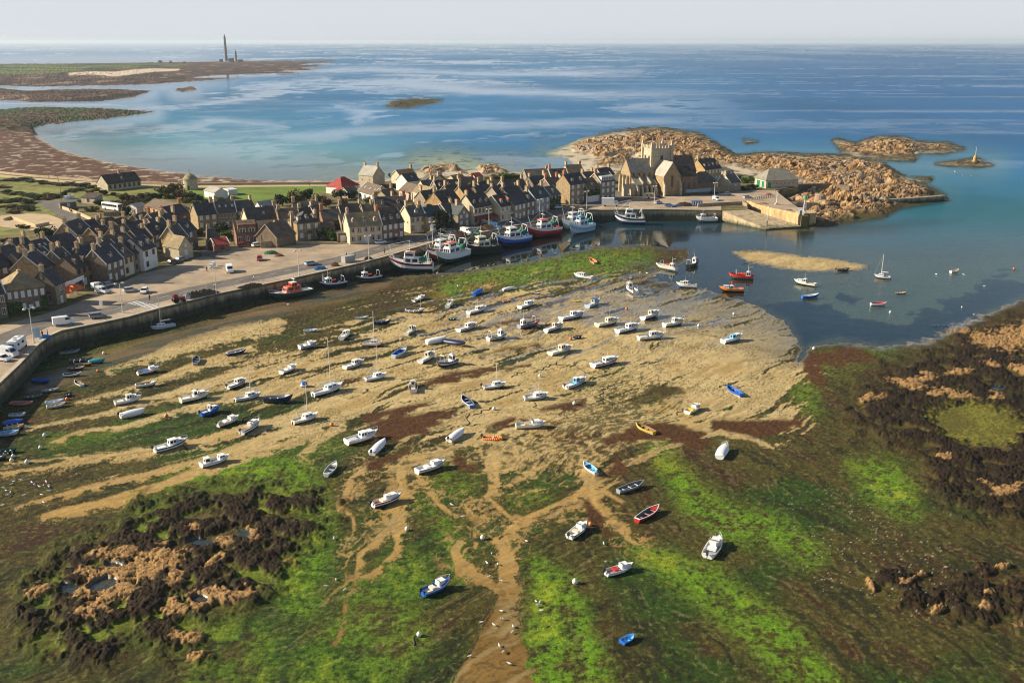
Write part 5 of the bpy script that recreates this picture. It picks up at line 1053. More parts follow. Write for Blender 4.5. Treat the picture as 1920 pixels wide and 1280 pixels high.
def cabin(par, L, st, s0, s1, hh, m, roofm, wf=.62, rake=.25, name='cabin', win=True, drop=.2, taper=.88):
    _, b0, z0, _ = sti(st, s0); _, b1, z1, _ = sti(st, s1); zb = min(z0, z1)-drop-.02; x0, x1 = -L/2+s0*L, -L/2+s1*L; zt = max(z0, z1)-drop+hh
    w0, w1 = b0*wf, b1*wf
    mb = MB(); k = hh*rake
    mb.add([(x0,-w0,zb),(x1,-w1,zb),(x1,w1,zb),(x0,w0,zb),(x0+k*.25,-w0*taper,zt),(x1-k,-w1*taper,zt),(x1-k,w1*taper,zt),(x0+k*.25,w0*taper,zt)], [(3,2,1,0),(4,5,6,7),(0,1,5,4),(1,2,6,5),(2,3,7,6),(3,0,4,7)])
    o = mb.build(name, PC[m], par)
    mb = MB(); mb.box(x0-.05+k*.2, x1-k+.12, -max(w0,w1)*taper-.07, max(w0,w1)*taper+.07, zt+.002, zt+.09); mb.build('cabin_roof', PC[roofm], o)
    if win:
        f0, f1 = .44, .88; mb = MB(); lp = lambda a, b, f: a+(b-a)*f; e = .02
        def ring(f):
            return (lp(x0, x0+k*.25, f), lp(x1, x1-k, f), lp(w0, w0*taper, f), lp(w1, w1*taper, f), lp(zb, zt, f))
        X0,X1,W0,W1,Z0 = ring(f0); Y0,Y1,V0,V1,Z1 = ring(f1); dx = (X1-X0)*.12
        for sg in (-1, 1):
            nwin = 2 if X1-X0 > 1.2 else 1
            for q_ in range(nwin):
                fa, fb = .1+q_*.9/nwin+.0, .1+(q_+1)*.9/nwin-.12
                mb.add([(lp(X0,X1,fa),sg*(lp(W0,W1,fa)+e),Z0),(lp(X0,X1,fb),sg*(lp(W0,W1,fb)+e),Z0),(lp(Y0,Y1,fb),sg*(lp(V0,V1,fb)+e),Z1),(lp(Y0,Y1,fa),sg*(lp(V0,V1,fa)+e),Z1)], [(0,1,2,3) if sg < 0 else (3,2,1,0)])
        for q_ in (-1, 0, 1):
            c = q_*.62; hw = .26
            mb.add([(X1+e,(c-hw)*W1,Z0),(X1+e,(c+hw)*W1,Z0),(Y1+e,(c+hw)*V1,Z1),(Y1+e,(c-hw)*V1,Z1)], [(0,1,2,3)])
        mb.add([(X0-e,-.5*W0,Z0),(X0-e,.5*W0,Z0),(Y0-e,.5*V0,Z1),(Y0-e,-.5*V0,Z1)], [(3,2,1,0)])
        mb.build('cabin_window', M_win, o)
    return o, zt, (x0+x1)/2
def rails(par, L, st, s0=.62, hh=.55):
    mb = MB(); pts = []
    for sg in (-1, 1):
        pr = None
        for k in range(5):
            s = s0+(.985-s0)*k/4; _, b, zs, _ = sti(st, s); p = (-L/2+s*L, sg*b*.9, zs+hh); mb.tube((p[0],p[1],zs), p, .025, n=4)
            if pr: mb.tube(pr, p, .025, n=4)
            pr = p
        pts.append(pr)
    mb.tube(pts[0], pts[1], .025, n=4); return mb.build('rail', M_rail, par)
def outboard(par, L, st, y=0, big=1):
    z = st[0][2]; mb = MB(); x = -L/2
    mb.taper((x-.62*big,x-.12,y-.17*big,y+.17*big), (x-.5*big,x-.1,y-.13*big,y+.13*big), z+.1, z+.62*big); mb.tube((x-.3*big,y,z+.1), (x-.5*big,y,z-.55*big), .08, .06); mb.box(x-.68*big,x-.4*big,y-.03,y+.03,z-.62*big,z-.5*big)
    return mb.build('outboard_motor', M_motor, par)
def mast(par, x, z, hh, r=.06, lean=0, name='mast', m=None):
    mb = MB(); mb.tube((x,0,z), (x+lean,0,z+hh), r, r*.6, 6); return mb.build(name, m or M_mast, par)
def fenders(par, L, st, n=3, side=-1):
    mb = MB()
    for k in range(n): _, b, zs, _ = sti(st, .2+.5*k/max(1, n-1)); x = -L/2+(.2+.5*k/max(1, n-1))*L; mb.lathe([(.03,-.62),(.13,-.5),(.13,-.2),(.03,-.08)], 7, 0, (x, side*(b+.10), zs))
    return mb.build('fender', M_fend, par)
BOATS = []
def boat(sx, sy, bx, by, typ, L0, L1, B, F, side, bottom, label, band=None, dk='dc', cab='w', roof=None, roll=0, opt='', zd=.9, group=None, z0=None):
    a, b = P(sx, sy, zd), P(bx, by, zd); v = b-a; L = min(max(v.length, L0), L1); rz = math.atan2(v.y, v.x)
    hs = (int(sx)*7+int(sy)*13) % 11; B *= .94
    if side == 'w' and typ in ('cabin', 'cuddy', 'sail') and not band: band = ('w','pb','w','gr','c','w','n','w','b','c','m')[hs]
    if side == 'w' and bottom == 'w' and typ not in ('cover',): bottom = ('n','k','gr','m','dg','k','n','b','k','gr','n')[hs]
    if side == 'w' and hs in (2, 4, 9) and typ != 'trawl': side = 'ow'
    c = (a+b)/2; z = BZ[len(BOATS)] if z0 is None else z0; band = band or side; roof = roof or cab
    nm = {'cabin':'cabin_boat','cuddy':'motor_boat','open':'rowing_boat','sail':'sailing_boat','cover':'covered_boat','fish':'fishing_boat','trawl':'trawler','life':'lifeboat','raft':'inflatable_dinghy','tender':'tender'}[typ]
    r = root(nm, label, {'rowing_boat':'rowing boat','sailing_boat':'sailing boat'}.get(nm, nm.replace('_', ' ')), (c.x, c.y, z), 0, group)
    r.rotation_mode = 'XYZ'; BOATS.append(r)
    hl = B*.5*YF[2]*abs(math.sin(R(roll)))*.55
    r.rotation_euler = (R(roll), R(-1.0), rz); r.location.z = z-.07+hl
    if typ == 'raft':
        mb = MB(); n = 20
        pts = []
        for k in range(n+1):
            t = k/n*2-1; y = B/2*.75
            pts.append((-L/2+abs(0)+L*(1-abs(t))*1.0, math.copysign(y*min(1, 2.2*(abs(t))**.6), t) if abs(t) > .02 else 0, .28+.12*(1-abs(t))))
        for k in range(n): mb.tube(pts[k], pts[k+1], .24, .24, 8)
        mb.build('tube', PC[side], r, True); mb = MB(); mb.box(-L/2+.1, L*.28, -B*.32, B*.32, .10, .2); mb.build('floor', PC['dk'], r); mb = MB(); mb.box(-L/2-.05,-L/2+.06,-B*.3,B*.3,.1,.55); mb.build('transom', PC['k'], r)
        outboard(r, L, [(0,0,.5,0)]); mb = MB(); mb.box(-.15,.15,-B*.36,B*.36,.4,.46); mb.build('bench', PC['c'], r); return r
    st = hull(r, L, B, F, side, bottom, band, .85 if typ not in ('sail','open','tender') else (.62 if typ != 'tender' else .9), .4 if typ not in ('trawl','life') else .55)
    if typ in ('open', 'tender'):
        inner(r, L, st, dk, band if 'R' not in opt else 'w')
        for s in ((.2,.45,.7) if L > 3 else (.3,.6)): bench(r, L, st, s, cab)
        if 'o' in opt: outboard(r, L, st)
        if 'D' in opt: deck(r, L, st, .02, [PC[roof], PC[band]], 'foredeck', 7, NS-1)
        if 'm' in opt: mast(r, L*.28, F*.7, 3.4, .05)
        if 'f' in opt: fenders(r, L, st)
        if 'p' in opt: mb = MB(); mb.tube((-L*.35,-.2,F*.8), (L*.22,.15,F*.95), .035, n=5); mb.build('oar', M_mast, r)
    elif typ == 'cover':
        mb = MB()
        for i in range(NS):
            s, b2, zs, zk = st[i]; x = -L/2+s*L; up = .10+.42*math.sin(math.pi*min(1, s*1.02+.05))*min(1, B/1.8)
            mb.v += [(x,-b2*1.03,zs-.12),(x,-b2*.98,zs+.06),(x,-b2*.45,zs+up*.85),(x,0,zs+up),(x,b2*.45,zs+up*.85),(x,b2*.98,zs+.06),(x,b2*1.03,zs-.12)]
        for i in range(NS-1):
            for k in range(6): a_ = i*7+k; mb.f.append([a_, a_+7, a_+8, a_+1]); mb.m.append(0)
        mb.f.append([0,1,2,3,4,5,6]); mb.m.append(0); e = (NS-1)*7; mb.f.append([e+6,e+5,e+4,e+3,e+2,e+1,e]); mb.m.append(0)
        mb.build('tarpaulin', PC[dk], r, True)
        if 'o' in opt: outboard(r, L, st)
        if 'l' in opt: rails(r, L, st, .8, .5)
    elif typ == 'cuddy':
        deck(r, L, st, .42, [PC[dk], PC[side]], i1=6); deck(r, L, st, .03, [PC['w' if side == 'w' else side], PC[side]], 'foredeck', 6, NS-1)
        o, zt, xm = cabin(r, L, st, .52, .82, .42, 'w', 'w', .62, .9, 'cuddy', False, .03, .8)
        _, b2, zs, _ = sti(st, .52); mb = MB(); x = -L/2+.52*L; mb.add([(x+.45,-b2*.6,zs+.38),(x+.45,b2*.6,zs+.38),(x-.02,b2*.55,zs+.92),(x-.02,-b2*.55,zs+.92),(x+.43,-b2*.6,zs+.36),(x+.43,b2*.6,zs+.36),(x-.05,b2*.55,zs+.92),(x-.05,-b2*.55,zs+.92)], [(0,1,2,3),(7,6,5,4),(0,3,7,4),(1,5,6,2),(2,6,7,3)]); mb.build('windscreen', M_win, r)
        mb = MB(); mb.box(-L*.22,-L*.08,-B*.28,B*.28,F*.7,F*.7+.4); mb.build('seat', PC[cab], r)
        if 'o' in opt: outboard(r, L, st)
        if 'l' in opt: rails(r, L, st)
        if 'c' in opt: mb = MB(); mb.box(-L*.08,L*.0,-B*.2,B*.2,F*.7,F+.75); mb.build('console', PC['w'], r)
    elif typ == 'cabin':
        deck(r, L, st, .5, [PC[dk], PC[side]], i1=6); deck(r, L, st, .06, [PC['w' if 'd' not in opt else side], PC[side]], 'foredeck', 6, NS-1)
        s0, s1 = (.42,.66) if 'A' not in opt else (.12,.36)
        cabin(r, L, st, .6, .84, .42, 'w' if cab != 'lb' else 'w', 'w', .58, .8, 'trunk', True, .06, .85)
        o, zt, xm = cabin(r, L, st, s0, s1+.05*((hs % 4)-1.5), .98+.09*(hs % 5), cab, roof, .50+.02*(hs % 4), .3, 'wheelhouse', True, .3, .9)
        mb = MB(); mb.box(-L*.40,-L*.18,-B*.22,B*.22,F-.5,F-.08); mb.build('engine_box', PC['dc' if dk != 'dc' else 'w'], r)
        if 'm' in opt: mast(r, xm, zt, 1.9, .035)
        if 'o' in opt: outboard(r, L, st)
        if 'l' in opt: rails(r, L, st)
        if 'f' in opt: fenders(r, L, st)
    elif typ == 'sail':
        deck(r, L, st, .30, [PC[dk], PC[side]], i1=4); deck(r, L, st, .02, [PC['w'], PC[side]], 'foredeck', 4, NS-1)
        o, zt, xm = cabin(r, L, st, .42, .76, .5, 'w', cab, .55, .7, 'coachroof', True, .02, .85)
        mh = float(opt.split(':')[1]) if ':' in opt else L*1.2
        x = -L/2+.58*L; mast(r, x, zt, mh, .09); mb = MB(); mb.tube((x,0,zt+.7), (x-L*.42,0,zt+.75), .055, .05, 6); mb.tube((x-.2,0,zt+.82), (x-L*.40,0,zt+.86), .12, .08, 7); mb.build('boom', PC['w'], r)
        mb = MB(); mb.tube((x,0,zt+mh), (L*.48,0,st[-1][2]), .014, n=4)
        for sg in (-1, 1): mb.tube((x,0,zt+mh*.95), (x-.2,sg*B*.45,st[6][2]), .014, n=4)
        mb.build('rigging', M_rail, r)
        mb = MB(); mb.box(-L*.18,L*.16,-.09,.09,-.35,.12); mb.build('keel', PC[bottom], r); mb = MB(); mb.box(-L/2-.18,-L/2+.02,-.03,.03,-.1,F*.9); mb.build('rudder', PC[bottom], r)
        if 'l' in opt: rails(r, L, st, .7)
        if 'o' in opt: outboard(r, L, st, .4)
    elif typ == 'fish':
        deck(r, L, st, .55, [PC[dk], PC[side]], i1=NS-1, inset=.9)
        s0, s1 = (.56,.78) if 'A' not in opt else (.12,.32)
        o, zt, xm = cabin(r, L, st, s0, s1, 1.7, cab, roof, .6, .22, 'wheelhouse', True, .5, .92)
        mast(r, xm, zt, 2.6, .07); mb = MB(); mb.box(xm-.3,xm+.3,-.5,.5,zt+.3,zt+.38); mb.tube((xm,0,zt+1.4), (xm-1.4,0,zt+2.0), .04); mb.build('radar', M_rail, r)
        xs_ = -L*.42 if 'A' not in opt else L*.18
        mb = MB(); b_ = st[1][1]*.8
        for sg in (-1, 1): mb.tube((xs_,sg*b_,F-.1), (xs_+.2,sg*b_*.75,F+1.7), .06)
        mb.tube((xs_+.2,-b_*.75,F+1.7), (xs_+.2,b_*.75,F+1.7), .06); mb.build('gantry', PC[cab] if 'A' not in opt else M_rail, r)
        mb = MB(); mb.lathe([(.45,0),(.5,.25),(.35,.5),(.1,.6)], 9, 0, (xs_+1.1, 0, F-.5)); mb.lathe([(.4,0),(.42,.22),(.2,.5)], 9, 0, (xs_+1.7, .3, F-.5)); mb.build('net_heap', {'R': PC['or'], 'G': M_net}.get(opt[-1:] , PC['bn']), r)
        if 'B' in opt:
            mb = MB()
            for k in range(6): mb.lathe([(.05,-.33),(.24,-.2),(.3,0),(.24,.2),(.05,.33)], 8, 0, (-L*.2+k*.5, -B*.42+.1*(k % 2), F+.25))
            mb.build('buoy_floats', PC['or'], r)
        if 'S' in opt: mb = MB(); x = L*.40; mb.add([(x,0,F+.6),(x-1.3,.02,F+.6),(x-.2,.05,F+3.3),(x,.06,F+.6),(x-1.3,.08,F+.6),(x-.2,.07,F+3.3)], [(0,2,1),(3,4,5),(0,1,4,3),(1,2,5,4),(2,0,3,5)]); mb.build('steadying_sail', PC['w'], r)
        if 'l' in opt: rails(r, L, st, .6, .7)
        if 'f' in opt: fenders(r, L, st)
    elif typ == 'trawl':
        deck(r, L, st, .75, [PC['dc'], PC[side]], i1=6, inset=.9); deck(r, L, st, .08, [PC['w'], PC[side]], 'whaleback', 6, NS-1, .96)
        cabin(r, L, st, .30, .66, 2.1, cab, 'w', .62, .12, 'deckhouse', True, .7, .95)
        _, _, zs5, _ = sti(st, .5)
        o = MB(); x0, x1 = -L/2+.42*L, -L/2+.62*L; zb = zs5+1.5; wv = B*.26
        o.add([(x0,-wv,zb),(x1,-wv,zb),(x1+.3,wv*0-wv*.6,zb),(x1+.3,wv*.6,zb),(x1,wv,zb),(x0,wv,zb)]+[(x0,-wv,zb+2.1),(x1-.1,-wv,zb+2.1),(x1+.15,-wv*.6,zb+2.1),(x1+.15,wv*.6,zb+2.1),(x1-.1,wv,zb+2.1),(x0,wv,zb+2.1)], [(5,4,3,2,1,0),(6,7,8,9,10,11),(0,1,7,6),(1,2,8,7),(2,3,9,8),(3,4,10,9),(4,5,11,10),(5,0,6,11)])
        wh = o.build('wheelhouse', PC[cab], r); mb = MB(); e = .03
        for (xa, ya, xb, yb) in ((x0+.3,-wv-e,x0+(x1-x0)*.45,-wv-e),(x0+(x1-x0)*.55,-wv-e,x1-.25,-wv-e),(x1+.12,-wv*.9-e,x1+.24,-wv*.68-e),(x1+.27,-wv*.5,x1+.27,wv*.5),(x1-.25,wv+e,x0+.3,wv+e)):
            mb.add([(xa,ya,zb+1.0),(xb,yb,zb+1.0),(xb,yb,zb+1.75),(xa,ya,zb+1.75)], [(0,1,2,3)])
        mb.build('wheelhouse_window', M_win, wh); mb = MB(); mb.box(x0-.25,x1+.35,-wv-.2,wv+.2,zb+2.102,zb+2.25); mb.build('wheelhouse_roof', PC[roof], wh)
        mast(r, (x0+x1)/2, zb+2.2, 4.2, .12, 0, 'mast', M_rail); mb = MB(); mb.box((x0+x1)/2-.12,(x0+x1)/2+.12,-1.2,1.2,zb+4.2,zb+4.35); mb.build('radar', PC['w'], r); mb = MB(); mb.lathe([(.7,0),(.7,.25)], 10, 0, ((x0+x1)/2+.6, 0, zb+2.3)); mb.build('radar_dome', PC['w'], r)
        mast(r, L*.36, st[8][2], 5.2, .11, 2.0, 'derrick', PC['w'])
        mb = MB(); xg = -L*.40; b_ = st[1][1]*.85; zg = st[1][2]
        for sg in (-1, 1): mb.tube((xg,sg*b_,zg-.5), (xg+.5,sg*b_*.7,zg+4.2), .14); mb.tube((xg+2.6,sg*b_*.6,zg-.3), (xg+.5,sg*b_*.7,zg+4.2), .09)
        mb.tube((xg+.5,-b_*.7,zg+4.2), (xg+.5,b_*.7,zg+4.2), .14); mb.build('gantry', PC['w'], r)
        for k, yy in enumerate((-B*.17, B*.17)):
            t_ = MB(); n = 14
            for i in range(n): 
                pass
            t_.tube((xg+1.7,yy-B*.13,zg+1.4), (xg+1.7,yy+B*.13,zg+1.4), 1.0, 1.0, 12); t_.build('net_drum', M_net if 'K' not in opt else mat('net_dark', (.05,.06,.05), .9, 3, .4), r)
        rails(r, L, st, .58, 1.0)
        mb = MB()
        for k in range(7): _, b3, zs3, _ = sti(st, .12+k*.09); mb.box(-L/2+(.12+k*.09)*L-.22,-L/2+(.12+k*.09)*L+.22,-b3-.03,-b3+.01,zs3-.42,zs3-.20)
        mb.build('freeing_port', M_win, r)
        mb = MB()
        for k in range(5): _, b3, zs3, _ = sti(st, .15+k*.17); mb.lathe([(.18,-.18),(.46,-.16),(.46,.16),(.18,.18)], 9, 0, (0,0,0)) if False else None
        mb = MB(); mb.box(-L*.1,L*.08,-B*.2,B*.2,st[5][2]-.7,st[5][2]-.05); mb.build('hatch', PC['gr'], r)
        mb = MB(); tm = ((x0+x1)/2, 0, zb+6.2)
        for e_ in ((L*.47,0,st[-1][2]), (xg+.5,b_*.7,zg+4.2), (xg+.5,-b_*.7,zg+4.2), (L*.36+2.0,0,st[8][2]+5.2)): mb.tube(tm, e_, .045, n=4)
        mb.build('rigging', M_rail, r)
        mb = MB(); _, b9, zs9, _ = sti(st, .5)
        for k in range(9): _, b9, zs9, _ = sti(st, .06+k*.06); mb.tube((-L/2+(.06+k*.06)*L,-b9*.97,zs9), (-L/2+(.06+k*.06)*L,-b9*.97,zs9+.9), .05, n=4)
        _, ba, za, _ = sti(st, .06); _, bb, zb2, _ = sti(st, .54); mb.tube((-L/2+.06*L,-ba*.97,za+.9), (-L/2+.54*L,-bb*.97,zb2+.9), .05, n=4); mb.build('guard_rail', PC['w'], r)
        for k in range(2): mb = MB(); mb.tube((x0-1.2-k*1.5,.9-1.8*k,zs5+1.55), (x0-.1-k*1.5,.9-1.8*k,zs5+1.55), .34, n=10); mb.build('life_raft', PC['w'], r)
        mb = MB(); mb.lathe([(.5,0),(.7,.3),(.45,.7),(.1,.85)], 9, 0, (-L*.22,-B*.2,zs5-.7)); mb.lathe([(.5,0),(.6,.3),(.2,.7)], 9, 0, (-L*.25,B*.1,zs5-.7)); mb.build('net_heap', PC['or'] if int(L*7) % 2 else PC['bn'], r)
    elif typ == 'life':
        deck(r, L, st, .12, [PC['gr'], PC['w']], inset=.94)
        cabin(r, L, st, .28, .66, 1.7, 'or', 'or', .66, .5, 'superstructure', True, .1, .85); _, _, zs, _ = sti(st, .45)
        o, zt, xm = cabin(r, L, st, .36, .54, 3.0, 'or', 'w', .5, .3, 'bridge', True, .1, .9)
        mast(r, xm-.6, zt, 2.6, .09, 0, 'mast', M_rail); mb = MB(); mb.box(xm-.9,xm-.3,-.7,.7,zt+1.0,zt+1.15); mb.build('radar', PC['w'], r)
        rails(r, L, st, .02, .8); rails(r, L, st, .6, .8); mb = MB(); mb.box(-L/2-.25,-L/2+.02,-.06,.06,-.1,F*.8); mb.build('rudder', PC['k'], r); mb = MB(); mb.box(L*.22,L*.36,-.45,.45,F,F+.55); mb.build('hatch', PC['w'], r)
    if 'x' in opt: fenders(r, L, st)
    return r
BT = [
(112,663,151,658,'open',4,7,1.9,.7,'gr','dk','grey-blue open boat lying deep in the shade under the quay bend',dict(dk='dk',cab='gr')),
(130,677,175,673,'open',5,8,2.0,.7,'dk','k','long dark grey boat with white fenders next to the teal covered boat',dict(dk='dk',opt='f')),
(169,679,195,677,'cover',4,6,1.8,.8,'t','dg','boat under a teal tarpaulin with an outboard near the quay bend',dict(dk='t',opt='o')),
(146,684,171,683,'open',4,5,1.5,.6,'bn','bn','small brown open boat touching the teal covered boat',dict(dk='tn',cab='tn')),
(128,691,159,690,'open',4,6,1.7,.6,'m','bn','dark red open boat with a white rim in the quay shade',dict(dk='bn',opt='R')),
(118,704,154,701,'open',4,6.5,1.8,.7,'w','k','low white boat with a black inside below the dark red one',dict(dk='k',cab='k')),
(61,713,95,715,'open',4,7,2.0,.8,'b','n','royal blue open boat alone in the shade by the quay foot',dict(dk='b',cab='bn')),
(154,722,140,715,'tender',2.5,4,1.4,.55,'w','tn','tiny white tender with a brown inside above the grey dinghies',dict(dk='bn')),
(80,733,111,730,'open',4,6,1.6,.6,'gr','dk','pale grey dinghy left of the small black tender',dict(dk='gr')),
(122,741,134,738,'tender',2,3.2,1.3,.5,'k','k','small black tender near an orange buoy',dict(dk='k')),
(48,745,78,742,'open',4,6,1.7,.6,'dk','k','slate dark dinghy in the shade left of the pale grey dinghy',dict(dk='dk')),
(20,756,63,757,'open',5,8,2.1,.7,'pk','m','long pink open boat in the quay shade',dict(dk='pk',cab='m')),
(87,756,119,752,'open',4,6,1.8,.7,'pb','gr','pale blue boat pressed against a white boat with tan inside',dict(dk='pb')),
(90,763,121,758,'open',4,6,1.8,.7,'w','gr','white boat with tan inside below the pale blue boat',dict(dk='tn',cab='tn')),
(19,779,47,778,'open',3.5,6,1.7,.7,'w','gr','shaded white dinghy above the three moored side by side at the left edge',dict(dk='gr')),
(7,795,43,790,'cover',4,7,1.9,.7,'b','n','boat under a bright blue cover, topmost of three side by side at the left edge',dict(dk='b',opt='x')),
(8,805,45,799,'open',4,7,1.9,.7,'tn','bn','tan boat with fenders between two blue boats at the left edge',dict(dk='tn',opt='f')),
(-2,814,37,811,'open',4,7,1.9,.75,'pb','w','sky blue boat, lowest of three side by side at the left edge',dict(dk='lb',cab='b')),
(3,848,30,844,'open',3,5,1.8,.7,'dg','k','dark green boat with white fenders at the left edge above two white buoys',dict(dk='dg',opt='f')),
(-9,859,6,857,'open',3,5,1.7,.7,'dk','k','dark teal dinghy cut by the left edge of the view',dict(dk='dk')),
(258,701,300,692,'cuddy',5,7.5,2.3,.95,'w','k','white motor boat with red and blue patches and an outboard',dict(dk='r',cab='b',opt='ol')),
(256,724,294,719,'open',5,7,2.1,.85,'w','k','white open boat with a tan inside and foredeck below the red and blue motor boat',dict(dk='tn',cab='w',opt='D',roof='w')),
(218,756,264,747,'cabin',6,8,2.5,.95,'w','w','white cabin boat with a cream topped wheelhouse near the brown streaks at left',dict(roof='c',opt='l')),
(229,781,271,772,'cover',5.5,7.5,2.4,.95,'w','w','big white covered boat with an outboard on the left sand streak',dict(dk='w',opt='o')),
(328,609,282,618,'sail',6,9,2.5,.9,'pb','w','pale sailing boat lying in the shadow at the quay foot',dict(opt=':9')),
(366,685,370,669,'open',4,5.5,2.1,.8,'gr','gr','round grey open boat seen from astern below the quay',dict(dk='dk',cab='gr')),
(425,665,463,657,'open',5,7,2.0,.8,'n','k','dark navy open boat with a white rim on clean sand',dict(dk='gr',opt='R')),
(427,727,463,713,'cabin',5,7,2.3,.9,'w','k','white boat with a tall open-sided wheelhouse above the cabin cruiser',dict(opt='o')),
(443,750,490,740,'sail',6.5,9,2.5,.9,'w','n','white sailing boat with navy bottom and a short mast left of the navy fishing boat',dict(opt='l:7.5')),
(342,752,392,741,'cabin',7,9,2.9,1.15,'w','w','large white cabin cruiser with a flat open stern on the left sand',dict(opt='l')),
(500,752,546,751,'fish',6.5,8.5,2.5,1.2,'n','dg','navy fishing boat with a green bottom and no wheelhouse lit',dict(dk='gr',cab='n')) if False else (500,752,546,751,'open',6.5,8.5,2.5,1.3,'n','dg','big open navy boat with a dark green bottom and white foredeck',dict(dk='gr',opt='D',roof='w')),
(527,699,557,687,'cuddy',5,7,2.2,.9,'w','k','white motor boat with a dark bottom above the blue white float',dict(opt='')),
(377,778,413,766,'cabin',5,6.5,2.1,.95,'b','b','bright blue boat with a small white wheelhouse',dict(dk='b',opt='od')),
(409,798,449,784,'cuddy',5.5,7,2.1,.95,'w','w','plain white motor boat with a black outboard below the bright blue boat',dict(opt='o',cab='w')),
(454,813,489,792,'cuddy',5.5,7.5,2.4,1.0,'w','k','white motor boat heeled on its side with a cream console and dark shadow',dict(opt='olc',roll=-9,dk='tn',cab='tn')),
(294,844,349,829,'cabin',7,9,2.6,1.0,'w','gr','white cabin cruiser with a bow rail and a red float at its bow',dict(opt='lo')),
(383,871,426,859,'cabin',6,8,2.5,.9,'w','dk','white boat with a low cabin and grey side above the bright green weed',dict(opt='A',dk='gr')),
(583,540,504,557,'life',14,18,4.4,1.9,'dg','dg','orange and green lifeboat moored below the quay',dict(band='dg',zd=2.2,opt='')),
(647,527,599,535,'fish',9,12,3.6,1.9,'n','n','navy fishing boat with a small white sail and orange floats under the quay',dict(band='w',zd=2,opt='SB',dk='dk')),
(713,513,668,520,'fish',8,11,3.4,1.8,'k','dk','black fishing boat with orange floats in the shadow right of the navy one',dict(band='w',zd=2,opt='B',dk='dk')),
(572,620,594,619,'open',4,6,1.7,.6,'w','pb','small white rowing boat alone beside the green weed patch',dict(dk='pb')),
(561,653,593,646,'cuddy',5,7,2.2,1.1,'w','m','white boat tilted on its dark red bottom',dict(opt='',roll=7,dk='w')),
(638,638,658,621,'cabin',5,6.5,2.4,.95,'w','w','white wheelhouse boat with big dark windows heeled in green weed',dict(roll=-8,opt='')),
(682,647,716,647,'sail',5.5,7.5,2.2,1.0,'w','r','small sailing boat with a red bottom and tilted mast',dict(opt=':8',roll=-4)),
(665,596,692,595,'open',4,6.5,1.7,.55,'gr','pb','flat grey dinghy above the navy dinghy',dict(dk='pb')),
(703,606,732,604,'open',5,7,2.0,.9,'n','k','navy dinghy with a pale deck piece below the flat grey dinghy',dict(dk='gr',opt='D',roof='w')),
(735,671,765,654,'open',5.5,7,2.3,.95,'pb','w','pale blue boat with a deep blue inside',dict(dk='b',cab='b',opt='D',roof='pb')),
(760,628,783,614,'cabin',5,6.5,2.1,.9,'w','k','small white boat with a cream wheelhouse left of the covered boat',dict(cab='c',opt='m',roll=-5)),
(760,583,797,583,'open',6,8,2.4,1.0,'w','k','white boat with a brown inside, a thin mast and two fenders',dict(dk='bn',cab='w',opt='mfD',roof='w')),
(646,690,684,678,'cabin',6,7.5,2.3,.85,'w','k','white boat with a single white wheelhouse above the A-frame sailing boat',dict(opt='l')),
(587,742,645,724,'sail',8.5,11,2.9,1.2,'w','n','large white sailing yacht with a blue stripe and the tallest mast',dict(band='pb',opt='l:11',cab='pb')),
(687,712,724,704,'sail',6,8,2.4,.9,'w','gr','white sailing boat with a pale deck, leaning mast, right of the tall yacht',dict(dk='pb',opt=':7')),
(550,793,597,779,'sail',6.5,9,2.6,.95,'w','k','white sailing boat with a cream cockpit below the tall yacht',dict(dk='c',opt=':7')),
(775,735,774,717,'cabin',4.5,6.5,2.3,.95,'w','bn','white and brown boat seen from astern with a leaning pole',dict(cab='c',dk='bn',opt='m')),
(787,681,819,664,'cabin',6,7.5,2.4,1.0,'w','k','white cabin boat heeled beside the navy striped fishing boat',dict(roll=-9,opt='l',cab='c')),
(855,678,818,689,'fish',6.5,9,2.7,1.35,'w','n','stout white and navy fishing boat with its wheelhouse aft',dict(band='n',opt='A',dk='gr')),
(800,643,838,637,'cover',6,8,2.7,1.1,'w','w','white covered boat left of the blue and yellow boat',dict(dk='w')),
(834,641,875,649,'cover',6,8,2.0,1.0,'n','y','blue boat with a yellow bottom lying on its side',dict(dk='n',roll=12)),
(774,564,798,555,'cuddy',4.5,6,2.1,.85,'w','w','white boat with a brown cockpit at the edge of the mustard weed',dict(dk='bn',opt='o')),
(837,578,852,564,'cabin',4.5,6,2.1,.95,'w','c','small cream wheelhouse boat heeled towards the left',dict(cab='c',roll=-10)),
(877,588,914,578,'cabin',6,8,2.4,1.05,'w','k','white wheelhouse boat with a mast left of the long brown streak',dict(opt='ml')),
(885,554,907,543,'cover',4.5,6.5,2.2,1.0,'b','n','boat entirely under a dark blue cover below the green weed',dict(dk='b',roll=6)),
(943,542,965,539,'cover',4,6,1.7,.6,'w','w','low white dinghy just below the green weed',dict(dk='w')),
(998,549,1013,550,'tender',2.5,4,1.5,.4,'dk','k','small dark tender below the green weed right of the white dinghy',dict(dk='gr')),
(943,564,958,563,'tender',2.5,4,1.4,.5,'pk','w','tiny pink tender right of the wheelhouse boat with a mast',dict(dk='pk')),
(971,578,1005,567,'cabin',6,7.5,2.6,1.0,'w','w','white cabin boat with a brown tinted canopy right of the pink tender',dict(opt='',dk='tn')),
(858,621,896,609,'cabin',6.5,8,2.6,1.0,'w','w','white cabin cruiser with a wide windscreen above the green fishing boat',dict(dk='c',opt='')),
(915,637,952,629,'fish',6.5,8.5,2.6,1.1,'w','dg','white boat with a green inside and cluttered deck',dict(band='dg',dk='dg',opt='f')),
(973,614,1013,606,'fish',7,9,2.6,1.2,'gr','m','grey and dark red fishing boat with a lattice wheelhouse and mast',dict(band='m',dk='gr',opt='AR',cab='w')),
(842,598,856,597,'tender',2.5,4,1.4,.4,'dg','dk','flat green tender upside down on the mud',dict(dk='g')),
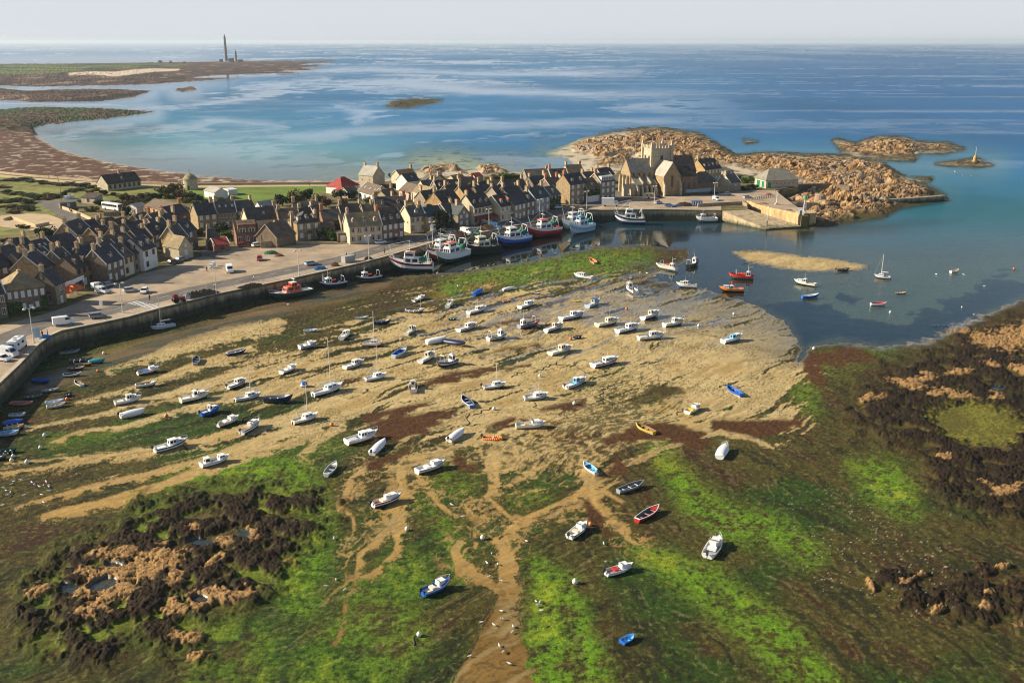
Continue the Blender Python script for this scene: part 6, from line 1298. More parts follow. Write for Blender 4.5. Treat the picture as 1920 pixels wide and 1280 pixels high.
(1067,563,1090,564,'tender',3.5,5,1.1,.35,'y','c','yellow flat dinghy at the edge of the wet sand',dict(dk='y')),
(1098,577,1127,564,'cabin',6,8,2.6,1.1,'pb','lb','light blue fishing boat with a blue top and rails',dict(band='lb',dk='db',cab='c',roof='b',opt='ml')),
(1051,599,1098,589,'cabin',7.5,9.5,2.9,1.1,'w','w','white cabin boat with an open grey stern and orange floats',dict(dk='gr',opt='l')),
(1024,622,1058,611,'cabin',6,8,2.4,1.05,'w','k','white boat with a cream wheelhouse and red transom, heeled over',dict(cab='c',roll=-8,opt='m')),
(1119,611,1161,602,'cabin',7,9,2.9,1.15,'c','dg','cream boat with a green bottom and rusty cockpit',dict(dk='bn',cab='c',band='w',opt='ml')),
(1157,623,1200,613,'cabin',7,9,2.9,1.2,'pb','n','blue sided white boat with a dark red deck in the cluster on the right',dict(band='w',dk='m',cab='w',opt='mf')),
(1205,599,1238,588,'cabin',6.5,8.5,2.7,1.2,'w','n','white and navy boat leaning over at the top of the right cluster',dict(band='pb',dk='k',cab='c',roll=-9,opt='fl')),
(1197,635,1248,630,'cabin',8,10,3.0,1.1,'w','gr','long white boat with a black cockpit at the foot of the right cluster',dict(dk='k',opt='f')),
(1077,633,1091,631,'tender',2.5,4,1.4,.6,'n','k','tiny navy tender with a red float on the wet sand',dict(dk='n')),
(1031,664,1074,652,'cabin',7,9,2.8,1.0,'w','w','white cabin boat with a domed cream canopy on open sand',dict(cab='c')),
(1111,687,1161,675,'cabin',7.5,9.5,3.0,1.1,'w','w','white cabin cruiser with a navy cockpit on open sand',dict(dk='n',opt='ml')),
(1060,727,1100,711,'cabin',6,8,2.5,.95,'w','n','white boat with a sky blue wheelhouse back and an outboard',dict(cab='lb',roof='w',opt='ol')),
(908,727,949,721,'sail',6,8,2.3,.85,'w','k','white sailing boat with a short upright mast and an outboard',dict(opt='o:4.5')),
(986,747,1025,742,'sail',6,8,2.5,.9,'w','gr','white sailing boat whose long mast leans over the sand to the right',dict(opt=':6',roll=10)),
(885,763,866,746,'open',4.5,6.5,2.0,.85,'b','w','blue open boat with a white bottom and sharp shadow',dict(dk='n',cab='pb',band='pb')),
(973,799,1019,797,'cuddy',6.5,8.5,2.6,.95,'w','c','cream white boat with an open cockpit right of the orange inflatable',dict(dk='c',cab='tn',opt='')),
(908,819,941,821,'raft',4,6,1.9,.6,'o','o','orange inflatable dinghy with an outboard motor',dict()),
(842,826,871,807,'cover',5,6.5,2.1,.85,'w','w','white covered motor boat with an outboard left of the orange inflatable',dict(dk='w',opt='o')),
(1119,494,1105,484,'open',4.5,6.5,2.3,.85,'pk','w','salmon pink open boat on the bright green weed',dict(dk='o',cab='c')),
(1111,522,1075,517,'cabin',6.5,9,2.7,1.2,'w','t','white boat with a teal bottom at the lower edge of the green weed',dict(opt='m',band='w',cab='w')),
(1195,551,1172,536,'fish',6,8.5,2.6,1.3,'w','n','white boat with navy gunwale and tall rails mirrored in shallow water',dict(band='w',dk='n',opt='l')),
(1269,504,1229,497,'fish',8,11,3.0,1.4,'w','gr','white fishing boat with red floats and a leaning mast at the water edge',dict(opt='BA',dk='gr')),
(1287,500,1315,488,'fish',6.5,9,2.7,1.3,'k','bn','black boat tilted towards the sandbar with its mast leaning',dict(roll=-10,opt='',band='n')),
(1307,536,1267,533,'cabin',7,9,2.7,1.3,'c','b','cream boat with a blue bottom mirrored in the shallow water',dict(opt='m',band='c')),
(1393,542,1349,541,'cabin',8,10,2.9,1.4,'o','k','bright orange boat with a white wheelhouse in the shallows',dict(band='o',opt='m',dk='w')),
(1412,519,1366,516,'fish',8.5,11,3.0,1.5,'r','g','red trawler with a green bottom and a gantry behind the orange boat',dict(band='r',opt='ABR',dk='gr')),
(1245,611,1284,604,'cabin',6.5,9,2.6,1.2,'w','dg','white boat with a green bottom at the right end of the cluster',dict(opt='ml',dk='gr')),
(1355,642,1392,632,'cabin',6,8,2.5,1.2,'w','n','white boat with a bright blue wheelhouse alone on the wet sand',dict(cab='lb',roof='lb',opt='ml')),
(1530,532,1488,525,'cabin',7,9,2.8,1.1,'w','w','white cabin boat afloat below the sandbar',dict(opt='m',dk='tn')),
(1504,554,1537,551,'open',5,7.5,2.2,.95,'b','n','royal blue rowing boat afloat below the white cabin boat',dict(dk='w')),
(1569,504,1594,502,'open',4,6,1.8,.7,'dk','k','dark dinghy lying on the end of the sandbar',dict(dk='dk',opt='o')),
(1669,518,1640,515,'sail',5.5,7.5,2.2,.95,'w','w','white sailing boat afloat right of the sandbar',dict(opt=':7')),
(1783,507,1798,505,'open',4,5.5,2.0,.9,'w','w','small round white boat afloat far to the right',dict(dk='tn')),
(1633,567,1663,567,'open',5,7,2.2,.85,'w','w','white boat with a red inside afloat below the small raft',dict(dk='r',cab='r')),
(1680,545,1701,545,'tender',3.5,5,1.6,.45,'bn','r','flat brown tender with a red end afloat above the red boat',dict(dk='tn')),
(653,830,706,815,'cabin',7.5,9.5,3.0,1.15,'w','r','white cruiser with a teal cockpit beside the weed in the foreground sand',dict(dk='db',opt='l')),
(697,851,723,827,'cover',5,6.5,2.1,.85,'w','w','white covered dinghy right behind the teal cockpit cruiser',dict(dk='w',opt='o')),
(611,891,631,869,'open',4.5,6,1.9,.75,'w','gr','white open boat with grey floor beside the dark rocks',dict(dk='gr',cab='w',opt='D',roof='w')),
(785,884,832,870,'cuddy',6.5,8.5,2.4,1.0,'w','w','slim white boat with a blue line above the branching channels',dict(dk='w',opt='l')),
(703,947,751,932,'cuddy',6,8,2.3,.9,'w','n','white motor boat with a red cockpit, open console and large outboard',dict(dk='r',cab='c',opt='olc',roll=-4)),
(1391,742,1362,727,'open',5,7,2.1,.85,'b','w','cobalt blue rowing boat with a brown rudder on clean sand',dict(dk='b',cab='bn')),
(1288,774,1312,761,'cuddy',4.5,6.5,2.2,.8,'w','w','small white boat with a yellow cockpit left below the cobalt blue boat',dict(dk='c',cab='y')),
(1227,812,1191,797,'open',5,7,1.9,.75,'y','w','pale yellow rowing boat at the edge of the brown weed',dict(dk='bn',cab='y')),
(1119,888,1094,870,'open',4.5,6.5,1.9,.75,'w','pb','white boat with a turquoise cover at the head of the right channel',dict(dk='lb',opt='oD',roof='lb',cab='lb')),
(1159,922,1208,906,'open',5.5,7.5,2.0,.8,'gr','dk','grey rowing boat with an oar inside lying above the red one',dict(dk='dk',cab='w',opt='p')),
(1349,858,1361,838,'cover',5,6.5,2.3,.9,'w','w','white covered boat alone on the dark weed, its bow away',dict(dk='w',opt='l')),
(1194,976,1236,952,'open',5.5,7.5,2.0,.8,'r','m','red rowing boat with a coral foredeck in the right foreground',dict(dk='dk',cab='pk',opt='DR',roof='r')),
(1068,1007,1100,983,'cuddy',5,6.5,2.1,.85,'w','w','white motor boat in the fork of the right channels',dict(dk='w',cab='c',opt='o')),
(1327,1043,1349,1010,'cabin',5.5,7,2.5,.85,'w','gr','white boat with a grey flat deck and a bow hoop in the right foreground',dict(dk='gr',opt='l')) if False else (1327,1043,1349,1010,'cuddy',5.5,7,2.6,.85,'w','gr','white boat with a wide pale grey deck and a bow hoop in the right foreground',dict(dk='gr',cab='w',opt='olc')),
(1137,1075,1186,1061,'cuddy',5,7,1.9,.75,'w','gr','slim white motor boat with a grey floor and a red seat',dict(dk='gr',cab='r',opt='o')),
(795,1113,842,1093,'cuddy',5,6.5,2.0,.95,'b','b','cobalt sided white motor boat in the central foreground grass',dict(band='w',dk='c',cab='c',opt='ol')),
(1166,1203,1189,1191,'tender',2.2,3.2,1.4,.5,'b','b','tiny bright blue tender in the bottom foreground',dict(dk='lb',cab='b')),
# the trawlers along the quay
(803,493,737,492,'trawl',16,19,5.4,3.4,'w','dg','white trawler with a maroon band and green bottom, first of the large boats',dict(band='m',zd=3,roof='pk',z0=-.2)),
(874,466,816,482,'trawl',17,21,5.8,3.8,'w','dg','white trawler with a maroon band lying outside another white one',dict(band='w',zd=3.4,roof='or',opt='',z0=-.2)),
(855,459,799,474,'trawl',16,20,5.2,3.6,'w','m','white and red trawler squeezed between the quay and a larger white one',dict(band='m',zd=3.4,z0=-.2)),
(934,456,870,464,'trawl',16,20,5.6,3.4,'k','dg','black trawler with a cream rubbing strake and rusty deck gear',dict(band='k',zd=3.4,cab='c',opt='K',z0=-.2)),
(990,440,929,449,'trawl',17,21,5.8,3.8,'b','n','deep blue trawler with a white sheer line',dict(band='w',zd=3.4,z0=-.2)),
(1048,424,988,432,'trawl',17,21,5.8,3.7,'r','m','red hulled trawler with a white superstructure',dict(band='w',zd=3.4,roof='or',z0=-.2)),
(1095,408,1053,418,'trawl',14,18,5.0,3.5,'w','gr','white trawler half hidden behind the sky blue trawler',dict(band='w',zd=3.4,z0=-.2)),
(1110,417,1067,426,'trawl',15,19,5.4,3.6,'lb','pb','sky blue and white trawler at the right end of the large boats',dict(band='w',zd=3.4,cab='pb',roof='b',z0=-.2)),
(1206,408,1155,407,'trawl',14,18,5.6,3.2,'w','n','white trawler with a navy band alone at the inner quay',dict(band='n',zd=3.0,opt='K',z0=-.2)),
(1342,407,1306,408,'fish',10,13,4.0,2.2,'w','dk','small white fishing boat moored at the end of the quay before the slipway',dict(zd=2.2,opt='l',z0=-.1)),
]
cx = np.array([(b[0]+b[2])/2 for b in BT], float); cy = np.array([(b[1]+b[3])/2 for b in BT], float)
BZ = np.maximum(ground_fields(cx, cy+3)[1], -.12)
for b in BT: boat(*b[:12], **b[12])
# ------------------------------------------------------------------ vehicles
M_tyre = mat('tyre', (.02,.02,.02), .9, 1, 0); M_rim = paint('rim', (.45,.45,.46)); M_cgl = mat('car_glass', (.025,.03,.035), .08, 1, 0, .7); M_lamp = paint('headlight', (.7,.7,.66), .2)
CC = {'w': paint('car_white', (.78,.78,.77)), 's': paint('car_silver', (.42,.43,.45)), 'k': paint('car_black', (.03,.03,.035)), 'g': paint('car_grey', (.22,.23,.25)), 'r': paint('car_red', (.33,.02,.025)), 'b': paint('car_blue', (.04,.12,.28)), 'gn': paint('car_green', (.05,.25,.15)), 'c': paint('car_cream', (.60,.50,.32))}
CARP = { # side outline (x,z) of body, cabin outline, half width, wheel xs, r
 'car': (4.2,.86,[(-2.1,.3),(2.1,.3),(2.1,.62),(1.95,.78),(.95,.92),(-1.95,.95),(-2.1,.8)],[(-1.85,.94),(1.0,.91),(.35,1.40),(-1.1,1.45),(-1.6,1.36)],(-1.3,1.3),.32),
 'estate': (4.5,.88,[(-2.25,.3),(2.25,.3),(2.25,.65),(2.05,.8),(1.1,.95),(-2.15,.98),(-2.25,.85)],[(-2.15,.97),(1.1,.94),(.45,1.45),(-1.9,1.5)],(-1.4,1.4),.33),
 'van': (4.4,.92,[(-2.2,.3),(2.2,.3),(2.2,.75),(2.0,.95),(1.2,1.05),(.5,1.75),(.2,1.85),(-2.1,1.9),(-2.2,1.7)],None,(-1.4,1.4),.34),
 'bigvan': (5.4,1.0,[(-2.7,.35),(2.7,.35),(2.7,.95),(2.45,1.2),(1.9,1.3),(1.3,2.1),(1.0,2.3),(-2.6,2.35),(-2.7,2.2)],None,(-1.7,1.7),.36)}
def car(px, py, dx, dy, typ, col, label, name='parked_car', cat='car', group=None, panel=None):
    a = P(px, py, GZ); b = P(px+dx, py+dy, GZ); rz = math.atan2(b.y-a.y, b.x-a.x)
    r = root(name, label, cat, (a.x, a.y, GZ+.1), rz, group); L, hw, body, cab, wx, wr = CARP[typ]
    def ext(pts, w0, nm, m, par, top=None):
        mb = MB(); n = len(pts); mb.add([(p[0],-(w0 if not top or p[1] < 1.0 else top),p[1]) for p in pts]+[(p[0],(w0 if not top or p[1] < 1.0 else top),p[1]) for p in pts], [tuple(range(n)), tuple(range(n,2*n))[::-1]]+[(k,n+k,n+(k+1)%n,(k+1)%n) for k in range(n)]); return mb.build(nm, m, par)
    ext(body, hw, 'body', CC[col], r, hw*.9 if typ in ('van','bigvan') else None)
    if cab:
        ext(cab, hw*.95, 'window', M_cgl, r, hw*.8)
        mb = MB(); t = [p for p in cab if p[1] > 1.2]; x0, x1 = min(p[0] for p in t), max(p[0] for p in t); mb.box(x0-.03, x1+.05, -hw*.82, hw*.82, 1.40 if typ == 'car' else 1.44, 1.50 if typ == 'car' else 1.545); mb.build('roof', CC[col], r)
    else:
        z0, z1 = (1.15,1.65) if typ == 'van' else (1.45,2.05); x1 = body[4][0]; x2 = body[5][0]
        mb = MB(); e = .02
        mb.add([(x1+.02,-hw*.8,body[4][1]+.06),(x1+.02,hw*.8,body[4][1]+.06),(x2+.08,hw*.72,body[5][1]-.05),(x2+.08,-hw*.72,body[5][1]-.05)], [(0,1,2,3)])
        for sg in (-1, 1): mb.add([(x2-.9,sg*(hw*.93+e),z0),(x1-.25,sg*(hw*.93+e),z0),(x2-.1,sg*(hw*.90+e),z1),(x2-.9,sg*(hw*.90+e),z1)], [(0,1,2,3) if sg < 0 else (3,2,1,0)])
        mb.build('window', M_cgl, r)
    for x in wx:
        for sg in (-1, 1):
            mb = MB(); mb.tube((x,sg*(hw-.2),wr-.1), (x,sg*(hw+.02),wr-.1), wr, n=12, m=0); mb.tube((x,sg*(hw+.021),wr-.1), (x,sg*(hw+.03),wr-.1), wr*.6, n=10, m=1); mb.build('wheel', [M_tyre, M_rim], r)
    for sg in (-1, 1): mb = MB(); mb.box(L/2-.03, L/2+.03, sg*hw*.72-.16, sg*hw*.72+.16, .55, .72); mb.build('headlight', M_lamp, r)
    if panel: mb = MB(); mb.box(-1.2,1.0,-hw-.02,-hw+.02,.3,.8); mb.build('side_panel', CC[panel], r)
    return r
VG = 'vehicles parked along the quay'
for row in [
 (186,540,14,-3,'van','w','white van parked at the end of the terrace by the cafe'),(205,537,14,-3,'car','s','silver saloon beside the white van at the terrace'),(192,549,14,2,'van','w','white van seen from behind, in front of the silver saloon'),
 (245,547,14,-2,'car','s','silver car alone at the left of the car park'),(271,549,-6,6,'car','w','small white car facing the road above the zebra crossing'),(184,596,15,-2,'estate','g','grey estate car driving on the quay road'),
 (120,609,15,-2,'bigvan','w','white van driving round the quay bend'),(16,668,14,2,'bigvan','w','white camper van behind the white car at the left edge'),(6,676,14,2,'car','w','white car at the left edge beside the camper van'),
 (326,494,14,-3,'car','k','dark car in the shade below the white corner house'),(341,489,14,-3,'car','g','grey car parked by the stone chapel'),(483,462,14,-2,'car','w','white car in front of the brown brick house'),(456,462,12,-1,'car','r','red car in the shade by the brown brick house'),
 (487,488,-2,8,'car','r','dark red car standing alone on the gravel'),(431,510,4,8,'bigvan','w','white van standing alone on the gravel'),(584,497,14,-2,'estate','s','silver estate car on the quay road above the lifeboat'),
 (714,457,13,-2,'car','w','white car in front of the cream quay house'),(743,452,10,4,'car','k','dark car in front of the brick quay house'),(875,438,14,2,'bigvan','w','white van beside the black trawler'),(891,439,10,1,'car','gn','green car right of the white van beside the trawler'),
 (829,437,13,-1,'car','k','dark car under the ivy covered tree'),(845,436,13,-1,'car','g','grey car next to the dark car under the ivy tree'),(929,428,12,1,'bigvan','b','dark blue van behind the deep blue trawler'),(905,423,12,-2,'car','k','dark car under the maroon awning'),
 (1047,391,14,-1,'car','w','white car in front of the ivy house on the quay'),(1089,383,12,-2,'car','k','black car in front of the tall three storey house'),(1234,371,10,1,'car','k','dark car hitched to the cream caravan'),(1234,382,14,-2,'car','s','silver car below the cream caravan'),
 (1255,388,14,1,'car','b','dark blue car at the quay edge right of the silver car'),(1343,376,12,3,'van','w','white and green van near the slipway parapet'),(1364,366,13,-2,'car','s','silver car near the end of the churchyard wall'),(1401,372,14,-1,'car','s','pale silver car near the bollards of the mole'),(1338,364,12,-1,'car','k','dark car in front of the churchyard panels')]:
    o = car(*row, group=VG, panel='gn' if 'white and green' in row[6] else None)
# coach
a = P(211,394,GZ); b = P(225,396,GZ); r = root('coach', 'white coach parked in the yard among the hedges', 'coach', (a.x, a.y, GZ+.05), math.atan2(b.y-a.y, b.x-a.x))
mb = MB(); mb.profx([(-1.25,.4),(1.25,.4),(1.25,3.1),(1.1,3.3),(-1.1,3.3),(-1.25,3.1)], -5.8, 5.8); mb.build('body', CC['w'], r)
for sg in (-1, 1):
    for k in range(7): mb = MB(); mb.box(-5.4+k*1.5,-4.0+k*1.5,sg*1.26-.015,sg*1.26+.015,1.8,2.75); mb.build('window', M_cgl, r)
    for x in (-3.4, 3.6): mb = MB(); mb.tube((x,sg*1.0,.5), (x,sg*1.28,.5), .5, n=14); mb.build('wheel', M_tyre, r)
mb = MB(); mb.box(5.79,5.84,-1.1,1.1,1.4,2.9); mb.build('windscreen', M_cgl, r)
# motorhome, caravan, box truck, tractor, container
a = P(34,656,GZ); b = P(45,648,GZ); r = root('motorhome', 'white motorhome parked beside the tall street lamp at the left', 'motorhome', (a.x, a.y, GZ+.1), math.atan2(b.y-a.y, b.x-a.x))
mb = MB(); mb.box(-3.3,2.0,-1.1,1.1,.45,3.0); mb.taper((2.0,3.6,-1.05,1.05), (2.0,2.5,-1.05,1.05), .45, 2.2); mb.taper((2.0,2.7,-1.08,1.08), (2.0,2.4,-1.08,1.08), 2.1, 3.0); mb.build('body', CC['w'], r)
for (x, y) in ((-1.8,-.4),(-.2,.3),(1.2,-.2)): mb = MB(); mb.box(x-.3,x+.3,y-.3,y+.3,3.0,3.12); mb.build('roof_hatch', CC['g'], r)
for sg in (-1, 1):
    for x in (-2.4, .2): mb = MB(); mb.box(x,x+1.1,sg*1.11-.02,sg*1.11+.02,1.6,2.2); mb.build('window', M_cgl, r)
    for x in (-2.2, 2.4): mb = MB(); mb.tube((x,sg*.8,.3), (x,sg*1.12,.3), .36, n=12); mb.build('wheel', M_tyre, r)
mb = MB(); mb.box(-3.33,-3.29,-.6,.6,1.6,2.3); mb.build('rear_window', M_cgl, r)
a = P(1216,372,GZ); r = root('caravan', 'cream caravan in front of the churchyard wall', 'caravan', (a.x, a.y, GZ+.1), 0.05); mb = MB(); mb.profx([(-1,.5),(1,.5),(1,2.0),(.8,2.4),(-.8,2.4),(-1,2.0)], -2.6, 2.4); mb.build('body', CC['c'], r)
for x in (-1.4, .6): mb = MB(); mb.box(x,x+1.0,-1.02,-.99,1.3,1.9); mb.build('window', M_cgl, r)
for sg in (-1, 1): mb = MB(); mb.tube((0,sg*.8,.25), (0,sg*1.02,.25), .33, n=12); mb.build('wheel', M_tyre, r)
mb = MB(); mb.tube((-2.6,0,.5), (-4.0,0,.45), .06); mb.build('drawbar', CC['g'], r)
a = P(1145,387,GZ); r = root('box_truck', 'white box truck parked at the quay edge near the church', 'truck', (a.x, a.y, GZ+.1), -.10)
mb = MB(); mb.box(-4.2,1.6,-1.25,1.25,.7,3.8); mb.build('cargo_box', CC['w'], r); mb = MB(); mb.taper((1.65,3.7,-1.15,1.15), (1.65,3.0,-1.1,1.1), .5, 2.6); mb.build('cab', CC['w'], r); mb = MB(); mb.box(2.0,2.9,-1.16,-1.12,1.5,2.2); mb.build('window', M_cgl, r)
for sg in (-1, 1):
    for x in (-2.6, 2.6): mb = MB(); mb.tube((x,sg*.95,.35), (x,sg*1.24,.35), .45, n=12); mb.build('wheel', M_tyre, r)
a = P(335,567,GZ); r = root('tractor', 'red tractor on the quay edge beside the net pile', 'tractor', (a.x, a.y, GZ+.15), .6)
mb = MB(); mb.box(-.2,1.9,-.45,.45,.8,1.5); mb.build('bonnet', CC['r'], r); mb = MB(); mb.taper((-1.5,-.2,-.75,.75), (-1.3,-.4,-.7,.7), .9, 2.5); mb.build('cab', CC['r'], r); mb = MB(); mb.box(-1.52,-.15,-.76,.76,1.5,2.2); mb.build('window', M_cgl, r)
for sg in (-1, 1): mb = MB(); mb.tube((-.9,sg*.7,.7), (-.9,sg*1.1,.7), .8, n=14); mb.build('wheel', M_tyre, r); mb = MB(); mb.tube((1.4,sg*.6,.4), (1.4,sg*.9,.4), .5, n=14); mb.build('wheel', M_tyre, r)
a = P(653,491,GZ); r = root('container', 'grey metal container on the quay edge above the black fishing boat', 'container', (a.x, a.y, GZ+.05), .85); mb = MB(); mb.box(-2.2,2.2,-1.1,1.1,0,2.2)
for k in range(9): mb.box(-2.1+k*.48,-1.86+k*.48,-1.14,-1.1,.1,2.1); mb.box(-2.1+k*.48,-1.86+k*.48,1.1,1.14,.1,2.1)
mb.build('body', paint('container_grey', (.38,.38,.36)), r); mb = MB(); mb.box(2.2,2.25,-.95,.95,.1,2.1); mb.build('door', paint('container_door', (.30,.31,.31)), r)
a = P(1306,386,GZ); r = root('skip', 'blue and white container at the quay edge by the parapet', 'container', (a.x, a.y, GZ+.05), .05); mb = MB(); mb.box(-2.5,2.5,-1,1,0,2.3); mb.build('body', CC['b'], r)
for k in range(4): mb = MB(); mb.box(-2.2+k*1.2,-1.7+k*1.2,-1.03,-1.0,.2,2.1); mb.build('white_panel', CC['w'], r)
mb = MB(); mb.box(-.75,.75,-.75,.75,0,1.5); mb.box(-.6,.6,-.6,.6,1.5,1.75); bx = mb.mesh('bin', [CC['w']])
for k, (x, y) in enumerate([(124,374),(130,373),(136,372.5)]):
    o = link('recycling_bin', bx); o.location = P(x, y, GZ); tag(o, 'white recycling bin by the lane at the edge of the field', 'bin', 'recycling bins by the lane')
for k, (x, y) in enumerate([(397,503),(400,499)]): o = link('recycling_bin', bx); o.location = P(x, y, GZ); o.scale = (.9,.9,.9); tag(o, 'white bin beside the street lamp in the middle of the car park', 'bin', 'bins in the car park')
# net piles and quay clutter
def heap(px, py, lx, ly, hh, m, label, name='net_pile', cat='net pile', rz=.75, seed=1):
    rr = np.random.RandomState(seed); n = 26; mb = MB(); g = np.linspace(-1, 1, n)
    for j in range(n):
        for i in range(n):
            x, y = g[i], g[j]; e = max(0, 1-(x*x+y*y)); z = hh*e**.6*(.55+.9*float(abs(fbm(np.array([x*3+seed*7]), np.array([y*3]), 3, seed)[0])+rr.rand()*.25)); mb.v.append((x*lx/2*(1+.1*rr.randn()*e), y*ly/2*(1+.1*rr.randn()*e), z if e > 0 else -.02))
    for j in range(n-1):
        for i in range(n-1): mb.f.append([j*n+i, j*n+i+1, (j+1)*n+i+1, (j+1)*n+i]); mb.m.append(0)
    o = mb.build(name, m, None); o.location = P(px, py, GZ+.1); o.rotation_euler = (0, 0, rz); return tag(o, label, cat)
M_nb = mat('net_brown', (.11,.085,.055), .95, 2.5, .6); M_nb2 = mat('net_blue', (.03,.18,.42), .9, 2.5, .5); M_nr = mat('net_rust', (.26,.13,.06), .95, 2.5, .5); M_ng = mat('tarp_green', (.04,.17,.09), .8, 2, .3)
heap(372,555,14,3.6,1.6,M_nb,'long pile of brown fishing nets on the quay edge by the lamp',rz=.8,seed=1); heap(468,537,9,2.4,.9,M_nb,'low pile of nets on the quay edge above the lifeboat bow',rz=.8,seed=2); heap(600,504,4.5,2.2,.9,M_nb2,'heap of bright blue net on the quay',rz=.7,seed=3)
heap(508,475,5,3,1.0,M_ng,'heap under a green tarpaulin on the gravel car park',rz=.2,seed=4); heap(523,480,3.4,2.0,.8,M_nr,'rusty heap beside the green tarpaulin on the gravel',rz=.2,seed=5); heap(628,498,3.2,2.0,1.1,M_nr,'small heap of gear left of the grey container',rz=.7,seed=6); heap(350,560,3,2.4,1.5,paint('crate_white', (.5,.5,.48)),'pale heap of crates between the red tractor and the net pile',rz=.7,seed=7)
heap(858,443,9,2.6,2.0,M_nr,'tangled heap of dredges and gear behind the white trawler',rz=.6,seed=8); heap(912,431,8,2.4,2.2,M_nr,'tall heap of rusty gear behind the black trawler',rz=.5,seed=9); heap(1086,394,9,2.4,2.0,M_nr,'heap of rusty red gear on the quay above the sky blue trawler',rz=.3,seed=10); heap(1283,386,8,2.6,1.9,M_nb,'dark heap of gear and nets by the blue container',rz=.05,seed=11); heap(1268,387,3,1.6,.9,M_nb2,'small blue heap right of the dark blue car',rz=.05,seed=12); heap(86,633,3.2,1.8,.8,M_nb2,'blue heap at the quay bend next to two people',rz=.6,seed=13); heap(1440,365,4,1.6,.9,paint('crate_red', (.45,.2,.16)),'low red and white heap at the root of the mole',rz=0,seed=14); heap(690,486,3.6,1.8,1.0,M_nb,'dark heap at the foot of a lamp on the quay',rz=.8,seed=15); heap(1432,382,4.5,2,.5,M_nr,'flat rusty net on top of the mole',rz=-.4,seed=16); heap(1480,394,3,1.6,.5,M_nr,'small rusty heap near the head of the mole',rz=-.4,seed=17)
a = P(190,573,GZ); mb = MB(); mb.taper((-.5,.5,-.5,-.42), (-.45,.45,-.04,.0), 0, 1.5); mb.taper((-.5,.5,.42,.5), (-.45,.45,.0,.04), 0, 1.5); o = mb.build('menu_board', M_white); o.location = a; tag(o, 'white folding board standing on the pavement before the cafe', 'board')
a = P(71,640,GZ); r = root('sign_board', 'pale sign board on posts at the quay bend', 'sign', a, .5); mb = MB(); mb.box(-.8,.8,-.04,.04,1.0,3.6); mb.build('panel', paint('sign_blue', (.40,.50,.58)), r); mb = MB(); mb.tube((-.7,0,0),(-.7,0,1.2),.05); mb.build('post', M_rail, r); mb = MB(); mb.tube((.7,0,0),(.7,0,1.2),.05); mb.build('post', M_rail, r)
for (x, y, lb) in [(812,438,'white panel on the quay front by the ivy tree'),(968,411,'white menu panel left of the pair before the stone quay row'),(990,405,'white menu panel right of the pair before the stone quay row')]:
    a = P(x, y, GZ); mb = MB(); mb.box(-1.2,1.2,-.06,.06,.8,3.6); mb.tube((-1,0,0),(-1,0,.9),.06); mb.tube((1,0,0),(1,0,.9),.06); o = mb.build('sign_board', M_white); o.location = a; o.rotation_euler = (0,0,.5); tag(o, lb, 'sign')
# street lamps
def lampmesh():
    pm = MB(); pm.tube((0,0,0), (0,0,8.8), .13, .08, 8); pm.tube((0,0,0), (0,0,.9), .2, .17, 8)
    am = MB()
    for sg in (-1, 1): am.tube((0,0,8.6), (sg*.55,0,9.15), .05); am.tube((sg*.55,0,9.15), (sg*1.15,0,9.0), .05)
    hm = MB(); hm.lathe([(.08,.35),(.42,.12),(.46,0),(.25,-.2),(.05,-.26)], 12)
    return pm.mesh('pole', M_frame), am.mesh('arm', M_frame), hm.mesh('lamp_head', [paint('lamp_globe', (.66,.60,.50))])
lpm, lam, lhm = lampmesh()
for (x, y, sc, lb) in [(63.5,642,1.0,'double street lamp beside the motorhome at the left'),(230,586,.95,'double street lamp left of the zebra crossing'),(406,551,.95,'double street lamp beside the long net pile'),(561,518,.95,'double street lamp on the quay above the lifeboat'),(692,487,.95,'double street lamp in front of the cream quay house'),(811,458,.95,'double street lamp behind the white trawlers'),(917,431,.95,'double street lamp behind the black trawler'),(1012,411,.95,'double street lamp behind the red trawler'),(1100,394,.95,'double street lamp behind the sky blue trawler'),(1227,383,.95,'double street lamp before the church transept'),(1339,374,.9,'double street lamp near the churchyard panels')]:
    r = root('street_lamp', lb, 'street lamp', P(x, y, GZ+.1), .75, 'street lamps along the quay'); r.scale = (sc, sc, sc)
    link('pole', lpm, r); link('arm', lam, r)
    for sg in (-1, 1): o = link('lamp_head', lhm, r); o.location = (sg*1.15, 0, 8.85)
for (x, y, hh, lb) in [(440,461,9.5,'wooden telegraph pole beside the brown brick house'),(116,378,8,'dark telegraph pole beside the lane and the bins'),(110,345,4,'short pole on the green field near the sea wall')]:
    r = root('telegraph_pole', lb, 'telegraph pole', P(x, y, GZ)); mb = MB(); mb.tube((0,0,0), (0,0,hh), .14, .1, 8); mb.build('pole', mat('pole_wood', (.22,.17,.12), .9, 2, .3), r); mb = MB(); mb.box(-.7,.7,-.05,.05,hh-.6,hh-.48); mb.build('crossarm', mat('pole_wood', (.22,.17,.12)), r)
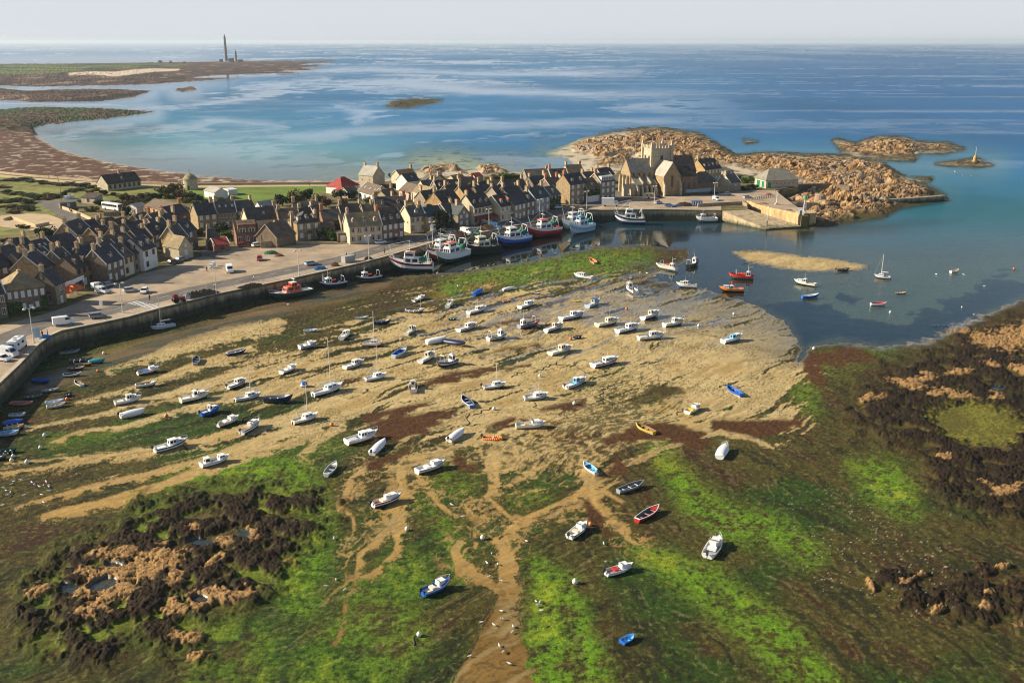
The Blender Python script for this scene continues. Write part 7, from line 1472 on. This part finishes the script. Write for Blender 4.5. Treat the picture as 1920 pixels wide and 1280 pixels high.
# harbour light on the mole head, beacon, mole post
a = P(1508,401,GZ+.5); r = root('harbour_light', 'white lattice harbour light with a green lantern on the mole head', 'harbour light', a); mb = MB()
for (x, y) in ((-.7,-.7),(.7,-.7),(.7,.7),(-.7,.7)): mb.tube((x,y,0), (x*.35,y*.35,6.4), .09)
for z in (1.5,3,4.5,6.0): s = .7-.455*z/6.4; mb.tube((-s,-s,z),(s,-s,z),.05); mb.tube((s,-s,z),(s,s,z),.05); mb.tube((s,s,z),(-s,s,z),.05); mb.tube((-s,s,z),(-s,-s,z),.05)
mb.build('mast', M_white, r); mb = MB(); mb.lathe([(.95,6.4),(.95,6.6),(.5,6.62),(.5,7.5),(.65,7.55),(.1,8.2)], 12); mb.build('lantern', paint('lantern_green', (.05,.30,.16)), r)
a = P(1501.5,402.5,GZ+.03); r = root('white_hut', 'small white hut at the foot of the harbour light', 'hut', a, -.3); mb = MB(); mb.box(-1.2,1.2,-1.0,1.0,0,2.7); mb.build('wall', M_white, r); mb = MB(); mb.box(-1.3,1.3,-1.1,1.1,2.702,2.85); mb.build('roof', M_frame, r); mb = MB(); mb.box(-.4,.4,-1.03,-1.0,.05,2.0); mb.build('door', M_ddark, r)
a = P(1456,384,GZ); r = root('light_mast', 'stone based pole with a lamp in the middle of the mole', 'mast', a); mb = MB(); mb.taper((-.9,.9,-.9,.9),(-.5,.5,-.5,.5),0,1.0); mb.build('base', SP2, r); mb = MB(); mb.tube((0,0,1),(0,0,6.6),.22,.16,8); mb.box(-.6,.6,-.2,.2,6.2,6.6); mb.build('pole', M_frame, r)
a = P(1437,425,.7); r = root('mooring_post', 'thin pole with a white head at the foot of the slipway', 'post', a); mb = MB(); mb.tube((0,0,-.5),(0,0,2.6),.45,.4,9); mb.build('base', MT['quay_stone'] if 'quay_stone' in MT else M_wdk, r); mb = MB(); mb.tube((0,0,2.6),(.5,0,8.2),.1,.07); mb.build('pole', M_mast, r); mb = MB(); mb.lathe([(.05,8.0),(.3,8.2),(.3,8.5),(.05,8.7)],8,0,(.5,0,0)); mb.build('marker', M_white, r)
a = P(1828,300,2.5); r = root('beacon', 'small stone beacon with a thin pole on the outer orange rock', 'beacon', a); mb = MB(); mb.lathe([(1.5,-2),(1.2,1.6),(.6,3.0),(.15,3.6)], 10); mb.build('base', WALLM['so'], r); mb = MB(); mb.tube((0,0,3.4),(0,0,8.6),.14); mb.box(-.4,.4,-.1,.1,7.8,8.5); mb.build('pole', M_rail, r)
mb = MB(); mb.tube((0,0,0),(0,0,.9),.16,.13,8); mb.lathe([(.13,.9),(.2,1.0),(.1,1.15)],8); bm_ = mb.mesh('bollard', mat('bollard', (.10,.09,.08), .8, 1, .2))
for k in range(13): o = link('bollard', bm_); o.location = P(1410+k*3.4, 375.5-k*.55-(.0 if k < 7 else 0), GZ+.06); o.scale = (1.3,1.3,1.2); tag(o, 'dark bollard in the curved row at the root of the mole', 'bollard', 'bollards across the mole')
for k in range(7): o = link('bollard', bm_); o.location = P(370+k*3.6, 481.5-k*.15, GZ+.06); tag(o, 'bollard closing the alley at the top of the car park', 'bollard', 'bollards at the alley')
# ------------------------------------------------------------------ far lighthouse
a = P(424.5,114.5,2.0); K = a.length/1850.0
r = root('lighthouse', 'tall slender grey lighthouse on the far headland', 'lighthouse', a); hh = 44*K; M_lh = mat('lighthouse_stone', (.16,.135,.12), .9, .05, .15)
mb = MB(); mb.lathe([(3.0*K,0),(2.5*K,hh*.08),(1.7*K,hh*.84),(1.7*K,hh*.86)], 20); mb.build('tower', M_lh, r); mb = MB(); mb.lathe([(2.3*K,hh*.86),(2.3*K,hh*.88),(1.1*K,hh*.885)], 16); mb.build('gallery', M_lh, r); mb = MB(); mb.lathe([(1.1*K,hh*.885),(1.1*K,hh*.96),(.9*K,hh*.97),(.1*K,hh)], 12); mb.build('lantern', M_lh, r)
a2 = P(443,115.2,2.0); r = root('old_lighthouse', 'short thick old tower right of the tall lighthouse', 'lighthouse', a2); mb = MB(); mb.lathe([(1.9*K,0),(1.5*K,15*K),(1.6*K,15.2*K)], 16); mb.build('tower', M_lh, r); mb = MB(); mb.lathe([(1.0*K,15.2*K),(1.0*K,17.5*K),(.1*K,18.8*K)], 12); mb.build('lantern', M_lh, r)
for (x, w, hh, lb) in [(414,5,3.8,'low dark keepers block left of the tall lighthouse'),(433,8,5.5,'keepers house between the two lighthouses'),(450,8,3.2,'low outbuilding right of the old lighthouse')]:
    a = P(x, 115.5, 2); r = root('keepers_house', lb, 'house', a); mb = MB(); mb.box(-w*K/2,w*K/2,0,5*K,-1,hh*K*.7); mb.build('wall', M_lh, r); mb = MB(); mb.profx([(-.3*K,hh*K*.7+.05),(5.3*K,hh*K*.7+.05),(2.5*K,hh*K)], -w*K/2-.3, w*K/2+.3); mb.build('roof', ROOFM['nv'], r)
for k, (x, y, w) in enumerate([(150,141,5),(162,140.5,4),(172,142,6),(206,141,4),(300,117,6),(320,117.5,4),(345,119.5,5)]):
    a = P(x, y, 2); K2 = a.length/1850; r = root('far_house', ['pale house first from left on the far sandy shore','second pale house on the far sandy shore','third pale house on the far sandy shore','single pale house right of the far sandy shore group','dark house on the far green headland','second dark house on the far green headland','pale house nearest the far lighthouse'][k], 'house', a); hh = 1.6*K2; mb = MB(); mb.box(-w*K2/2,w*K2/2,0,3*K2,-1,hh); mb.build('wall', WALLM['wh' if k < 4 else 'sd'], r); mb = MB(); mb.profx([(-.1*K2,hh+.05),(3.1*K2,hh+.05),(1.5*K2,hh*1.9)], -w*K2/2-.2, w*K2/2+.2); mb.build('roof', ROOFM['gy'], r)
# ------------------------------------------------------------------ trees and bushes
def leafmesh(name, seed, n, flat=1.0, col=None):
    rr = random.Random(seed); mb = MB(); lob = [(rr.uniform(-.6,.6), rr.uniform(-.6,.6), rr.uniform(-.35,.55), rr.uniform(.3,.55)) for k in range(11)]
    for k in range(n):
        lx, ly, lz, lr = rr.choice(lob); d = Vector((rr.gauss(0,1), rr.gauss(0,1), rr.gauss(0,1))).normalized()*lr*rr.uniform(.55,1.05); p = Vector((lx,ly,lz))+d; p.z *= flat; s = rr.uniform(.05,.12)
        u = Vector((rr.gauss(0,1), rr.gauss(0,1), rr.gauss(0,1))).normalized(); v = u.cross(Vector((rr.gauss(0,1), rr.gauss(0,1), rr.gauss(0,1)))).normalized()
        mb.add([p+u*s, p+v*s*.7, p-u*s, p-v*s*.7], [(0,1,2,3)])
    return mb.mesh(name, col)
LM = {'d': mat('leaf_dark', (.030,.048,.014), .9, .8, .5), 'o': mat('leaf_olive', (.085,.085,.022), .9, .8, .45), 'g': mat('leaf_green', (.075,.125,.02), .9, .8, .45), 'b': mat('leaf_rust', (.11,.07,.025), .9, .8, .45)}
CROWN = {c: [leafmesh('crown', 10*i+k, 1500, .8, LM[c]) for k in range(2)] for i, c in enumerate(LM)}
mb = MB(); mb.tube((0,0,-.3),(0,0,.45),.10,.07,7)
for k in range(5): mb.tube((0,0,.3+.03*k),(math.cos(k*1.3)*.4,math.sin(k*1.3)*.4,.75+.05*k),.045,.015,5)
TRUNK = mb.mesh('trunk', mat('bark', (.10,.07,.045), .95, 2, .3))
TR = [(86,455,7.5,6,'d','dark round tree at the lower left edge of the town'),(60,462,4,3,'d','dark hedge bush left of the round tree'),(103,450,4,3,'d','dark bush right of the round tree at the town edge'),(238,408,5.5,5,'d','dark round tree behind the coach'),(195,366,4.5,3.2,'d','dark bush at the left end of the beach house'),(212,367,3,2.4,'d','small dark bush in front of the beach house'),
 (232,378,6,4,'o','olive bush behind the coach, first of the hedge'),(250,380,6,4,'b','rusty bush behind the coach, second of the hedge'),(266,376,6,4,'o','olive bush left of the grey-brown barn'),(283,372,5,3.4,'d','dark bush above the grey-brown barn'),(308,368,7,5,'o','big olive bush right of the beach house lawn'),(325,366,8,6,'o','tallest olive bush left of the round tower'),(342,372,6.5,4.5,'b','rusty bush below the round tower'),(358,374,6,4,'o','olive bush right below the round tower'),(372,377,5,3.5,'d','dark bush left of the white boathouse'),(386,383,5,3,'o','olive bush in front of the white boathouse'),(413,379,5,3,'g','green bush right in front of the boathouse'),
 (120,366,4,2.6,'d','dark bush by the lane behind the bins'),(98,371,6,2.6,'d','dark scrub in the field left of the bins'),(70,374,7,2.6,'o','olive scrub in the middle of the field'),(40,378,7,2.4,'d','dark scrub in the left field'),(12,362,6,2.0,'d','dark scrub at the left edge of the field'),(45,338,7,2.0,'d','dark bush near the sea wall at the left'),(78,342,6,1.8,'d','dark low bush right of the first near the sea wall'),(130,347,6,2.2,'o','olive scrub between path and beach house'),(160,350,6,2.6,'d','dark scrub left of the beach house'),(55,395,6,2.4,'o','olive scrub beside the lane bend'),(25,400,6,2.2,'b','rusty scrub beside the building plot'),(140,398,4,2.4,'o','olive bush in the yard left of the coach'),(172,397,6,3.2,'o','rusty olive bush beside the yard wall'),(10,455,5,2.6,'o','olive bush at the left edge below the building plot'),(45,428,5,2.2,'o','low bush below the foundation walls'),
 (415,442,7,5,'d','dark garden tree between the alley and the brown brick house'),(430,451,6,4,'g','green garden tree left of the brown brick house'),(418,417,5,4,'g','sunlit green bush before the long slate houses'),(436,413,5,3.4,'o','olive bush before the row of white windows'),(512,396,6.5,5,'d','dark spreading tree behind the cream house'),(530,386,7,5.5,'d','dark pine behind the cream house'),(556,385,8,6.5,'b','large rusty tree behind the grey roofed house'),(575,377,7,6,'d','dark tree at the edge of the lawn'),(600,381,6,4.5,'o','olive tree left of the flared chimney'),(612,389,6,5,'b','rusty tree behind the flared chimney'),(640,375,7,5,'d','dark tree below the red pyramid roof'),(660,374,6,4.5,'d','dark tree right below the red pyramid roof'),(644,383,5,3.5,'b','rusty bush behind the navy slate house'),(688,379,4,3,'g','green bush beside the white walled house'),
 (612,450,6,5,'d','dark tree in the villa garden'),(625,452,5,4,'g','flowering green bush in the villa garden'),(637,432,5,4,'g','bright green bush above the flat garage'),(735,332,5,3,'d','dark hedge left of the orange lichen roof'),(752,350,4,2.6,'o','olive bush below the white gabled house'),(737,352,5,2.6,'d','dark bush right of the tall narrow house'),(828,432,8,8,'d','ivy covered dark tree beside the quay houses'),(818,436,5,4,'d','dark bush left of the ivy covered tree'),(842,433,5,4,'d','dark bush right of the ivy covered tree'),
 (925,343,9,4.5,'o','broad olive tree left of the pair behind the town'),(945,341,9,5,'g','broad green tree in the middle behind the town'),(962,338,8,4,'o','olive tree right of the pair behind the town'),(912,352,5,3,'g','green bush below the broad olive tree'),(985,339,5,3,'o','olive bush at the left end of the long low buildings'),(1012,341,5,3.4,'d','dark bush before the long low buildings'),(1048,348,4,3.4,'g','yellowish green bush before the dark long building'),(1068,358,3,3,'g','green bush beside the large sunlit gable'),
 (1330,334,8,2.2,'g','green hedge left half before the manor'),(1350,332,8,2.2,'o','olive hedge right half before the manor'),(1398,343,6,3.4,'g','bright green bush right of the small grey house'),(1412,339,6,3,'g','green bush left of the lifeboat station'),(1396,357,6,3.5,'d','dark bush at the end of the churchyard wall'),(1412,354,6,3,'d','dark bush before the lifeboat station doors'),(1382,336,5,2.5,'o','olive bush above the small grey house'),(1050,372,4,5,'d','dark ivy tree left of the tall sunlit gable')]
GB = [(488,425,4,3),(500,437,5,3.5),(570,402,4,3.2),(655,392,4,3.2),(668,399,4,3),(695,388,4,3),(726,395,4,3),(735,400,4,3),(782,385,4,3.2),(790,377,4,3),(800,390,4,3),(848,370,4,3),(885,362,3.5,3),(935,374,4,3),(955,375,4,3),(1060,352,4,3),(150,470,4,3),(118,470,4,3),(170,466,4,3),(226,462,4,3),(262,428,4,3),(305,450,4,3),(375,440,4,3.2),(380,415,4,3),(400,408,4,3),(455,425,5,3.2),(470,430,5,3.2),(505,415,4,3),(585,392,4,3),(720,352,4,2.6),(760,362,4,2.8),(815,360,4,2.8)]
TR += [(x, y, w, h, 'dogd'[k % 4], 'low garden bush between the town houses') for k, (x, y, w, h) in enumerate(GB)]
FB = [(8,340,9,1.6),(20,338,8,1.7),(33,339,9,1.8),(58,341,8,1.6),(90,345,8,1.6),(104,347,6,1.5),(118,348,7,1.6),(143,349,7,1.8),(170,353,6,2),(5,352,9,1.5),(28,364,9,1.8),(50,366,9,2),(62,369,8,2),(82,369,8,2.2),(92,373,8,2.4),(108,369,6,2.2),(135,360,7,1.8),(150,357,7,1.8),(168,362,6,2),(180,358,5,2),(3,380,9,2),(22,378,8,2.2),(55,381,8,2.2),(46,389,8,2),(15,389,8,2),(30,396,7,1.8),(158,379,6,2.4),(186,384,6,2.6),(222,384,6,3),(240,386,6,3.2),(258,383,6,3),(275,378,5,3),(296,372,6,3.4),(318,372,6,3.4),(334,368,6,3.6),(350,380,6,3),(366,384,5,2.6)]
TR += [(x, y, w, h, 'oodob'[k % 5], 'low scrub bush in the rough field by the beach house') for k, (x, y, w, h) in enumerate(FB)]
for k, (x, y, w, hh, c, lb) in enumerate(TR):
    r = root('tree' if hh > 4 else 'bush', lb, 'tree' if hh > 4 else 'bush', P(x, y, GZ), k*1.7, 'garden bushes between the houses' if lb.startswith('low garden') else 'scrub in the field' if lb.startswith('low scrub') else None); r.scale = (w/1.9, w/1.9, hh/1.45); o = link('crown', CROWN[c][k % 2], r); o.location = (0, 0, .72 if hh > 3.9 else .42); tk = link('trunk', TRUNK, r); tk.scale = (1, 1, 1 if hh > 3.9 else .5)
# ------------------------------------------------------------------ buoys, gulls, people, chains
bl = []
def put_many(rows, name, mesh, cat, group, z, sc=1):
    px = np.array([r_[0] for r_ in rows], float); py = np.array([r_[1] for r_ in rows], float); zz = np.maximum(ground_fields(px, py)[1], -.05)
    for k, r_ in enumerate(rows):
        o = link(name, mesh); p = P(r_[0], r_[1], float(zz[k])); o.location = (p.x, p.y, zz[k]+z); o.rotation_euler = (0, 0, (k*2.399) % 6.28); o.scale = [sc*(.9+.25*((k*7) % 5)/5)]*3; tag(o, r_[2] if len(r_) > 2 else group[1], cat, group[0])
def sph(col):
    mb = MB(); mb.lathe([(.04,-.42),(.25,-.34),(.4,-.12),(.4,.12),(.25,.34),(.1,.42),(.06,.52)], 12); return mb.mesh('buoy', paint('buoy_'+col, {'w': (.74,.70,.58), 'o': (.80,.20,.07), 'r': (.62,.07,.05)}[col]), True)
put_many([(763,994,'white buoy left of the branching channels'),(905,1010,'white buoy in the small fork of the central channel'),(1078,1093,'white buoy on the grass right of the main channel'),(76,841,'white buoy in the grass above the pair of white buoys'),(84,818,'white buoy on the brown weed at left'),(25,857,'white buoy, upper of the pair at the left edge'),(22,865,'white buoy, lower of the pair at the left edge'),(51,868,'small white buoy right of the pair at the left edge'),(48,802,'white buoy beside the tan boat at the left edge'),(195,664,'white buoy right of the teal covered boat'),(786,1246,'white buoy at the lower left of the channel') if False else (786,1192,'white buoy with a thin rope in the lower left grass'),(1376,590,'white buoy on the wet sand below the orange boat'),(1310,612,'white buoy right of the white and green boat'),(1669,587,'white buoy afloat near the dark sunken weed'),(1526,655,'white buoy at the edge of the red-brown weed'),(1012,706,'white buoy on the open sand above the leaning mast'),(926,768,'white buoy right of the blue open boat'),(1077,758,'white buoy beside the brown patch')], 'buoy', sph('w'), 'buoy', ('white mooring buoys', ''), .3, 1.0)
put_many([(184,697,'orange buoy below the teal covered boat'),(126,750,'orange buoy beside the black tender'),(312,782,'orange buoy on the sand below the large cabin cruiser'),(348,835,'red-orange float at the bow of the white cruiser'),(622,798,'orange buoy on the sand below the tall yacht'),(1107,985,'orange buoy at the bow of the fork motor boat'),(1117,579,'orange buoy on the wet sand right of the light blue boat') if False else (1175,580,'orange buoy on the wet sand right of the light blue boat'),(1070,637,'orange float beside the tiny navy tender'),(1901,505,'red buoy afloat at the far right')], 'buoy', sph('o'), 'buoy', ('orange mooring buoys', ''), .3, 1.0)
mb = MB(); mb.lathe([(.1,-.8),(.7,-.6),(.85,0),(.7,.6),(.1,.8)], 16, 0); mb.lathe([(.86,-.18),(.88,0),(.86,.18)], 16, 1); o = mb.build('mooring_float', [PC['b'], PC['w']], None, True); p = P(570,722,.9); o.location = (p.x, p.y, 1.0); tag(o, 'round blue and white mooring float left of the tall yacht', 'float')
mb = MB()
pr = [(.02,-.34),(.08,-.22),(.13,-.02),(.11,.14),(.06,.22),(.075,.28),(.06,.34),(.015,.39)]; t_ = MB(); t_.lathe(pr, 8); mb.v = [(p[1], p[0], p[2]*.0+p[2]) for p in t_.v]
mb = MB(); t_ = MB(); t_.lathe(pr, 8); mb.add([(p[2], p[0], p[1]*1.0+.28+(.10 if p[2] > .2 else 0)) for p in t_.v], [f[::-1] for f in t_.f], 0)
mb.add([(.1,-.14,.33),(.1,.14,.33),(-.36,.05,.30),(-.36,-.05,.30),(-.05,0,.42)], [(0,1,4),(1,2,4),(2,3,4),(3,0,4)], 1); mb.add([(.38,-.015,.385),(.38,.015,.385),(.47,0,.37)], [(0,1,2)], 2)
for sg in (-.05, .05): mb.tube((0,sg,0),(0,sg,.22),.015,n=4,m=2)
GULL = mb.mesh('gull', [paint('gull_white', (.82,.81,.78)), paint('gull_grey', (.50,.51,.52)), paint('gull_beak', (.7,.4,.05))], False)
gl_ = [(902,1168),(926,1173),(962,1176),(960,1187),(943,1162),(940,1147),(936,1212),(944,1224),(880,1232),(955,1246),(1005,1129),(1012,1131),(1009,1137),(1015,1146),(913,1057),(922,1039),(916,1083),(941,1091),(987,1016),(1132,1021),(1136,1054),(867,970),(847,948),(933,1059)]
put_many(gl_, 'gull', GULL, 'gull', ('gulls on the grass and central channel', 'white gull standing in or beside the central channel'), 0, .95)
gl2 = [(26,904),(60,906),(65,910),(22,909),(8,917),(12,921),(20,925),(15,930),(45,930),(74,914),(82,911),(91,912),(93,922),(78,929),(87,905),(144,890),(209,897),(40,902),(92,914),(626,1011),(30,955),(5,949),(82,944),(630,1088),(646,1108),(612,1100)]
put_many(gl2, 'gull', GULL, 'gull', ('gulls on the weed at the left', 'white gull resting on the weed at the left'), 0, 1.0)
gl3 = [(1228,519),(1213,514),(1200,513),(1150,512),(830,520),(540,573),(858,538),(915,500),(925,498),(1807,517),(1755,516),(1803,578),(1826,592),(1845,538),(1790,323),(1804,330),(1821,331),(1757,234)]
put_many(gl3, 'gull', GULL, 'gull', ('gulls on the water', 'white gull on the shallow water'), .02, 1.4)
# people: one continuous skinned body per figure
def person_mesh():
    me = bpy.data.meshes.new('person'); V = [(0,0,.95),(0,0,1.15),(0,0,1.38),(0,0,1.5),(0,.01,1.6),(0,.01,1.72),(.1,0,.9),(.11,.06,.5),(.1,.02,.08),(.1,.12,.04),(-.1,0,.9),(-.11,-.04,.5),(-.1,-.12,.08),(-.1,-.02,.04),(.19,0,1.40),(.25,.02,1.12),(.24,.12,.88),(-.19,0,1.40),(-.25,-.02,1.12),(-.24,.06,.88)]
    E = [(0,1),(1,2),(2,3),(3,4),(4,5),(0,6),(6,7),(7,8),(8,9),(0,10),(10,11),(11,12),(12,13),(2,14),(14,15),(15,16),(2,17),(17,18),(18,19)]
    me.from_pydata(V, E, []); ob = bpy.data.objects.new('person_skeleton', me); SC.collection.objects.link(ob); md = ob.modifiers.new('s', 'SKIN')
    rad = [.15,.15,.17,.06,.10,.09,.10,.075,.05,.05,.10,.075,.05,.05,.07,.05,.04,.07,.05,.04]
    for i, v in enumerate(me.skin_vertices[0].data): v.radius = (rad[i], rad[i]*(.75 if i < 3 else 1)); v.use_root = i == 0
    sb = ob.modifiers.new('b', 'SUBSURF'); sb.levels = 1; dg = bpy.context.evaluated_depsgraph_get(); dg.update(); out = bpy.data.meshes.new_from_object(ob.evaluated_get(dg)); bpy.data.objects.remove(ob); return out
PM = person_mesh(); skin = mat('skin', (.50,.30,.21), .6, 1, 0); hairm = mat('hair', (.06,.04,.03), .8, 1, 0)
for (x, y, sh, tr_, rz, lb) in [(281,563,(.05,.05,.06),(.04,.04,.06),1,'person in dark clothes walking over the zebra crossing'),(388,509,(.25,.04,.03),(.03,.04,.07),0,'person in a red top walking left of the bins on the gravel'),(476,526,(.6,.58,.55),(.10,.11,.14),2,'person in a white top standing on the quay road'),(403,541,(.62,.60,.55),(.12,.12,.12),3,'person in pale clothes beside the lamp and net pile'),(650,483,(.03,.03,.04),(.03,.03,.04),1,'person in black left of two beyond the grey container'),(666,481,(.04,.04,.05),(.05,.05,.06),2,'person in black right of two beyond the grey container'),(721,476,(.06,.05,.05),(.04,.04,.05),0,'person in dark clothes before the brick quay house'),(80,632,(.3,.04,.04),(.04,.04,.06),1,'person in a red jacket beside the blue heap at the quay bend'),(90,631,(.05,.06,.12),(.04,.04,.06),2,'person in navy beside the blue heap at the quay bend'),(38,672,(.30,.18,.08),(.10,.08,.06),1,'person in brown in front of the camper van'),(92,335,(.5,.4,.3),(.05,.05,.08),1,'person walking on the path along the sea wall'),(580,349,(.05,.05,.05),(.05,.05,.05),1,'person in dark clothes walking on the path behind the lawn')]:
    me = PM.copy(); me.materials.clear()
    for m_ in (mat('cloth_%d%d' % (x, y), sh, .9, 1, 0), mat('trousers_%d%d' % (x, y), tr_, .9, 1, 0), skin): me.materials.append(m_)
    for pl in me.polygons: z = pl.center.z; pl.material_index = 2 if (z > 1.47 or (z < .92 and abs(pl.center.x) > .2)) else (0 if z > .93 else 1); pl.use_smooth = True
    o = link('person', me); o.location = P(x, y, GZ+.1); o.rotation_euler = (0, 0, rz); o.scale = (1.05,)*3; tag(o, lb, 'person'); mb = MB(); mb.lathe([(.10,1.66),(.125,1.72),(.11,1.80),(.03,1.84)], 9, 0, (0,-.01,0)); mb.build('hair', hairm, o)
# weed-grown mooring chains on the sand
def chain(pts, lb, w=.09):
    px = np.array([p[0] for p in pts], float); py = np.array([p[1] for p in pts], float); zz = ground_fields(px, py)[1]; mb = MB()
    W_ = [P(p[0], p[1], 0) for p in pts]; cur = []
    for i in range(len(W_)-1):
        for k in range(8): t = k/8; p = W_[i].lerp(W_[i+1], t); z = zz[i]*(1-t)+zz[i+1]*t; j = .35*math.sin(p.x*2.1+p.y*1.3); cur.append((p.x+j, p.y-j*.6, z+.05))
    for i in range(len(cur)-1): mb.tube(cur[i], cur[i+1], w, n=5)
    tag(mb.build('mooring_chain', M_rope), lb, 'chain', 'mooring chains on the sand')
for pts, lb in [([(1040,688),(1080,690),(1095,703),(1140,712)],'weedy chain below the navy cockpit cruiser'),([(1000,703),(1030,690),(1048,683)],'weedy chain left of the navy cockpit cruiser'),([(1125,748),(1130,735),(1150,725),(1175,718)],'curved weedy chain right of the sky blue wheelhouse boat'),([(876,779),(878,795),(875,803),(905,800)],'weedy chain above the white covered motor boat'),([(1345,730),(1390,718)],'chain at the bow of the cobalt blue boat'),([(1265,782),(1285,770)],'chain at the stern of the small white boat'),([(890,783),(905,775),(930,767)],'weedy chain right below the blue open boat'),([(646,730),(658,720),(675,712)],'chain at the bow of the tall yacht'),([(1013,772),(1000,768),(1005,758)],'short chain below the leaning mast sailing boat'),([(960,712),(968,705),(985,700)],'short chain at the bow of the short mast sailing boat'),([(1100,725),(1130,728),(1175,742)],'chain stretched right from the sky blue wheelhouse boat'),([(1280,620),(1310,628),(1350,638)],'chain from the right cluster to the blue wheelhouse boat'),([(762,1206),(772,1215),(785,1196)],'thin rope at the white buoy in the lower left grass'),([(1390,497),(1405,492),(1425,488)],'dark chain on the sandbar left of its middle'),([(440,800),(465,785),(485,775)],'chain beside the plain white motor boat')]: chain(pts, lb)
# ------------------------------------------------------------------ air
m = bpy.data.materials.new('haze'); m.use_nodes = True; t = m.node_tree; t.nodes.clear(); out = t.nodes.new('ShaderNodeOutputMaterial'); pv = t.nodes.new('ShaderNodeVolumePrincipled')
pv.inputs['Density'].default_value = 4.2e-5; pv.inputs['Color'].default_value = (.80,.90,1,1); pv.inputs['Anisotropy'].default_value = .2; t.links.new(pv.outputs[0], out.inputs['Volume'])
mb = MB(); mb.box(-90000, 90000, -600, 90000, -8, 125); o = mb.build('haze', m); tag(o, 'thin sea haze over the bay', None, None, 'stuff')
